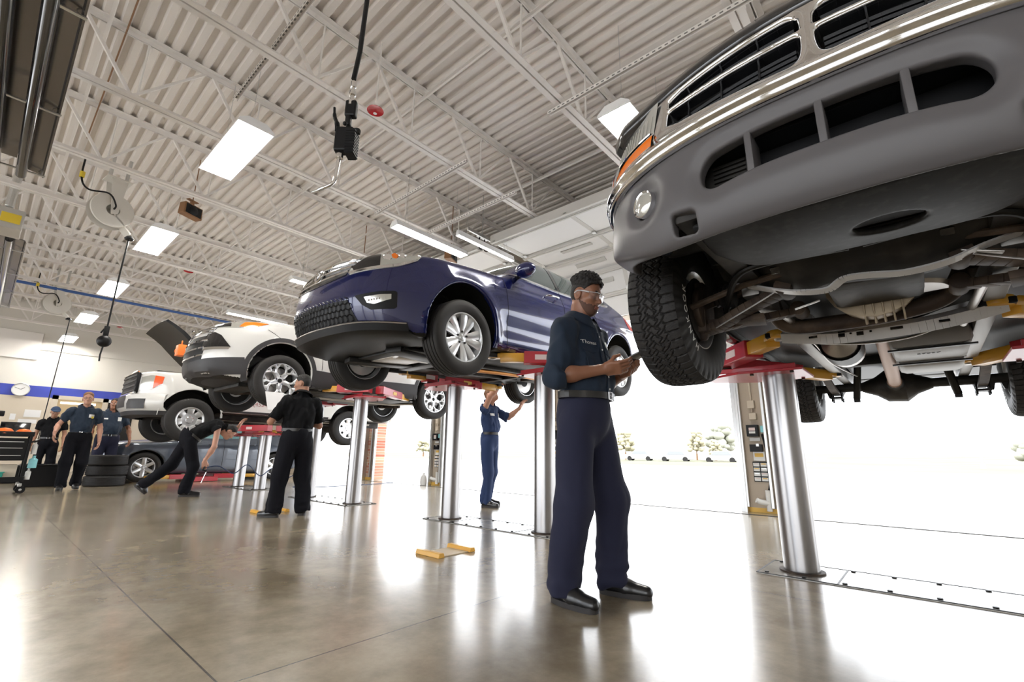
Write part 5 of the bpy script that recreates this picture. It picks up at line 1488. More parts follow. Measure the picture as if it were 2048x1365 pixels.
    for s in (-1, 1):
        for yy in (0, wb): m.tube([(s*0.3, yy+0.1, 0.2), (s*0.72, yy, 0.22)], 0.03, 8); m.box((s*0.72, yy, 0.3), (0.07, 0.13, 0.22))
    m.build('suspension_arm', M['rust'], car)
    m = MB(); m.tube([(0.02, 0.3, 0.18), (0.02, 2.4, 0.2), (0.3, 2.9, 0.24)], 0.03, 8); m.build('exhaust_pipe', M['bare'], car)
    w = make_wheel(car, 0.352, 0.235, 0.236, 'loop'); place_wheels(car, w, 0.80, wb, 0.355, dz=-0.09)
    return car
build_crossover((-7.38, 2.60, 1.40))

def build_work_pickup(loc):
    car = thing('work_pickup', 'white work pickup with open hood raised low beside the far bay', 'pickup truck', loc)
    wb = 3.12
    c = Car(k=0.05, kc=0.04, crown=0.05, cab=True, windb=0.15, roofc=0.08, cabz=1.0, extra=[])
    c.nose = curve([0.3, 0.42, 0.6, 0.8, 1.0, 1.15, 1.25, 1.4], [-0.78, -0.82, -0.82, -0.80, -0.80, -0.78, -0.72, -0.5])
    c.bulge = lambda x: 0.06*(x/0.6)**2+0.26*(np.maximum(0, x-0.5)/0.48)**3
    c.width = curve([0.3, 0.5, 0.7, 0.9, 1.05, 1.2, 1.5], [0.93, 0.98, 0.99, 0.99, 0.975, 0.93, 0.8]); c.taper = curve([-1, 0, 1, 4.5], [0.985, 1, 1, 1])
    c.top = curve([-1, -0.8, -0.5, 0, 0.5, 0.9, 2.4, 2.6, 4.6], [1.17, 1.2, 1.24, 1.26, 1.29, 1.27, 1.25, 1.26, 1.28])
    c.bot = curve([-1, -0.6, 0, 4.6], [0.62, 0.56, 0.52, 0.55]); c.tail = curve([0.3, 1.2], [4.2, 4.2]); c.rbulge = lambda x: 0*x
    c.cabw = curve([1.0, 1.25, 1.5, 1.75, 1.95], [0.95, 0.92, 0.85, 0.78, 0.7]); c.wind = curve([1.0, 1.28, 1.5, 1.75, 1.95], [0.35, 0.65, 0.9, 1.2, 1.5])
    c.rear = curve([1.0, 1.3, 1.6, 1.95], [2.5, 2.48, 2.4, 2.25]); c.roof = curve([0, 1.2, 1.7, 2.2, 2.6, 4], [1.8, 1.88, 1.92, 1.91, 1.86, 1.7])
    c.arches = [(0, 0.43, 0.48, 0.5), (wb, 0.43, 0.46, 0.5)]
    c.build(car, M['whitecar'], (-1.04, -0.95, 0.45), (1.04, 4.3, 2.0), 0.02)
    bv = c.bvh
    for s, pr in ((1, '+x'), (-1, '-x')):
        prj = CORNER_L if s > 0 else (Vector((-0.7071, 0.7071, 0)), Vector((0, 0, 1)), Vector((0.7071, 0.7071, 0)))
        for tp, bt in (([(0.95, 1.35), (1.3, 1.72), (1.65, 1.78)], [(0.88, 1.29), (1.3, 1.28), (1.65, 1.28)]), ([(1.75, 1.78), (2.3, 1.74)], [(1.75, 1.28), (2.36, 1.28)])):
            m = MB(); patch(m, bv, tp, bt, pr, 10, 6); m.build('side_window', M['glass'], car)
        m = MB(); patch(m, bv, [(-0.10, 1.09), (0.1, 1.12), (0.30, 1.10)], [(-0.10, 0.86), (0.12, 0.87), (0.30, 0.96)], prj, 12, 6, 0.006, 0.02); hl = m.build('headlamp', M['lens'], car)
        m = MB(); patch(m, bv, [(0.17, 1.115), (0.31, 1.095)], [(0.16, 0.885), (0.30, 0.975)], prj, 6, 5, 0.010, 0.012); m.build('turn_signal', mat('red_orange_lens', (0.85, 0.10, 0.02), 0.2, coat=0.6), hl)
        m = MB(); m.tube([(s*0.93, 0.95, 1.32), (s*1.06, 0.9, 1.33)], 0.025, 8); m.box((s*1.13, 0.9, 1.38), (0.16, 0.10, 0.24)); m.build('door_mirror', M['black'], car, bevel=0.02)
        m = MB()
        for ln in ([(0.62, 0.56), (0.60, 1.25)], [(1.68, 0.56), (1.68, 1.27)], [(2.46, 0.56), (2.46, 1.26)]): ribbon(m, bv, ln, 0.008, pr, 16, 0.002, 0.004)
        m.build('door_seam', M['dark'], car)
        m = MB(); patch(m, bv, [(0.50, 0.585), (2.6, 0.585)], [(0.50, 0.545), (2.6, 0.545)], pr, 20, 3, 0.006, 0.01); m.build('rocker_trim', M['cladding'], car)
        m = MB(); an = np.linspace(0, PI, 26)
        patch(m, bv, [(0.50*math.cos(a), 0.43+0.50*math.sin(a)) for a in an], [(0.49*math.cos(a), 0.43+0.49*math.sin(a)) for a in an], pr, 28, 2, 0.012, 0.02); m.build('arch_lip', M['whitecar'], car)
    # phone number along the door
    m = MB(); V, F = text_mesh('(453-3400', 0.115, 0.001)
    h = bv.ray_cast(Vector((6, 1.25, 0.78)), Vector((-1, 0, 0)))[0]
    m.add([(h.x+0.004+p[2], 1.25+p[0], 0.735+p[1]) for p in V], F); m.build('door_lettering', mat('faded_maroon_lettering', (0.34, 0.13, 0.14), 0.5), car, smooth=0, fixn=False)
    # bumper, grille, hood
    m = MB(); pr_ = []
    for t in np.linspace(-1, 1, 28):
        x = t*0.985; yy = -0.88+0.06*(abs(x)/0.6)**2+0.28*(max(0, abs(x)-0.5)/0.48)**3
        pr_.append([(x*0.985, yy+0.05, 0.80), (x, yy, 0.77), (x, yy-0.012, 0.66), (x, yy, 0.56), (x*0.98, yy+0.06, 0.50)])
    m.grid(pr_); bp = m.build('front_bumper', M['whitecar'], car, smooth=60)
    m = MB(); m.grid([[(a, b-0.006, cc) for a, b, cc in (r[1], r[2], r[3])] for r in pr_[9:19]]); m.build('bumper_cover', M['cladding'], bp)
    for sl in (slice(0, 5), slice(23, 28)):
        m = MB(); m.grid([[(a*1.004, b-0.008, 0.73-0.17*k/3) for k, (a, b, cc) in enumerate((r[1], r[1], r[2], r[3]))] for r in pr_[sl]])
    m = MB(); m.grid([[(r[4][0]*0.98, r[4][1]-0.02, 0.56), (r[4][0]*0.96, r[4][1]+0.02, 0.43), (r[4][0]*0.9, r[4][1]+0.22, 0.40)] for r in pr_]); m.build('valance', M['cladding'], bp, smooth=60)
    for s in (-1, 1):
        m = MB(); m.grid([[(r[1][0]*1.004, r[1][1]-0.010, 0.70), (r[2][0]*1.004, r[2][1]-0.012, 0.62), (r[3][0]*1.004, r[3][1]-0.010, 0.53)] for r in (pr_[20:26] if s > 0 else pr_[2:8])]); m.build('fog_lamp_pocket', M['cladding'], bp)
    m = MB()
    m.box((0, -0.775, 1.0), (1.10, 0.06, 0.36)); g = m.build('grille', M['black'], car, bevel=0.02)
    for z in (0.86, 0.95, 1.04, 1.13):
        m = MB(); m.box((0, -0.80, z), (1.08, 0.03, 0.035)); m.build('grille_bar', M['cladding'], g, smooth=0, bevel=0.006)
    m = MB(); m.box((0, -0.80, 1.19), (1.12, 0.04, 0.03)); m.box((0, -0.80, 0.815), (1.12, 0.04, 0.03)); m.build('grille_surround', M['chrome'], g, smooth=0, bevel=0.008)
    ang = math.radians(42)
    hg = Vector((0, 0.50, 1.31)); fw = Vector((0, -math.cos(ang), math.sin(ang))); up = Vector((0, math.sin(ang), math.cos(ang)))
    P = []; Q = []
    for i in range(9):
        u = i/8; row = []; rq = []
        for t in np.linspace(-1, 1, 13):
            p = hg+fw*(1.40*u-0.03*t*t)+Vector((0.80*t*(1-0.05*u), 0, 0))+up*(0.03*(1-t*t)-(0.07*max(0, u-0.8)/0.2))
            row.append(p); rq.append(p-up*(0.045+0.03*math.sin(u*PI)))
        P.append(row); Q.append(rq)
    m = MB(); m.grid(P); ho = m.build('hood', M['whitecar'], car, smooth=60)
    m = MB(); m.grid(Q)
    for row in (0, -1): m.grid([P[row], Q[row]])
    m.grid([[P[i][0] for i in range(9)], [Q[i][0] for i in range(9)]]); m.grid([[P[i][-1] for i in range(9)], [Q[i][-1] for i in range(9)]])
    m.build('hood_liner', M['black'], ho, smooth=50)
    m = MB(); m.cyl((0.70, -0.1, 1.27), hg+fw*0.8+Vector((0.7, 0, 0))-up*0.05, 0.008, n=8); m.build('hood_prop', M['dark'], car)
    m = MB(); m.box((0, -0.15, 1.20), (1.2, 0.8, 0.1)); m.build('engine_top', M['dark'], car, bevel=0.03)
    m = MB(); m.box((0.45, 1.9, 0.5), (0.09, 4.6, 0.16)); m.build('frame_rail', M['grime'], car, bevel=0.01)
    m = MB(); m.box((-0.45, 1.9, 0.5), (0.09, 4.6, 0.16)); m.build('frame_rail', M['grime'], car, bevel=0.01)
    m = MB(); m.box((0, 0.3, 0.5), (0.9, 0.3, 0.14)); m.cyl((-0.75, wb, 0.43), (0.75, wb, 0.43), 0.05, n=14); m.ball((0, wb, 0.43), 0.15); m.box((0, 1.2, 0.47), (0.3, 0.8, 0.18)); m.build('drivetrain', M['grime'], car, bevel=0.02)
    m = MB()
    for s in (-1, 1):
        m.tube([(s*0.35, 0.05, 0.46), (s*0.78, 0, 0.40)], 0.04, 8); m.box((s*0.78, 0, 0.45), (0.07, 0.12, 0.24)); m.tube([(s*0.5, 0.03, 0.45), (s*0.45, 0.05, 0.9)], 0.035, 8)
    m.build('suspension_arm', M['rust'], car)
    m = MB(); m.tube(spline([(0.3, 0.6, 0.46), (0.35, 2.0, 0.44), (0.6, 2.7, 0.5), (0.7, 3.8, 0.5)], 5), 0.04, 10); m.build('exhaust_pipe', M['bare'], car)
    m = MB(); m.box((0, 4.28, 0.66), (1.8, 0.14, 0.2)); m.build('rear_bumper', M['chrome'], car, bevel=0.03)
    w = make_wheel(car, 0.388, 0.255, 0.228, 'seven', nuts=6); place_wheels(car, w, 0.87, wb, 0.39, dz=-0.02)
    return car
F150 = build_work_pickup((-10.92, 2.50, 0.885))
m = MB(); m.box((0, 0, 0), (0.22, 0.12, 0.20)); m.cyl((0, 0, 0.10), (0, 0, 0.19), 0.012, n=8); m.cyl((-0.11, 0, 0), (-0.13, 0, 0), 0.07, n=16)
WL = m.build('work_light', M['orangepl'], bevel=0.03); WL.location = (-10.18, 2.22, 2.52)
tag(WL, 'orange work light hanging under the open hood of the white pickup', 'work light')

def build_grey_sedan(loc):
    car = thing('sedan', 'slate grey sedan standing on the floor behind the bending mechanic', 'car', loc)
    wb = 2.80
    c = Car(k=0.06, kc=0.05, crown=0.08, cab=True, windb=0.28, roofc=0.16, cabz=0.85, extra=[])
    c.nose = curve([0.12, 0.25, 0.4, 0.55, 0.7, 0.8, 0.9, 1.1], [-0.68, -0.78, -0.83, -0.83, -0.79, -0.73, -0.62, -0.4])
    c.bulge = lambda x: 0.09*(x/0.6)**2+0.42*(np.maximum(0, x-0.36)/0.56)**3
    c.width = curve([0.1, 0.25, 0.45, 0.65, 0.8, 0.92, 1.1, 1.5], [0.84, 0.89, 0.91, 0.92, 0.915, 0.88, 0.8, 0.6]); c.taper = curve([-1, 0, 1, 2.6, 3.7], [0.99, 1, 1, 1, 0.93])
    c.top = curve([-1.2, -0.9, -0.5, 0, 0.5, 1, 2, 3, 3.8], [0.78, 0.83, 0.90, 0.95, 0.99, 0.98, 0.99, 1.04, 1.05])
    c.bot = curve([-1.2, -0.6, 0, 2.6, 3.7], [0.24, 0.2, 0.19, 0.19, 0.32]); c.tail = curve([0.1, 0.5, 1.0], [3.6, 3.75, 3.65]); c.rbulge = lambda x: 0.07*(x/0.6)**2+0.3*(np.maximum(0, x-0.4)/0.52)**3
    c.cabw = curve([0.8, 1.0, 1.2, 1.4, 1.5], [0.87, 0.85, 0.76, 0.63, 0.55]); c.wind = curve([0.8, 1.0, 1.2, 1.4, 1.5], [0.1, 0.5, 0.85, 1.3, 1.6])
    c.rear = curve([0.8, 1.05, 1.25, 1.4, 1.5], [3.6, 3.2, 2.85, 2.5, 2.2]); c.roof = curve([0, 1, 1.5, 2, 2.5, 3.5], [1.3, 1.42, 1.455, 1.45, 1.40, 1.1])
    c.arches = [(0, 0.33, 0.375, 0.52), (wb, 0.33, 0.37, 0.52)]
    c.build(car, M['greycar'], (-0.98, -1.05, 0.12), (0.98, 3.85, 1.5), 0.02)
    bv = c.bvh
    for s, pr in ((1, '+x'), (-1, '-x')):
        prj = CORNER_L if s > 0 else (Vector((-0.7071, 0.7071, 0)), Vector((0, 0, 1)), Vector((0.7071, 0.7071, 0)))
        for tp, bt in (([(0.85, 1.06), (1.2, 1.32), (1.5, 1.39)], [(0.8, 1.0), (1.2, 1.0), (1.5, 1.0)]), ([(1.58, 1.39), (2.2, 1.37)], [(1.58, 1.0), (2.3, 1.03)])):
            m = MB(); patch(m, bv, tp, bt, pr, 10, 6); m.build('side_window', mat('teal_reflecting_glass', (0.12, 0.26, 0.28), 0.04, coat=0.6), car)
        m = MB(); patch(m, bv, [(-0.36, 0.72), (0.0, 0.80), (0.22, 0.83)], [(-0.33, 0.62), (0, 0.66), (0.15, 0.74)], prj, 14, 5, 0.006, 0.02); m.build('headlamp', M['lens'], car)
        m = MB()
        for ln in ([(0.6, 0.25), (0.58, 0.95)], [(1.54, 0.25), (1.54, 1.0)], [(2.35, 0.6), (2.3, 1.02)]): ribbon(m, bv, ln, 0.008, pr, 16, 0.002, 0.004)
        m.build('door_seam', M['dark'], car)
        for yy in (1.2, 2.05):
            m = MB(); m.tube([(s*0.91, yy, 0.86), (s*0.945, yy+0.03, 0.86), (s*0.945, yy+0.17, 0.86), (s*0.91, yy+0.2, 0.86)], 0.012, 6); m.build('door_handle', M['greycar'], car)
        m = MB(); m.ball((s*1.0, 0.8, 1.03), (0.10, 0.07, 0.07)); m.tube([(s*0.82, 0.84, 1.0), (s*0.95, 0.81, 1.01)], 0.02, 8); m.build('door_mirror', M['greycar'], car)
    m = MB(); patch(m, bv, [(-0.55, 1.33), (0, 1.38), (0.55, 1.33)], [(-0.72, 1.02), (0, 1.03), (0.72, 1.02)], '-y', 18, 6); m.build('windscreen', mat('pale_reflecting_glass', (0.35, 0.38, 0.36), 0.08, coat=0.6), car)
    m = MB(); patch(m, bv, [(-0.42, 0.74), (0, 0.77), (0.42, 0.74)], [(-0.36, 0.56), (0, 0.54), (0.36, 0.56)], '-y', 18, 4); m.build('grille', M['black'], car)
    m = MB(); m.box((0, 1.3, 0.2), (1.4, 2.2, 0.05)); m.build('underbody', M['dark'], car)
    w = make_wheel(car, 0.33, 0.215, 0.216, 'six', nuts=5); place_wheels(car, w, 0.80, wb, 0.33)
    return car
build_grey_sedan((-14.02, 2.58, 0.0))
# ================================================================ people
SKIN_D = mat('dark_brown_skin', (0.27, 0.118, 0.066), 0.42, bump=(180, 0.08, 0.001))
SKIN_L = mat('fair_skin', (0.56, 0.30, 0.21), 0.48)
SKIN_M = mat('tan_skin', (0.42, 0.21, 0.13), 0.48)
HAIR_B = mat('black_hair', (0.012, 0.010, 0.009), 0.65, bump=(220, 0.8, 0.004))
HAIR_R = mat('sandy_hair', (0.22, 0.10, 0.045), 0.6, bump=(160, 0.6, 0.003))
NAVY = mat('navy_work_shirt', (0.018, 0.0285, 0.048), 0.75, spec=0.2, sheen=0.05, bump=(500, 0.2, 0.001))
NAVYT = mat('navy_work_trousers', (0.021, 0.0225, 0.046), 0.8, spec=0.2, sheen=0.05, bump=(500, 0.2, 0.001))
BLUEW = mat('faded_blue_uniform', (0.028, 0.048, 0.12), 0.8, spec=0.2, sheen=0.05)
BLKC = mat('black_cotton', (0.007, 0.007, 0.008), 0.85, spec=0.15)
BLKT = mat('black_work_trousers', (0.007, 0.007, 0.010), 0.85, spec=0.15)
LEATH = mat('black_shoe_leather', (0.012, 0.012, 0.013), 0.30, coat=0.25)
SOLE = mat('dark_shoe_sole', (0.025, 0.022, 0.022), 0.6)
BELT = mat('worn_black_belt', (0.03, 0.028, 0.026), 0.4)
EYEW = mat('eye_white', (0.75, 0.72, 0.68), 0.2); EYEI = mat('dark_iris', (0.02, 0.012, 0.008), 0.1)
CLEAR = mat('clear_polycarbonate', (0.95, 0.97, 1.0), 0.03, trans=0.92, ior=1.25, alpha=0.55)
LIP = mat('brown_lips', (0.26, 0.09, 0.06), 0.4)

def rot(yaw=0, pitch=0, roll=0):
    """yaw + turns to own left, pitch + looks down; columns are the rotated axes"""
    return np.array((Matrix.Rotation(yaw, 3, 'Z') @ Matrix.Rotation(-pitch, 3, 'X') @ Matrix.Rotation(roll, 3, 'Y')))

def head_sdf(P, hc, R, fine=True):
    q = (P-hc)@R
    x = np.abs(q[:, 0]); Q = np.stack([x, q[:, 1], q[:, 2]], 1)
    d = ell(q, (0, -0.012, 0.022), (0.074, 0.094, 0.098))
    d = smin(d, ell(q, (0, 0.030, -0.055), (0.056, 0.062, 0.066)), 0.03)
    d = smin(d, ell(q, (0, 0.060, -0.094), (0.026, 0.024, 0.020)), 0.03)
    d = smin(d, ell(Q, (0.040, 0.052, -0.022), (0.026, 0.030, 0.024)), 0.02)          # cheeks
    d = smin(d, ell(q, (0, 0.072, 0.018), (0.052, 0.016, 0.011)), 0.015)               # brow
    d = smax(d, -ell(Q, (0.031, 0.095, -0.002), (0.018, 0.016, 0.012)), 0.014)         # sockets
    d = smin(d, cone(q, (0, 0.080, 0.010), (0, 0.103, -0.030), 0.009, 0.0125), 0.012)  # nose
    d = smin(d, cone(Q, (0.011, 0.090, -0.036), (0.013, 0.086, -0.036), 0.009, 0.008), 0.008)
    d = smin(d, ell(q, (0, 0.086, -0.062), (0.023, 0.010, 0.006)), 0.006)              # lips
    d = smin(d, ell(q, (0, 0.083, -0.073), (0.020, 0.010, 0.007)), 0.006)
    d = smax(d, -cone(q, (-0.024, 0.096, -0.0675), (0.024, 0.096, -0.0675), 0.0035, 0.0035), 0.004)
    d = smin(d, ell(Q, (0.031, 0.073, -0.001), (0.0155, 0.012, 0.011)), 0.005)         # lids
    e = ell(Q, (0.077, -0.008, -0.012), (0.010, 0.020, 0.032)); e = smax(e, -ell(Q, (0.086, -0.004, -0.010), (0.006, 0.011, 0.019)), 0.004)
    return smin(d, e, 0.008)

def hand_sdf(P, w, F, N, side, curl, thumb=0.5, k=1.0, spread=0.06):
    """w wrist; F along the fingers; N palm normal; side +1 when the thumb is at F x N side; curl per finger (rad at each joint)"""
    F = np.array(F, float); F /= np.linalg.norm(F); N = np.array(N, float); N -= F*(N@F); N /= np.linalg.norm(N)
    X = np.cross(F, N)*side
    w = np.array(w, float)
    L = lambda a, b, c: w+(X*a+F*b+N*c)*k
    R = np.stack([X, F, N], 1)
    d = rbox(P, L(0, 0.052, 0), np.array((0.040, 0.044, 0.0135))*k, 0.012*k, R)
    d = smin(d, cone(P, L(0.004, -0.02, 0), L(0, 0.03, 0), 0.027*k, 0.020*k), 0.02)
    d = smin(d, cone(P, L(0.020, 0.018, 0.006), L(0.034, 0.048, 0.008), 0.016*k, 0.013*k), 0.012)
    xs = (0.030, 0.010, -0.010, -0.029); ln = (0.95, 1.05, 1.0, 0.80)
    for i in range(4):
        a = 0.0; p = np.array((xs[i], 0.093-0.006*(i == 3)-0.003*(i == 0), 0.0))
        sx = xs[i]*spread*1.5
        f = 1e9
        for seg, r0, r1 in ((0.044, 0.0100, 0.0092), (0.027, 0.0092, 0.0084), (0.022, 0.0084, 0.0070)):
            a += curl[i]*(1.0 if seg > 0.03 else 1.15)
            q = p+np.array((sx, math.cos(a), math.sin(a)))*seg*ln[i]
            c = cone(P, L(*p), L(*q), r0*k, r1*k)
            f = c if np.isscalar(f) else smin(f, c, 0.004)
            p = q
        d = smin(d, f, 0.005)
    t0 = np.array((0.032, 0.040, 0.006)); t1 = t0+np.array((0.62*(1-0.3*thumb), 0.62, 0.30+0.5*thumb))*0.040; t2 = t1+np.array((0.15-0.5*thumb*0.4, 0.85, 0.25+0.25*thumb))*0.034
    d = smin(d, smin(cone(P, L(*t0), L(*t1), 0.0135*k, 0.0105*k), cone(P, L(*t1), L(*t2), 0.0105*k, 0.0085*k), 0.004), 0.008)
    return d

def make_person(name, label, loc, rz, S, cell=0.0065, group=None):
    """S: pose and clothing; own frame faces +Y, right hand at +X"""
    hc = np.array(S['head']); HR = rot(*S.get('look', (0, 0, 0)))
    nb = np.array(S['neck']); ch = np.array(S['chest']); be = np.array(S['belly']); pv = np.array(S['pelvis'])
    sh = S['sh']; el_ = S['el']; wr = S['wr']; hip = S['hip']; kn = S['kn']; an = S['an']; toe = S['toe']
    fat = S.get('fat', 1.0); TR = rot(*S.get('torso', (0, 0, 0)))
    bel = S.get('bellyr', (0.155, 0.115, 0.15))
    def body(P):
        d = head_sdf(P, hc, HR)
        nk = hc+HR@np.array((0, -0.025, -0.075))
        d = smin(d, cone(P, nb, nk, 0.060*fat**.5, 0.053*fat**.5), 0.02)
        d = smin(d, ell(P, ch, np.array((0.158, 0.098, 0.19))*fat, TR), 0.05)
        d = smin(d, ell(P, be, np.array(bel)*0.84, TR), 0.05)
        d = smin(d, ell(P, pv, np.array((0.138, 0.10, 0.11))*fat, None), 0.05)
        for i in (0, 1):
            s = np.array(sh[i]); e = np.array(el_[i]); w = np.array(wr[i])
            a = smin(cone(P, s, e, 0.047*fat**.5, 0.039), cone(P, e, e+(w-e)*0.35, 0.039, 0.043), 0.02)
            a = smin(a, cone(P, e+(w-e)*0.3, w, 0.043, 0.026), 0.02)
            hd = S['hand'][i]
            a = smin(a, hand_sdf(P, w, hd[0], hd[1], (1 if i == 0 else -1)*hd[4] if len(hd) > 4 else (1 if i == 0 else -1), hd[2], hd[3], 1.0), 0.012)
            d = smin(d, a, 0.015)
            l = smin(cone(P, hip[i], kn[i], 0.075, 0.05), cone(P, kn[i], an[i], 0.05, 0.036), 0.02)
            t = np.array(toe[i]); A = np.array(an[i])
            l = smin(l, cone(P, A+(0, 0, -0.02), A+(t-A)*0.5, 0.024, 0.014), 0.02)
            d = smin(d, l, 0.03)
        return d
    pts = np.array([hc+(0, 0, .16), hc-(.12, .14, .16), hc+(.12, .14, 0)]+[np.array(q)+s*0.15 for L_ in (sh, el_, wr, hip, kn, an, toe) for q in L_ for s in (-1, 1)]+[np.array(w)+np.array(h[0])/np.linalg.norm(h[0])*0.24 for w, h in zip(wr, S['hand'])])
    lo = pts.min(0)-0.04; hi = pts.max(0)+0.04; lo[2] = max(lo[2], -0.02)
    V, F = sdf_mesh(body, lo, hi, cell, 1.1)
    P0 = mesh_obj(name, V, F, S['skin'])
    P0.location = (loc[0], loc[1], loc[2]-0.0135); P0.rotation_euler = (0, 0, rz)
    tag(P0, label, 'person', group)
    # ---- shirt
    sleeve = S.get('sleeve', 0.62)      # fraction of the upper arm covered
    hem = S.get('hem', 0.0)
    def shirt(P):
        d = ell(P, ch+(0, 0, 0.0), np.array((0.180, 0.118, 0.215))*fat, TR)
        d = smin(d, ell(P, be, np.array(bel)*1.03, TR), 0.07)
        d = smin(d, cone(P, np.array(sh[0])*(0.85, 1, 1), np.array(sh[1])*(0.85, 1, 1), 0.066, 0.066), 0.05)
        d = smin(d, cone(P, nb+(nb-ch)*-0.12, nb+(nb-ch)*0.10, 0.10, 0.068), 0.04)
        for i in (0, 1):
            s = np.array(sh[i]); e = np.array(el_[i]); w = np.array(wr[i])
            e2 = s+(e-s)*min(sleeve, 1.0)
            a = cone(P, s, e2, 0.066*fat**.5, S.get('sleever', 0.062))
            e3 = e2 if sleeve <= 1 else e+(w-e)*(sleeve-1)
            u = (e3-(s if sleeve <= 1 else e)); u = u/np.linalg.norm(u)
            t = (P-e3)@u
            b = a if sleeve <= 1 else cone(P, e, e3+u*0.02, S.get('sleever', 0.062), 0.060)
            b = smax(b, t, 0.006)
            if S.get('cuff'):
                cr = S.get('sleever', 0.062) if sleeve <= 1 else 0.060
                b = smin(b, smax(smax(cone(P, e3-u*0.05, e3+u*0.01, cr+0.006, cr+0.008), t-0.004, 0.004), -0.05-t, 0.004), 0.003)
            a = b if sleeve <= 1 else smin(a, b, 0.03)
            d = smin(d, a, 0.045)
        d = d+0.016*noise3(P*(1, 1, 0.55), 5.5, 3)+0.008*noise3(P*(1, 1, 0.6), 13, 8)
        d = d+0.030*(0.22-np.abs(noise3(P*(1, 1, 0.7), 4.2, 31)))
        wz = (P-pv)@S.get('waistn', np.array((0, 0, 1.0)))
        d = smax(d, S.get('waist', 0.10)-wz, 0.008)
        nd = (hc+HR@np.array((0, -0.02, -0.08)))-nb; nd = nd/np.linalg.norm(nd)
        d = smax(d, (P-nb)@nd-0.045+0.35*np.abs((P-nb)@(HR@np.array((0, 1, 0))))*((P-nb)@(HR@np.array((0, 1, 0))) > 0), 0.008)
        return d
    V, F = sdf_mesh(shirt, lo+(-.05, -.05, .3), hi+(.05, .05, 0), max(cell, 0.0075), 1.35)
    st = mesh_obj('shirt', V, F, S['shirt'], P0)
    # collar
    m = MB(); nd = Vector((hc+HR@np.array((0, -0.02, -0.08)))-nb).normalized(); fwd = Vector(TR@np.array((0, 1, 0))); fwd = (fwd-nd*fwd.dot(nd)).normalized(); rg = fwd.cross(nd)
    rows = []
    for a in np.linspace(0.32, 2*PI-0.32, 26):
        dv = fwd*math.cos(a)+rg*math.sin(a)
        fr = max(0, math.cos(a))
        c0 = Vector(nb)+nd*(0.03-0.030*fr)
        rows.append([c0+dv*0.078*fat**.5, c0+dv*0.073*fat**.5+nd*0.036, c0+dv*0.083*fat**.5+nd*0.036, c0+dv*(0.118+0.012*fr)*fat**.5-nd*(0.006+0.040*fr)])
    m.grid(rows); m.grid([[q+nd*-0.004 for q in r] for r in rows]); m.build('collar', S['shirt'], st, smooth=50)
    # ---- trousers
    tw = S.get('leg', 1.0)
    def trousers(P):
        d = ell(P, pv+(0, 0, 0.02), np.array((0.168, 0.138, 0.20))*fat)
        for i in (0, 1):
            h = np.array(hip[i]); k_ = np.array(kn[i]); a = np.array(an[i])
            l = smin(cone(P, h, k_, (0.100+0.02*(tw-1))*fat**.5, 0.078*tw), cone(P, k_, a+(0, 0, 0.0), 0.078*tw, 0.070*tw), 0.05)
            u = (a-k_)/np.linalg.norm(a-k_)
            l = smax(l, (P-a)@u-S.get('cuffdrop', 0.035), 0.008)
            d = smin(d, l, 0.028)
        fz = np.clip((0.45-P[:, 2])/0.4, 0, 1)
        d = d+(0.012+0.010*fz)*noise3(P*(1, 1, 0.40), 5.0, 21)+0.010*fz*noise3(P*(0.5, 0.5, 1.6), 8, 5)
        d = d+(0.016+0.018*fz)*(0.22-np.abs(noise3(P*(1, 1, 0.5), 3.6, 37)))
        wz = (P-pv)@S.get('waistn', np.array((0, 0, 1.0)))
        return smax(d, wz-S.get('waist', 0.10)-0.020, 0.006)
    V, F = sdf_mesh(trousers, lo-(.05, .05, 0), (hi[0]+.05, hi[1]+.05, pv[2]+0.3), max(cell, 0.0075), 1.35)
    tr = mesh_obj('trousers', V, F, S['pants'], P0)
    # ---- belt
    wn = Vector(S.get('waistn', (0, 0, 1.0))); c0 = Vector(pv)+wn*(S.get('waist', 0.10)+0.002)
    bvh = bvh_of(st)
    ring = []
    ax = Vector((1, 0, 0)); ay = wn.cross(ax).normalized()
    for a in np.linspace(0, 2*PI, 48, endpoint=False):
        dv = ax*math.cos(a)+ay*math.sin(a)
        rr = [bvh.ray_cast(c0+wn*h_+dv*0.6, -dv)[0] for h_ in (0.025,)]
        r = (rr[0]-c0-wn*0.025).length if rr[0] is not None else 0.15
        ring.append((dv, min(r, 0.26)))
    rs = [np.mean([ring[(i+k) % 48][1] for k in (-2, -1, 0, 1, 2)])+0.006 for i in range(48)]
    m = MB(); m.grid([[c0+ring[i % 48][0]*(rs[i % 48]+o)+wn*h_ for o, h_ in ((-0.01, -0.017), (0.003, -0.017), (0.003, 0.020), (-0.01, 0.020))] for i in range(49)])
    bt = m.build('belt', BELT, P0, smooth=40)
    i = 12; c = c0+ring[i][0]*(rs[i]+0.006)
    m = MB()
    for s in (-1, 1): m.box(c+ax*s*0.022, (0.006, 0.006, 0.042)); m.box(c+wn*s*0.019, (0.05, 0.006, 0.006))
    m.box(c, (0.05, 0.004, 0.005)); m.build('buckle', M['chrome'], bt, smooth=0, bevel=0.001)
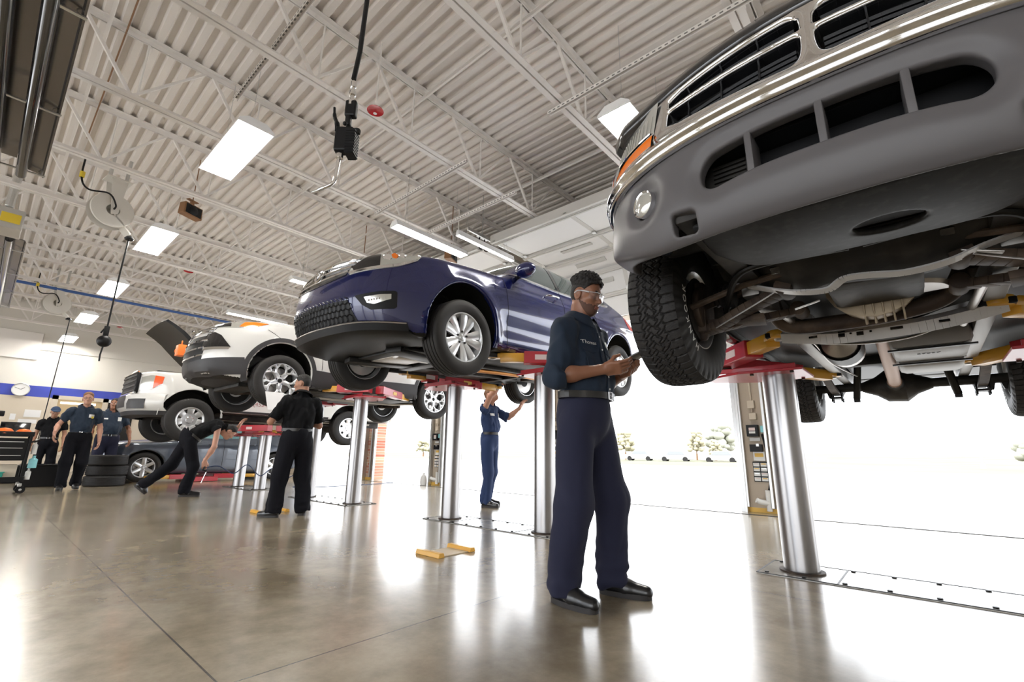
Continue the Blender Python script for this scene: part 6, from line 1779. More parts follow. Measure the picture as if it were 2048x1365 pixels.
    # ---- shoes
    for i in (0, 1):
        A = np.array(an[i]); t = np.array(toe[i]); tilt = t-(A+(0, 0, -0.085)); Lf = np.linalg.norm(tilt); f = tilt/Lf
        up = np.array((0, 0, 1.0)); up = up-f*(up@f); up /= np.linalg.norm(up); rg_ = np.cross(f, up)
        hl = A-up*0.085-f*0.03
        R = np.stack([rg_, f, up], 1)
        def shoe(P):
            q = (P-hl)@R
            w = 0.046-0.010*np.clip((0.09-q[:, 1])/0.1, 0, 1)
            d = cone(q*np.array((1, 1, 1.0)), (0, 0.0, 0.055), (0, 0.10, 0.045), 0.040, 0.044)
            d = smin(d, cone(q, (0, 0.10, 0.042), (0, Lf-0.02, 0.034), 0.045, 0.034), 0.03)
            d = smin(d, cone(q, (0, 0.0, 0.06), (0, 0.02, 0.115), 0.038, 0.046), 0.03)
            d = smax(d, 0.010-q[:, 2], 0.006)
            return smax(d, q[:, 2]-0.118, 0.006)
        bb = np.array([hl-0.12, hl+0.12, t-0.12, t+0.12]); 
        V, F = sdf_mesh(shoe, bb.min(0), bb.max(0), max(cell*0.8, 0.004), 1.1); sho = mesh_obj('shoe', V, F, LEATH, P0)
        m = MB(); ol = []
        for a in np.linspace(0, 2*PI, 40, endpoint=False):
            s_, c_ = math.sin(a), math.cos(a)
            yy = -0.045 if c_ < 0 else Lf+0.008
            yc = 0.08; hw = 0.047+0.005*c_
            ol.append((hw*math.copysign(abs(s_)**0.75, s_), yc+(yy-yc)*abs(c_)**0.8))
        vs = []
        for h_, sc in ((0.0, 1.0), (0.026, 1.0)):
            for a, b in ol: vs.append(tuple(hl+rg_*a*sc+f*b+up*h_))
        n = len(ol); m.add(vs, [tuple(range(n))[::-1], tuple(range(n, 2*n))]+[(k, (k+1) % n, n+(k+1) % n, n+k) for k in range(n)]); m.build('sole', SOLE, sho, smooth=40)
    # ---- hair
    hs = S.get('hair', (0.014, 0.006, 0.022))     # top, side thickness, curl amplitude
    def hair(P):
        q = (P-hc)@HR
        top = np.clip((q[:, 2]-0.045)/0.04, 0, 1)
        th = hs[1]+(hs[0]-hs[1])*top*(1-0.65*np.clip((q[:, 1]-0.03)/0.06, 0, 1))
        d = ell(q, (0, -0.012, 0.022), (0.074+hs[1], 0.094+hs[1], 0.098))-(th-hs[1])
        d = d+hs[2]*noise3(q, 42, 4)*(0.15+0.85*top)
        line = 0.066+0.02*np.clip((0.04-np.abs(q[:, 0]))/0.04, 0, 1)-1.3*np.clip(0.055-q[:, 1], 0, 0.10)-0.03*np.clip((-q[:, 1]-0.02)/0.05, 0, 1)
        d = smax(d, line-q[:, 2], 0.006)
        ear = np.sqrt((q[:, 1]+0.008)**2+(q[:, 2]+0.005)**2)-0.040
        d = np.maximum(d, -np.where(np.abs(q[:, 0]) > 0.05, ear, 1))
        return d
    if not S.get('cap'):
        V, F = sdf_mesh(hair, hc-0.2, hc+0.2, 0.0042 if cell < 0.005 else 0.007, 1.3); mesh_obj('hair', V, F, S['hairm'], P0)
    else:
        def cap(P):
            q = (P-hc)@HR
            d = ell(q, (0, -0.012, 0.035), (0.090, 0.108, 0.10)); d = smax(d, 0.035-q[:, 2], 0.008)
            b = smax(ell(q, (0, 0.10, 0.04), (0.075, 0.09, 0.02)), 0.02-q[:, 1]*0.3, 0.01)
            return smin(d, b, 0.01)
        V, F = sdf_mesh(cap, hc-0.25, hc+0.25, 0.008, 1.3); mesh_obj('cap', V, F, S['cap'], P0)
    # ---- brows and eyes
    T = lambda a, b, c: Vector(hc+HR@np.array((a, b, c)))
    for s in (-1, 1):
        m = MB(); m.tube([T(s*0.014, 0.089, 0.020), T(s*0.03, 0.085, 0.026), T(s*0.048, 0.066, 0.021)], [0.0035, 0.004, 0.002], 6); m.build('eyebrow', S['hairm'], P0)
        if S.get('eyes', True):
            m = MB(); m.ball(T(s*0.031, 0.0755, -0.002), 0.0108, 10, 8); ey = m.build('eye', EYEW, P0)
            m = MB(); m.ball(T(s*0.031, 0.0845, -0.003), 0.0042, 8, 6); m.build('iris', EYEI, ey)
    P0['_fr'] = 0; del P0['_fr']
    return P0, st, tr, bvh, (hc, HR, T)

def patch_on(st, bvh, name, cx, cz, w, h, m_, proj='+y', off=0.004):
    m = MB(); patch(m, bvh, [(cx-w/2, cz+h/2), (cx+w/2, cz+h/2)], [(cx-w/2, cz-h/2), (cx+w/2, cz-h/2)], proj, 8, 5, off, 0.003)
    return m.build(name, m_, st, smooth=30)

# -- 1: the man with the phone
S = dict(skin=SKIN_D, hairm=HAIR_B, shirt=NAVY, pants=NAVYT, head=(0.0, 0.035, 1.688), look=(-0.05, 0.30, 0), neck=(0, -0.015, 1.515), chest=(0, 0.0, 1.30), belly=(0, 0.02, 1.12), pelvis=(0, 0.0, 0.965),
         sh=((0.185, -0.015, 1.44), (-0.185, 0.0, 1.44)), el=((0.262, -0.025, 1.165), (-0.255, -0.01, 1.165)), wr=((0.105, 0.185, 1.205), (-0.10, 0.20, 1.20)),
         hand=(((-0.36, 0.90, 0.10), (-0.72, -0.25, 0.55), (0.35, 0.45, 0.55, 0.62), 0.5), ((0.45, 0.86, 0.10), (0.5, -0.2, 0.8), (0.42, 0.5, 0.55, 0.6), 0.7)),
         hip=((0.095, 0, 0.93), (-0.095, 0.01, 0.93)), kn=((0.135, 0.0, 0.50), (-0.15, 0.075, 0.51)), an=((0.15, -0.06, 0.10), (-0.17, 0.06, 0.10)), toe=((0.178, 0.165, 0.012), (-0.215, 0.285, 0.012)),
         sleeve=1.13, fat=1.07, sleever=0.068, cuff=True, hair=(0.036, 0.003, 0.010), eyes=False, bellyr=(0.165, 0.138, 0.175), leg=1.22, waist=0.105)
MAN, st, tr, bv, (hc, HR, T) = make_person('person', 'man in navy work shirt and safety glasses looking down at a phone in his hands', (-1.455, 2.28, 0), math.radians(-86), S, 0.0042)
def beard(P):
    q = (P-hc)@HR
    d = head_sdf(P, hc, HR)-0.0008
    d = smax(d, q[:, 2]+0.052+0.010*noise3(q, 55, 9)-0.35*np.clip(-q[:, 1]+0.05, 0, 0.08), 0.006)
    d = np.maximum(d, 0.0-q[:, 1]-0.005)
    d = np.maximum(d, -(np.sqrt((q[:, 0]/1.5)**2+((q[:, 2]+0.067))**2)-0.0125)*1.0)
    d = np.maximum(d, -(np.sqrt((q[:, 0]/1.3)**2+((q[:, 2]+0.035))**2)-0.014))
    return np.maximum(d, -0.125-q[:, 2])
V, F = sdf_mesh(beard, hc-0.16, hc+0.16, 0.0042, 1.2); mesh_obj('beard', V, F, mat('short_beard', (0.095, 0.042, 0.026), 0.7, bump=(260, 0.8, 0.002)), MAN)
m = MB(); m.tube(spline([T(-0.020, 0.0915, -0.066), T(0, 0.098, -0.064), T(0.020, 0.0915, -0.066)], 4), 0.0052, 6); m.tube(spline([T(-0.018, 0.0885, -0.0735), T(0, 0.0945, -0.0745), T(0.018, 0.0885, -0.0735)], 4), 0.0058, 6); m.build('lips', LIP, MAN)
# clear safety glasses
m = MB()
for s in (-1, 1):
    rows = []
    for a in np.linspace(0.06, 1.15, 12):
        rows.append([T(s*0.074*math.sin(a), 0.030+0.078*math.cos(a), z*(1-0.25*max(0, a-0.7))-0.004) for z in (0.020, 0.008, -0.006, -0.022+0.010*max(0, 0.35-a)/0.35)])
    m.grid(rows)
gl = m.build('safety_glasses', CLEAR, MAN, smooth=60)
m = MB()
for s in (-1, 1):
    m.tube(spline([T(s*0.070, 0.060, 0.010), T(s*0.081, 0.03, 0.012), T(s*0.084, -0.01, 0.010), T(s*0.082, -0.032, -0.006)], 4), [0.0042]*13, 6)
    m.tube(spline([T(s*0.006, 0.110, 0.014), T(s*0.04, 0.100, 0.017), T(s*0.070, 0.062, 0.012)], 5), 0.0022, 6)
m.build('glasses_temple', mat('milky_clear_plastic', (0.8, 0.8, 0.82), 0.15, trans=0.4), gl)
m = MB(); m.ball((0, 0.052, 1.500), (0.036, 0.022, 0.034), 14, 10); m.build('undershirt', M['paper'], MAN)
# shirt details: placket, pockets, name tag, emblem, buttons
patch_on(st, bv, 'placket', 0.0, 1.26, 0.032, 0.36, NAVY, '+y', 0.005)
for s in (-1, 1):
    pk = patch_on(st, bv, 'chest_pocket', s*0.085, 1.285, 0.105, 0.115, NAVY, '+y', 0.005)
    m = MB(); patch(m, bv, [(s*0.085-0.054, 1.347), (s*0.085+0.054, 1.347)], [(s*0.085-0.054, 1.322), (s*0.085, 1.308), (s*0.085+0.054, 1.322)], '+y', 9, 4, 0.008, 0.003); m.build('pocket_flap', NAVY, st)
m = MB(); V, F = text_mesh('Thomas', 0.030, 0.0)
m.add([(lambda h: (h[0]+h[1]*0.0062) if h[0] is not None else Vector((0, 0, 1.3)))(bv.ray_cast(Vector((0.088-p[0], 3, 1.372+p[1])), Vector((0, -1, 0)))[:2]) for p in V], F); m.build('name_embroidery', M['whitepl'], st, smooth=0, fixn=False)
m = MB(); patch(m, bv, [(-0.115, 1.395), (-0.085, 1.405), (-0.055, 1.395)], [(-0.108, 1.362), (-0.085, 1.348), (-0.062, 1.362)], '+y', 8, 4, 0.006, 0.003); m.build('round_emblem', M['whitepl'], st)
for z in (1.42, 1.34, 1.26, 1.18, 1.11):
    h = bv.ray_cast(Vector((0, 3, z)), Vector((0, -1, 0)))[0]
    if h: m = MB(); m.cyl(h+Vector((0, 0.004, 0)), h+Vector((0, 0.008, 0)), 0.0058, n=12); m.build('button', M['whitepl'], st)
# the phone
m = MB(); m.box((0, 0, 0), (0.070, 0.140, 0.009)); PH = m.build('phone', M['blackgl'], bevel=0.004)
m = MB(); m.box((0, 0, 0.0048), (0.062, 0.122, 0.0006)); m.build('phone_screen', mat('dim_phone_screen', (0.03, 0.04, 0.05), 0.1, emit=(0.5, 0.6, 0.7), estr=0.15), PH, smooth=0)
tag(PH, 'black phone held in both hands of the man wearing safety glasses', 'phone')
def to_world(p, loc, rz): return Matrix.Translation(loc) @ Matrix.Rotation(rz, 4, 'Z') @ Vector(p)
PH.location = to_world((0.012, 0.335, 1.262), (-1.455, 2.28, 0), math.radians(-86)); PH.rotation_euler = (math.radians(22), math.radians(-12), math.radians(-86))
def base(**k):
    d = dict(skin=SKIN_L, hairm=HAIR_B, shirt=NAVY, pants=NAVYT, head=(0, 0.03, 1.68), neck=(0, -0.015, 1.505), chest=(0, 0, 1.29), belly=(0, 0.02, 1.12), pelvis=(0, 0, 0.965),
             sh=((0.19, -0.01, 1.43), (-0.19, -0.01, 1.43)), el=((0.25, -0.04, 1.16), (-0.25, -0.04, 1.16)), wr=((0.27, 0.06, 0.92), (-0.27, 0.06, 0.92)),
             hand=(((0.02, 0.15, -1), (-1, 0.2, 0), (0.25, 0.3, 0.35, 0.4), 0.3), ((-0.02, 0.15, -1), (1, 0.2, 0), (0.25, 0.3, 0.35, 0.4), 0.3)),
             hip=((0.095, 0, 0.93), (-0.095, 0, 0.93)), kn=((0.115, 0.02, 0.50), (-0.115, 0.02, 0.50)), an=((0.12, -0.04, 0.10), (-0.12, -0.04, 0.10)), toe=((0.16, 0.18, 0.012), (-0.16, 0.18, 0.012)),
             sleeve=0.62, hair=(0.016, 0.005, 0.003), eyes=True, leg=1.08)
    d.update(k); return d

# -- 2: black polo, seen from behind, reading a sheet beside the white crossover
S = base(skin=SKIN_M, shirt=BLKC, pants=BLKT, fat=1.14, look=(0.75, 0.12, 0), el=((0.30, 0.05, 1.14), (-0.33, 0.05, 1.16)), wr=((0.12, 0.26, 1.24), (-0.14, 0.30, 1.27)), bellyr=(0.18, 0.15, 0.17), leg=1.25,
         hand=(((-0.35, 0.8, 0.35), (-0.7, 0.1, 0.6), (0.35, 0.4, 0.45, 0.5), 0.5), ((0.35, 0.8, 0.35), (0.7, 0.1, 0.6), (0.35, 0.4, 0.45, 0.5), 0.5)), kn=((0.14, 0.03, 0.49), (-0.14, 0.03, 0.49)), an=((0.17, -0.02, 0.10), (-0.18, 0.0, 0.10)), toe=((0.25, 0.20, 0.012), (-0.30, 0.20, 0.012)), sleeve=0.85, sleever=0.07, hair=(0.016, 0.006, 0.004))
P2, *_ = make_person('person', 'man in black polo and black trousers seen from behind, beside the white crossover wheel', (-5.70, 2.56, 0), math.radians(88), S, 0.0075)
P2.scale = (0.93,)*3
m = MB(); m.box((0, 0, 0), (0.22, 0.004, 0.29)); CB = m.build('paper_sheet', M['paper'], smooth=0)
CB.location = to_world((-0.17, 0.36, 1.34), (-5.70, 2.56, 0), math.radians(88)); CB.rotation_euler = (math.radians(-35), 0, math.radians(88)); tag(CB, 'white paper sheet held up by the man in the black polo', 'paper')

# -- 3: blue uniform, reaching up under the rear of the blue sedan
S = base(shirt=BLUEW, pants=BLUEW, hairm=HAIR_R, head=(0.02, 0.02, 1.655), look=(-0.2, -0.55, 0), el=((0.25, 0.10, 1.60), (-0.27, 0.20, 1.33)), wr=((0.12, 0.22, 1.79), (-0.18, 0.42, 1.47)), sleeve=0.93, cuff=True,
         hand=(((-0.2, 0.45, 0.8), (0, 0.8, -0.4), (0.5, 0.5, 0.5, 0.5), 0.5), ((0.1, 0.5, 0.8), (0.2, 0.8, -0.4), (0.3, 0.3, 0.3, 0.3), 0.4)),
         kn=((0.11, 0.04, 0.50), (-0.12, 0.0, 0.50)), an=((0.12, 0.02, 0.10), (-0.14, -0.08, 0.10)), toe=((0.15, 0.25, 0.012), (-0.18, 0.14, 0.012)), leg=1.0)
P3, st3, tr3, bv3, _ = make_person('person', 'man in blue uniform reaching up under the rear of the blue sedan', (-4.86, 5.03, 0), math.radians(-70), S, 0.0075)
patch_on(st3, bv3, 'name_patch', 0.09, 1.35, 0.08, 0.035, M['whitepl']); patch_on(st3, bv3, 'round_emblem', -0.09, 1.35, 0.06, 0.06, M['whitepl'])

P3.scale = (0.97,)*3
# -- 4: walking towards the camera
S = base(hairm=HAIR_R, pants=BLKT, look=(-0.1, 0.0, 0.05), el=((0.32, -0.02, 1.17), (-0.27, -0.05, 1.15)), wr=((0.35, 0.18, 1.02), (-0.29, 0.05, 0.90)), sleeve=0.72,
         hip=((0.09, 0, 0.93), (-0.09, 0, 0.93)), kn=((0.11, 0.10, 0.50), (-0.10, 0.06, 0.49)), an=((0.11, 0.10, 0.10), (-0.10, -0.12, 0.13)), toe=((0.14, 0.33, 0.012), (-0.12, 0.09, 0.012)), waist=0.06, leg=1.12, chest=(0, 0, 1.30), fat=1.05)
P4, st4, tr4, bv4, (hc4, HR4, T4) = make_person('person', 'man in navy work shirt and glasses walking toward the camera near the stacked tyres', (-11.78, 1.27, 0), math.radians(-93), S, 0.0075)
P4.scale = (0.985,)*3
m = MB()
for s in (-1, 1):
    m.tube([T4(s*(0.031+0.020*math.cos(a)), 0.102, -0.002+0.014*math.sin(a)) for a in np.linspace(0, 2*PI, 14, endpoint=False)], 0.0022, 5, close=True); m.tube([T4(s*0.051, 0.100, 0.002), T4(s*0.08, -0.01, 0.004)], 0.002, 5)
m.tube([T4(-0.011, 0.104, 0), T4(0.011, 0.104, 0)], 0.002, 5); m.build('glasses', M['black'], P4)
patch_on(st4, bv4, 'emblem', -0.10, 1.35, 0.075, 0.06, M['whitepl']); patch_on(st4, bv4, 'emblem', -0.115, 1.325, 0.03, 0.04, M['ybottle'], off=0.006)

# -- 5: bending mechanic with the air hose
S = base(shirt=BLKC, pants=BLKT, head=(0.02, 0.50, 1.05), look=(0.0, 0.9, 0), neck=(0, 0.36, 1.12), chest=(0, 0.20, 1.10), belly=(0, 0.06, 1.02), pelvis=(0, -0.06, 0.92), torso=(0, 0.95, 0), waistn=np.array((0, 0.62, 0.78)), waist=0.07,
         sh=((0.19, 0.31, 1.08), (-0.19, 0.31, 1.08)), el=((0.24, 0.30, 0.80), (-0.22, 0.54, 1.0)), wr=((0.20, 0.20, 0.57), (-0.15, 0.64, 1.16)), sleeve=0.8, sleever=0.066,
         hand=(((-0.1, 0.1, -1), (-1, 0, 0), (0.6, 0.6, 0.6, 0.6), 0.6), ((0.1, 0.4, 0.9), (0.5, 0.7, -0.3), (0.3, 0.3, 0.3, 0.3), 0.4)),
         hip=((0.09, -0.05, 0.88), (-0.09, -0.08, 0.88)), kn=((0.12, 0.06, 0.48), (-0.11, -0.24, 0.50)), an=((0.11, 0.0, 0.10), (-0.11, -0.56, 0.20)), toe=((0.13, 0.24, 0.012), (-0.11, -0.44, 0.012)), leg=1.05)
P5, *_ = make_person('person', 'man in black bending forward in mid-stride with an air gun near the white pickup', (-9.16, 2.40, 0), math.radians(-14), S, 0.0075)
loc5, rz5 = (-9.16, 2.40, 0), math.radians(-14)
t = thing('air_gun', 'silver and black air gun in the lowered hand of the bending mechanic', 'air tool', to_world((0.19, 0.20, 0.45), loc5, rz5), rz5)
m = MB(); m.tube([(0, 0.02, 0.04), (0, 0.0, -0.04), (0, 0.05, -0.06)], 0.016, 8); m.build('grip', M['black'], t)
m = MB(); m.cyl((0, 0.05, -0.06), (0, 0.0, -0.24), 0.007, n=8); m.build('nozzle', M['chrome'], t)
a = to_world((0.19, 0.24, 0.45), loc5, rz5)
pts = [a, a+Vector((0.0, .18, .02)), a+Vector((0.0, .42, -.10)), a+Vector((0, .62, .04)), a+Vector((0, .85, -.15)), a+Vector((0, 1.05, -.03)), a+Vector((0, 1.3, -.2)), a+Vector((0, 1.55, -.12)), a+Vector((-.05, 1.75, -.32)), Vector((-9.35, 4.25, .05)), Vector((-9.6, 5.2, .012)), Vector((-9.9, 6.9, .012))]
m = MB(); m.tube(spline(pts, 6), 0.008, 7); o = m.build('air_hose', M['navyhose']); tag(o, 'dark blue coiled air hose trailing from the bending mechanic past the short lift posts', 'hose')

# -- 6: behind the tyre stack
S = base(skin=SKIN_D, fat=1.22, look=(-0.5, -0.05, 0), bellyr=(0.185, 0.165, 0.18), wr=((0.28, 0.08, 0.93), (-0.36, 0.10, 0.95)), el=((0.28, -0.03, 1.16), (-0.33, -0.02, 1.17)), sleeve=0.72, waist=0.05)
P6, st6, tr6, bv6, _ = make_person('person', 'heavyset man in navy work shirt standing behind the stacked tyres', (-13.12, 1.86, 0), math.radians(-88), S, 0.0075)
patch_on(st6, bv6, 'name_patch', 0.12, 1.36, 0.09, 0.03, M['whitepl']); patch_on(st6, bv6, 'round_emblem', -0.12, 1.36, 0.07, 0.08, M['whitepl'])
# -- 7: dark figure with a blue cap behind the walking man
S = base(skin=SKIN_M, shirt=BLKC, pants=BLKT, cap=mat('dusty_blue_cap', (0.02, 0.045, 0.10), 0.8), look=(0.2, 0.2, 0))
P7, *_ = make_person('person', 'man in dark clothes and blue cap mostly hidden behind the walking man', (-13.75, 1.02, 0), math.radians(-100), S, 0.0085)
P7.scale = (0.88,)*3
# ================================================================ tyres, cart, reels, heaters, small fittings
proto = None
for k, lab in enumerate(['black tyre at the bottom of the stack of three', 'black tyre in the middle of the stack of three', 'black tyre at the top of the stack of three']):
    m = tyre_mesh(0.335, 0.20, 0.215, 'road'); m.v = [(c, b, a) for a, b, c in m.v]
    o = m.build('tyre', M['rubber'], smooth=50); o.location = (-12.62+[0.02, -0.03, 0.0][k], 1.88+[0.0, 0.02, -0.01][k], 0.10+0.201*k); tag(o, lab, 'tyre', 'stacked loose tyres')

# tool cart at the left edge
t = thing('tool_cart', 'black wheeled tool cart loaded with bottles at the left edge', 'tool cart', (-11.45, 0.22, 0))
for nm, z in (('tray', 0.92), ('tray', 0.20)):
    m = MB(); m.box((0, 0, z), (0.50, 0.86, 0.02)); 
    for sx in (-1, 1): m.box((sx*0.245, 0, z+0.03), (0.012, 0.86, 0.07)); m.box((0, sx*0.425, z+0.03), (0.50, 0.012, 0.07))
    m.build(nm, M['black'], t, smooth=0, bevel=0.004)
m = MB(); m.box((-0.02, 0.0, 0.70), (0.44, 0.78, 0.36)); bx = m.build('drawer_box', M['black'], t, smooth=0, bevel=0.008)
for z in (0.60, 0.72, 0.82):
    m = MB(); m.box((0.205, 0.0, z), (0.012, 0.66, 0.012)); m.build('drawer_pull', M['galv'], bx, smooth=0)
for sx in (-1, 1):
    for sy in (-1, 1):
        m = MB(); m.box((sx*0.225, sy*0.40, 0.55), (0.035, 0.035, 0.76)); m.build('leg', M['black'], t, smooth=0, bevel=0.004)
        m = MB(); m.cyl((sx*0.225-0.018, sy*0.40+0.02, 0.06), (sx*0.225+0.018, sy*0.40+0.02, 0.06), 0.06, n=20); cs = m.build('caster', M['black'], t)
        m = MB(); m.box((sx*0.225, sy*0.40, 0.135), (0.05, 0.05, 0.05)); m.cyl((sx*0.225-0.022, sy*0.40+0.02, 0.06), (sx*0.225+0.022, sy*0.40+0.02, 0.06), 0.02, n=12); m.build('caster_fork', M['galv'], cs, bevel=0.006)
m = MB(); m.tube([(0.24, 0.44, 0.82), (0.24, 0.52, 0.86), (-0.24, 0.52, 0.86), (-0.24, 0.44, 0.82)], 0.014, 8); m.build('handle', M['black'], t)
def cart_item(name, label, fn, mt, loc, cat, bevel=0.0, group=None):
    m = MB(); fn(m); o = m.build(name, mt, bevel=bevel); o.location = (-11.45+loc[0], 0.22+loc[1], loc[2]); tag(o, label, cat, group); return o
for k, (dy, r) in enumerate(((0.08, 0.10), (0.30, 0.09))):
    cart_item('orange_cover', ['large orange plastic cover lying on the cart, nearer the frame edge', 'smaller orange plastic cover at the right end of the cart top'][k], lambda m: m.lathe([(0, r*0.9), (r*0.7, r*0.75), (r*1.1, r*0.3), (r*1.25, 0.0), (0, 0)], n=20), M['orangepl'], (0.13, dy, 0.955), 'plastic cover', group='orange covers on the cart')
cart_item('power_tool', 'black power tool standing on the cart top at the frame edge', lambda m: (m.box((0, 0, 0.07), (0.16, 0.22, 0.13)), m.tube([(0, 0.0, 0.14), (0, 0.02, 0.3), (0, 0.12, 0.34)], 0.04, 8), m.box((0, 0.1, 0.34), (0.10, 0.22, 0.09))), M['black'], (-0.05, -0.18, 0.935), 'power tool', 0.015)
cart_item('open_laptop', 'black open laptop on the cart top behind the orange covers', lambda m: (m.box((0, 0, 0.012), (0.25, 0.36, 0.02)), m.box((-0.15, 0, 0.11), (0.015, 0.36, 0.22), (0, -0.3, 0))), M['blackgl'], (-0.06, 0.20, 0.935), 'laptop', 0.004)
def bottle(m, h=0.2, r=0.04): m.lathe([(0, 0), (r, 0), (r, h*0.68), (r*0.4, h*0.82), (r*0.4, h), (0, h)], n=18)
cart_item('spray_bottle', 'white spray bottle hanging at the right side of the cart', lambda m: (bottle(m, 0.22, 0.035), m.box((0.02, 0, 0.23), (0.08, 0.025, 0.03))), M['whitepl'], (0.14, 0.475, 0.62), 'bottle', group='bottles around the cart')
cart_item('jug', 'pale blue jug hanging low at the right side of the cart', lambda m: bottle(m, 0.20, 0.055), M['cyan'], (0.14, 0.495, 0.40), 'jug')
cart_item('bottle', 'white bottle below the pale blue jug on the cart side', lambda m: bottle(m, 0.18, 0.035), M['whitepl'], (0.14, 0.47, 0.215), 'bottle', group='bottles around the cart')
cart_item('bottle', 'yellow bottle on the lower tray of the cart', lambda m: bottle(m, 0.15, 0.04), M['ybottle'], (0.18, 0.03, 0.215), 'bottle', group='bottles around the cart')
cart_item('spool', 'teal spool on the lower tray of the cart', lambda m: m.lathe([(0, 0), (0.05, 0), (0.05, 0.015), (0.035, 0.02), (0.035, 0.11), (0.05, 0.115), (0.05, 0.13), (0, 0.13)], n=20), M['teal'], (0.18, 0.15, 0.215), 'spool')
cart_item('cardboard_box', 'tan cardboard box inside the lower part of the cart', lambda m: m.box((0, 0, 0.12), (0.26, 0.3, 0.24)), M['beige'], (-0.02, 0.18, 0.215), 'box', 0.004)
for k, (x, y, d) in enumerate([(-13.1, 0.95, (0.5, 0.5, 0.42)), (-13.35, 1.0, (0.42, 0.42, 0.36))]):
    m = MB(); m.box((0, 0, d[2]/2), d, taper=(1.06, 1.06)); m.box((0, 0, d[2]-0.015), (d[0]*1.12, d[1]*1.12, 0.03)); o = m.build('bin', M['black'], smooth=0, bevel=0.01)
    o.location = (x, y, 0 if k == 0 else 0.0); 
    if k: o.location = (-14.6, 0.55, 0)
    tag(o, ['low black plastic bin on the floor behind the cart', 'black plastic bin near the far wall behind the cart'][k], 'bin', 'black bins')

# hose reels and drop hoses
def hose_reel(loc, label):
    t = thing('hose_reel', label, 'hose reel', loc, math.radians(8))
    m = MB(); m.lathe([(0.08, -0.10), (0.25, -0.10), (0.26, -0.085), (0.10, -0.075), (0.10, 0.075), (0.26, 0.085), (0.25, 0.10), (0.08, 0.10)], axis='x', n=40, closed=True); sp = m.build('spool', M['wall'], t)
    m = MB(); m.lathe([(0.10, -0.07), (0.19, -0.065), (0.19, 0.065), (0.10, 0.07)], axis='x', n=32, closed=True); m.build('wound_hose', M['hose'], sp)
    m = MB()
    for s in (-1, 1): m.prism([(-0.10, 0.50), (0.10, 0.50), (0.06, -0.05), (-0.02, -0.08)], s*0.115-0.004, s*0.115+0.004, 'x')
    m.box((0, 0, 0.5), (0.26, 0.3, 0.02)); m.bar((0.0, 0.02, -0.05), (0, 0.26, -0.28), 0.20, 0.02, (0, 1, 1)); m.build('bracket', M['wall'], t, smooth=0)
    m = MB(); m.lathe([(0, -0.02), (0.05, -0.02), (0.06, 0.0), (0.03, 0.04), (0, 0.04)], (0, 0.28, -0.32), n=16); m.build('hose_guide', M['black'], t)
    m = MB(); m.tube(spline([(0.13, -0.0, 0.0), (0.17, 0.0, 0.06), (0.16, -0.1, 0.20), (0.14, -0.32, 0.16), (0.14, -0.42, 0.30), (0.1, -0.42, 0.7)], 6), 0.012, 8); m.build('supply_hose', M['hose'], t)
    m = MB(); m.cyl((0.14, -0.42, 0.30), (0.14, -0.42, 0.38), 0.03, n=10); m.build('ball_valve', M['ybottle'], t)
    for yy in (-0.10, 0.10):
        m = MB(); m.box((0, yy, 0.7), (0.04, 0.04, 0.4)); m.build('hanger', M['galv'], t, smooth=0)
    return t
hose_reel((-8.6, 0.70, 4.15), 'cream hose reel under the ceiling, nearer of the two')
hose_reel((-15.5, 0.70, 4.15), 'cream hose reel under the ceiling close to the far wall')
t = thing('drop_hose', 'black hose hanging from the nearer reel with a ball stop and handle', 'hose', (0, 0, 0))
m = MB(); m.tube([(-8.638, 0.975, 3.86), (-8.62, 0.96, 3.2), (-8.60, 0.955, 2.30)], 0.011, 8); m.build('hose_line', M['hose'], t)
m = MB(); m.ball((-8.6, 0.955, 2.22), 0.085, 16, 12); m.build('ball_stop', M['black'], t)
m = MB(); m.box((-8.6, 0.955, 2.36), (0.05, 0.06, 0.16)); m.tube([(-8.6, 0.93, 2.40), (-8.6, 0.90, 2.33)], 0.012, 6); m.build('handle', M['black'], t, bevel=0.01)
m = MB(); m.tube([(-8.6, 0.955, 2.14), (-8.6, 0.945, 2.02), (-8.6, 0.95, 1.93)], 0.010, 8); m.build('tail_hose', M['hose'], t)
m = MB(); m.tube([(-15.5, 1.0, 3.87), (-15.5, 0.98, 1.9), (-15.5, 0.97, 0.9)], 0.010, 8); o = m.build('drop_hose', M['hose']); tag(o, 'thin hose hanging from the reel close to the far wall', 'hose')

# dispensing gun hanging in the foreground
t = thing('dispensing_gun', 'black fluid dispensing gun with bent chrome spout hanging from a hose in the foreground', 'dispensing gun', (-1.80, 0.875, 0))
u = Vector((0.75, 0.66, 0)); w_ = Vector((-0.66, 0.75, 0))
def G(a, z, b=0.0): return u*a+w_*b+Vector((0, 0, z+0.022))
m = MB(); m.tube([G(0.012, 5.1), G(0.030, 3.4), G(0.012, 2.6), G(-0.003, 2.445)], 0.0115, 12); m.build('hose', M['hose'], t)
m = MB(); m.lathe([(0.0, 2.45), (0.013, 2.45), (0.013, 2.42), (0.009, 2.415), (0.009, 2.40), (0.016, 2.395), (0.016, 2.375), (0.010, 2.37), (0.010, 2.345), (0.019, 2.34), (0.019, 2.315), (0, 2.315)], n=16); m.build('swivel', M['chrome'], t)
R = Matrix((u, w_, Vector((0, 0, 1)))).transposed()
m = MB(); m.box(G(0.002, 2.275), (0.052, 0.036, 0.085), R); m.box(G(-0.006, 2.215), (0.026, 0.03, 0.06), R); m.build('valve_body', M['black'], t, smooth=0, bevel=0.008)
m = MB(); m.box(G(-0.012, 2.105), (0.082, 0.05, 0.125), R); bd = m.build('meter_grip', M['black'], t, smooth=0, bevel=0.008)
m = MB(); m.box(G(0.020, 2.09), (0.036, 0.056, 0.13), R)
for k in range(9): m.box(G(0.022, 2.145-0.014*k), (0.042, 0.06, 0.007), R)
m.build('rubber_ribs', M['black'], bd, smooth=0)
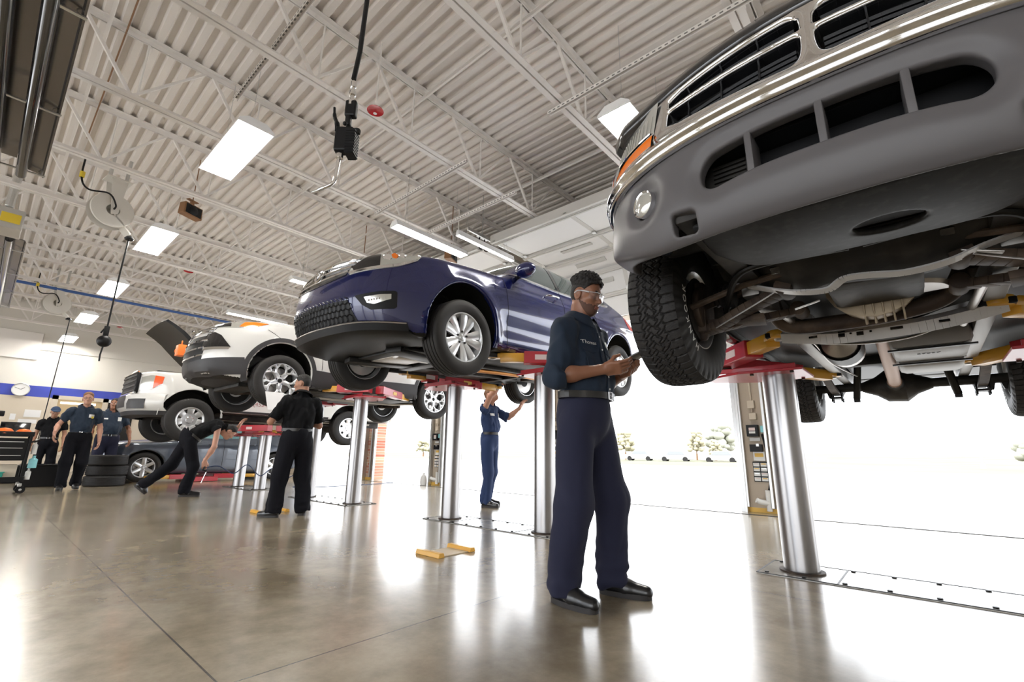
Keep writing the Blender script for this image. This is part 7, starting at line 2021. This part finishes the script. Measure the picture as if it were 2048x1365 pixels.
m = MB(); m.tube(spline([G(-0.052, 2.16), G(-0.058, 2.20), G(-0.072, 2.235), G(-0.078, 2.285)], 5), [0.012]*6+[0.009]*6+[0.006]*4, 8); m.build('trigger', M['black'], t)
m = MB(); m.tube(spline([G(0.02, 2.165), G(0.045, 2.165), G(0.047, 2.145)], 4), 0.009, 8); m.ball(G(-0.008, 2.175, -0.03), 0.010); m.build('guard', M['black'], t)
m = MB(); m.cyl(G(-0.028, 2.035), G(-0.028, 2.015), 0.016, n=8); m.build('spout_nut', M['chrome'], t)
m = MB(); m.tube(spline([G(-0.028, 2.03), G(-0.033, 1.95), G(-0.037, 1.905), G(-0.052, 1.880), G(-0.085, 1.862)], 6), 0.0085, 12); sp_ = m.build('spout', M['chrome'], t)
m = MB(); m.cyl(G(-0.085, 1.862), G(-0.105, 1.852), 0.009, n=10); m.cyl(G(-0.105, 1.852), G(-0.135, 1.840), 0.005, 0.003, n=8); m.build('spout_tip', M['galv'], sp_)

# radiant tube heaters along the left side
HM = mat('dark_aluminised_reflector', (0.20, 0.19, 0.19), 0.22, 0.9)
def heater(x0, x1, label):
    t = thing('radiant_heater', label, 'heater', ((x0+x1)/2, -0.34, 3.92))
    L = (x1-x0)/2
    m = MB()
    pr = [(-0.30, 0.0), (-0.28, 0.04), (-0.16, 0.06), (-0.10, 0.16), (0.10, 0.16), (0.16, 0.06), (0.28, 0.04), (0.30, 0.0), (0.285, 0.0), (0.27, 0.03), (0.15, 0.05), (0.09, 0.145), (-0.09, 0.145), (-0.15, 0.05), (-0.27, 0.03), (-0.285, 0.0)]
    m.prism(pr, -L, L, 'x'); m.build('reflector', HM, t, smooth=0)
    for yy in (-0.11, 0.11):
        m = MB(); m.cyl((-L-0.1, yy, 0.0), (L+0.02, yy, 0.0), 0.05, n=18); m.build('radiant_tube', M['blackgl'], t)
    for k in range(int(2*L/1.6)+1):
        m = MB(); xx = -L+0.06+k*1.6
        m.box((xx, 0, -0.005), (0.03, 0.62, 0.012)); m.tube([(xx, -0.25, 0.0), (xx, 0, 1.2)], 0.004, 5); m.tube([(xx, 0.25, 0.0), (xx, 0, 1.2)], 0.004, 5); m.build('hanger_strap', M['galv'], t, smooth=0)
    return t
heater(-7.6, -2.6, 'dark metal radiant tube heater hung along the upper left, nearer run')
heater(-15.8, -10.4, 'dark metal radiant tube heater hung along the left, farther run')
t = thing('heater_burner', 'grey burner box with yellow label hung between the two heater runs', 'burner box', (-9.6, -0.30, 3.92))
m = MB(); m.box((0, 0, 0), (0.45, 0.36, 0.30)); m.cyl((0.1, 0, 0.2), (0.1, 0, 0.9), 0.05, n=14); m.build('housing', M['galv'], t, smooth=0, bevel=0.01)
m = MB(); m.box((0.232, 0.05, 0.0), (0.004, 0.2, 0.14)); m.build('sticker', M['ybottle'], t, smooth=0)

# speakers, sprinkler heads, blue pipe
for k, (x, y, z, lab) in enumerate([(-8.0, 1.54, 4.30, 'brown horn speaker hanging from a joist near the hose reel'), (-7.9, 4.44, 4.22, 'brown horn speaker hanging above the blue sedan hood'), (-5.9, 5.0, 4.15, 'brown horn speaker hanging beside the open garage door')]):
    t = thing('speaker', lab, 'speaker', (x, y, z), math.radians(25), 'ceiling speakers')
    m = MB(); m.box((0, 0, 0), (0.13, 0.30, 0.19), taper=(0.95, 0.95)); m.build('cabinet', M['brown'], t, smooth=0, bevel=0.01)
    m = MB(); m.lathe([(0, 0.02), (0.03, 0.02), (0.075, 0.0), (0.08, 0.004)], (0.066, 0, 0), 'x', 20); m.box((0.0655, 0, 0), (0.004, 0.25, 0.15)); m.build('grille', M['black'], t)
    m = MB(); m.box((0, 0, 0.13), (0.03, 0.05, 0.10)); m.box((0, 0, 0.175), (0.06, 0.16, 0.012)); m.cyl((0, 0, 0.18), (0, 0, Z_DECK-z), 0.008, n=6); m.build('mount', M['brown'], t, smooth=0)
for k, (x, y, z, lab) in enumerate([(-3.93, 2.18, 4.31, 'red sprinkler head beside the dispensing gun hose'), (-11.35, 2.35, 4.45, 'small red sprinkler head far above the white pickup'), (-18.4, 2.34, 4.42, 'small red sprinkler head near the far wall')]):
    t = thing('sprinkler', lab, 'sprinkler', (x, y, z), 0, 'red sprinkler heads')
    m = MB(); m.lathe([(0, 0.012), (0.055, 0.010), (0.085, -0.004), (0.088, -0.012), (0.05, -0.002), (0, 0.0)], n=28, closed=False); m.build('shield', M['redgloss'], t)
    m = MB(); m.cyl((0, 0, 0), (0, 0, -0.035), 0.012, n=10); m.lathe([(0, -0.045), (0.02, -0.045), (0.016, -0.035), (0, -0.035)], n=12); m.build('nozzle', M['chrome'], t)
    m = MB(); m.cyl((0, 0, 0.01), (0, 0, Z_DECK-z), 0.010, n=8); m.build('drop_pipe', M['white_steel'], t)
m = MB(); m.cyl((-15.4, -6.3, 4.5), (-15.4, 7.2, 4.5), 0.035, n=10); o = m.build('air_pipe', M['bluepipe']); tag(o, 'long blue pipe running under the joists toward the garage doors', 'pipe')
m = MB(); m.cyl((-8.2, 0.25, 4.95), (-1.2, 0.25, 4.95), 0.008, n=8); o = m.build('conduit', M['brown']); tag(o, 'thin brown conduit under the roof deck above the dispensing gun', 'pipe')
t = thing('hook', 'black and rust hooks hanging at the open garage door edge', 'hook', (-5.3, 5.1, 4.2))
for k, (dy, mt) in enumerate(((0, M['black']), (0.12, M['rust']))):
    m = MB(); m.tube(spline([(0.02, dy, 0.16), (0.0, dy, 0.04), (0.0, dy+0.03, -0.03), (0.0, dy+0.09, -0.02), (0, dy+0.09, 0.04)], 5), 0.012, 8); m.build('hook_arm', mt, t)
m = MB(); m.box((0.02, 0.06, 0.18), (0.05, 0.25, 0.04)); m.cyl((0.02, 0.06, 0.2), (0.02, 0.06, 1.0), 0.008, n=8); m.build('hook_plate', M['galv'], t, smooth=0)

# lift controls on the pillars
def control_panel(x, label, sc=1.0):
    t = thing('lift_control_panel', label, 'control panel', (x, Y_DOOR-0.012, 0), 0, 'lift controls on the door pillars')
    def bx(nm, c, d, mt, par=None, bev=0.004):
        m = MB(); m.box((c[0], -d[1]/2, c[1]), (d[0], d[1], d[2])); return m.build(nm, mt, par or t, smooth=0, bevel=bev)
    bx('junction_box', (-0.02, 1.47), (0.09, 0.06, 0.11), M['beige']); bx('junction_box', (-0.01, 1.30), (0.09, 0.06, 0.09), M['beige'])
    v = bx('control_box', (-0.03, 1.10), (0.15, 0.08, 0.16), M['black']); bx('red_decal', (-0.03, 1.12), (0.08, 0.084, 0.04), M['sticker'], v, 0); bx('white_decal', (-0.03, 1.075), (0.08, 0.083, 0.03), M['whitepl'], v, 0)
    bx('air_filter', (0.10, 1.12), (0.05, 0.07, 0.09), M['cyan']); bx('label_plate', (-0.02, 0.98), (0.14, 0.02, 0.05), M['whitepl'])
    v = bx('valve_block', (-0.01, 0.86), (0.16, 0.06, 0.10), M['black']); bx('grey_knob', (0.02, 0.90), (0.04, 0.08, 0.04), M['galv'], v)
    v = bx('warning_plate', (0.01, 0.75), (0.15, 0.012, 0.13), M['whitepl']); bx('yellow_decal', (0.01, 0.765), (0.11, 0.014, 0.05), M['ysticker'], v, 0)
    v = bx('instruction_panel', (0.01, 0.54), (0.19, 0.012, 0.27), M['black'])
    for i in range(2):
        for j in range(4):
            w = bx('decal', (-0.038+0.093*i, 0.635-0.065*j), (0.078, 0.016, 0.048), M['whitepl'], v, 0)
            bx('decal_band', (-0.038+0.093*i, 0.645-0.065*j), (0.06, 0.018, 0.012), M['sticker'] if (i+j) % 3 == 0 else M['ysticker'] if (i+j) % 3 == 1 else M['galv'], v, 0)
    m = MB(); m.tube(spline([(0.08, -0.03, 1.05), (0.12, -0.05, 0.8), (0.13, -0.05, 0.5), (0.11, -0.04, 0.36), (0.08, -0.04, 0.26)], 6), 0.014, 8); m.build('cable', M['black'], t)
    m = MB(); m.tube([(-0.02, -0.02, 1.5), (-0.02, -0.02, 2.6)], 0.012, 8); m.tube([(-0.02, -0.02, 1.36), (-0.02, -0.02, 1.42)], 0.012, 8); m.build('conduit', M['beige'], t)
    m = MB(); m.tube([(0.08, -0.05, 0.30), (0.08, -0.05, 0.03)], 0.035, 14); m.tube([(0.08, -0.05, 0.13), (-0.02, -0.12, 0.15), (-0.05, -0.14, 0.17)], 0.035, 14); m.build('vent_pipe', M['whitepl'], t)
    return t
control_panel(-1.80, 'lift control panel with stickers on the pillar behind the front tyre of the dark pickup')
control_panel(-5.28, 'lift control panel on the pillar hidden behind the post and the man with the phone')
control_panel(-8.74, 'lift control panel with stickers on the pillar left of the blue sedan lift')
m = MB(); m.lathe([(0, 0), (0.075, 0.0), (0.08, 0.10), (0.06, 0.2), (0.02, 0.24), (0.022, 0.27), (0, 0.27)], n=18); o = m.build('plastic_jug', M['whitepl']); o.location = (-9.0, 7.12, 0); tag(o, 'white plastic jug on the floor at a pillar left of the blue sedan lift', 'jug')

# far wall: clock, panel, window, notices
t = thing('wall_clock', 'round white clock on the blue wall stripe', 'clock', (X_FAR+0.01, 0.64, 2.44))
m = MB(); m.lathe([(0.19, 0.0), (0.20, 0.0), (0.20, 0.05), (0.185, 0.055), (0.18, 0.03)], axis='x', n=36); m.build('rim', M['galv'], t)
m = MB(); m.lathe([(0, 0.03), (0.185, 0.03)], axis='x', n=36); m.build('dial', M['white'], t)
for a, L, w in ((0.9, 0.10, 0.012), (-1.2, 0.15, 0.008)):
    m = MB(); m.bar((0.034, 0, 0), (0.034, L*math.sin(a), L*math.cos(a)), w, 0.004, (1, 0, 0)); m.build('hand', M['black'], t, smooth=0)
m = MB(); m.box((0, 0, 0), (0.05, 1.1, 0.85)); o = m.build('wall_panel', M['white_steel'], smooth=0, bevel=0.008); o.location = (X_FAR+0.03, 0.28, 3.80); tag(o, 'raised square cream panel high on the far wall', 'wall panel')
m = MB(); m.box((X_FAR+0.01, 2.05, 1.42), (0.02, 1.10, 1.60)); wi = m.build('window_1', mat('office_interior', (0.50, 0.38, 0.22), 0.5), smooth=0); wi['kind'] = 'structure'
m = MB()
for yy in (1.44, 2.66): m.box((X_FAR+0.03, yy, 1.42), (0.06, 0.14, 1.84))
m.box((X_FAR+0.03, 2.05, 2.28), (0.06, 1.36, 0.12)); m.box((X_FAR+0.03, 2.05, 0.56), (0.06, 1.36, 0.12)); struct(m.build('window_frame', M['beige'], wi, smooth=0))
m = MB(); m.box((X_FAR+0.035, 2.0, 2.12), (0.03, 0.85, 0.06)); o = m.build('office_lamp', mat('lit_office_lamp', (0.9, 0.9, 0.85), 0.4, emit=(1, 0.95, 0.85), estr=1.5), smooth=0); tag(o, 'lit strip lamp seen through the office window in the far wall', 'lamp')
m = MB(); m.box((X_FAR+0.01, 3.1, 1.15), (0.03, 0.7, 2.2)); o = m.build('door_1', M['dark'], smooth=0); o['kind'] = 'structure'
m = MB(); m.box((X_FAR+0.03, 3.1, 2.27), (0.05, 0.8, 0.1)); struct(m.build('door_frame', M['white'], o, smooth=0))
for k, (y, z, w, h) in enumerate([(1.02, 1.74, 0.36, 0.22), (0.62, 1.62, 0.12, 0.18), (0.95, 1.50, 0.40, 0.12)]):
    m = MB(); m.box((X_FAR+0.014, y, z), (0.01, w, h)); o = m.build('notice', M['paper'], smooth=0); tag(o, ['larger white notice on the beige far wall beside the office window', 'small white notice on the beige far wall near the cart', 'wide white notice low on the beige far wall'][k], 'notice', 'notices on the far wall')

# ---- outdoors
def tree(x, y, h, r, mt, label, seed):
    t = thing('tree', label, 'tree', (x, y, 0), 0, 'trees across the field')
    m = MB(); m.cyl((0, 0, 0), (0, 0, h*0.5), 0.12, 0.07, 8); m.build('trunk', M['brown'], t)
    g = np.random.RandomState(seed); m = MB()
    for k in range(70):
        a = g.rand()*6.28; q = g.rand()**0.5*r; z = h*(0.35+0.6*g.rand()); s = r*(0.12+0.17*g.rand())
        m.ball((q*math.cos(a)*(1.1-z/h*0.6), q*math.sin(a)*(1.1-z/h*0.6), z), (s, s, s*0.8), 8, 6)
    m.build('crown', mt, t)
for k, a in enumerate([(-25.5, 70, 4.6, 1.5, M['leafy'], 'yellow autumn tree across the field, left of the bare pillar', 1), (-23.2, 74, 5.6, 2.8, M['leaf'], 'broad green tree across the field behind the pillar', 2), (-21.5, 66, 3.0, 1.1, M['leafy'], 'low yellow bush across the field beside the pillar', 3), (-38, 72, 4.6, 2.0, M['leafy'], 'low yellow tree across the field right of the man with the phone', 4),
                       (18, 74, 3.4, 3.4, M['leaf'], 'wide olive bush across the field at the right edge', 5), (9, 78, 3.0, 2.6, M['leaf'], 'olive bush across the field below the rear axle', 6), (28, 85, 4.2, 4.0, M['leaf'], 'tall olive bush across the field near the right frame edge', 7), (-70, 55, 3.0, 1.5, M['leafy'], 'pale bush seen beyond the bay of the white pickup', 8)]): tree(*a)
m = MB(); m.add([(-60, 300, 0), (30, 300, 2), (90, 300, 5), (150, 300, 5), (220, 300, 0), (220, 340, 0), (-60, 340, 0), (60, 345, 4)], [(0, 1, 2, 3, 4), (4, 5, 7, 6, 0), (0, 1, 7), (1, 2, 7), (2, 3, 7), (3, 4, 7), (4, 5, 7), (6, 0, 7)]); struct(m.build('hill', M['hill'], smooth=0))
for k, (x, y) in enumerate([(-37, 62), (-31, 63), (-25, 61), (-19, 60)]):
    t = thing('parked_car', ['pale parked car across the field, leftmost of four', 'pale parked car across the field, second from left', 'pale parked car across the field, third from left', 'pale parked car across the field, rightmost of four'][k], 'car', (x, y, 0), 0.2, 'cars parked across the field')
    m = MB(); m.box((0, 0, 0.55), (4.4, 1.7, 0.6), taper=(0.96, 0.94)); m.build('body', M['whitecar'], t, smooth=0, bevel=0.1)
    m = MB(); m.box((0.1, 0, 1.1), (2.4, 1.5, 0.55), taper=(0.7, 0.85)); m.build('cabin', M['hill'], t, smooth=0, bevel=0.08)  # glass toned pale grey to suggest outdoor glare
    for sx in (-1.3, 1.3):
        for sy in (-0.75, 0.75): m = MB(); m.cyl((sx, sy-0.1, 0.32), (sx, sy+0.1, 0.32), 0.32, n=16); m.build('wheel', M['rubber'], t)
for k, (x, y, h) in enumerate([(3.0, 52, 4.2), (-9.0, 58, 3.4)]):
    m = MB(); m.cyl((0, 0, 0), (0, 0, h), 0.07, n=8); m.cyl((0, 0, 0), (0, 0, 0.5), 0.16, n=10); o = m.build('post', M['white']); o.location = (x, y, 0); tag(o, ['thin white post standing in the field at the right', 'thin white post standing in the field near the pillar'][k], 'post', 'posts in the field')
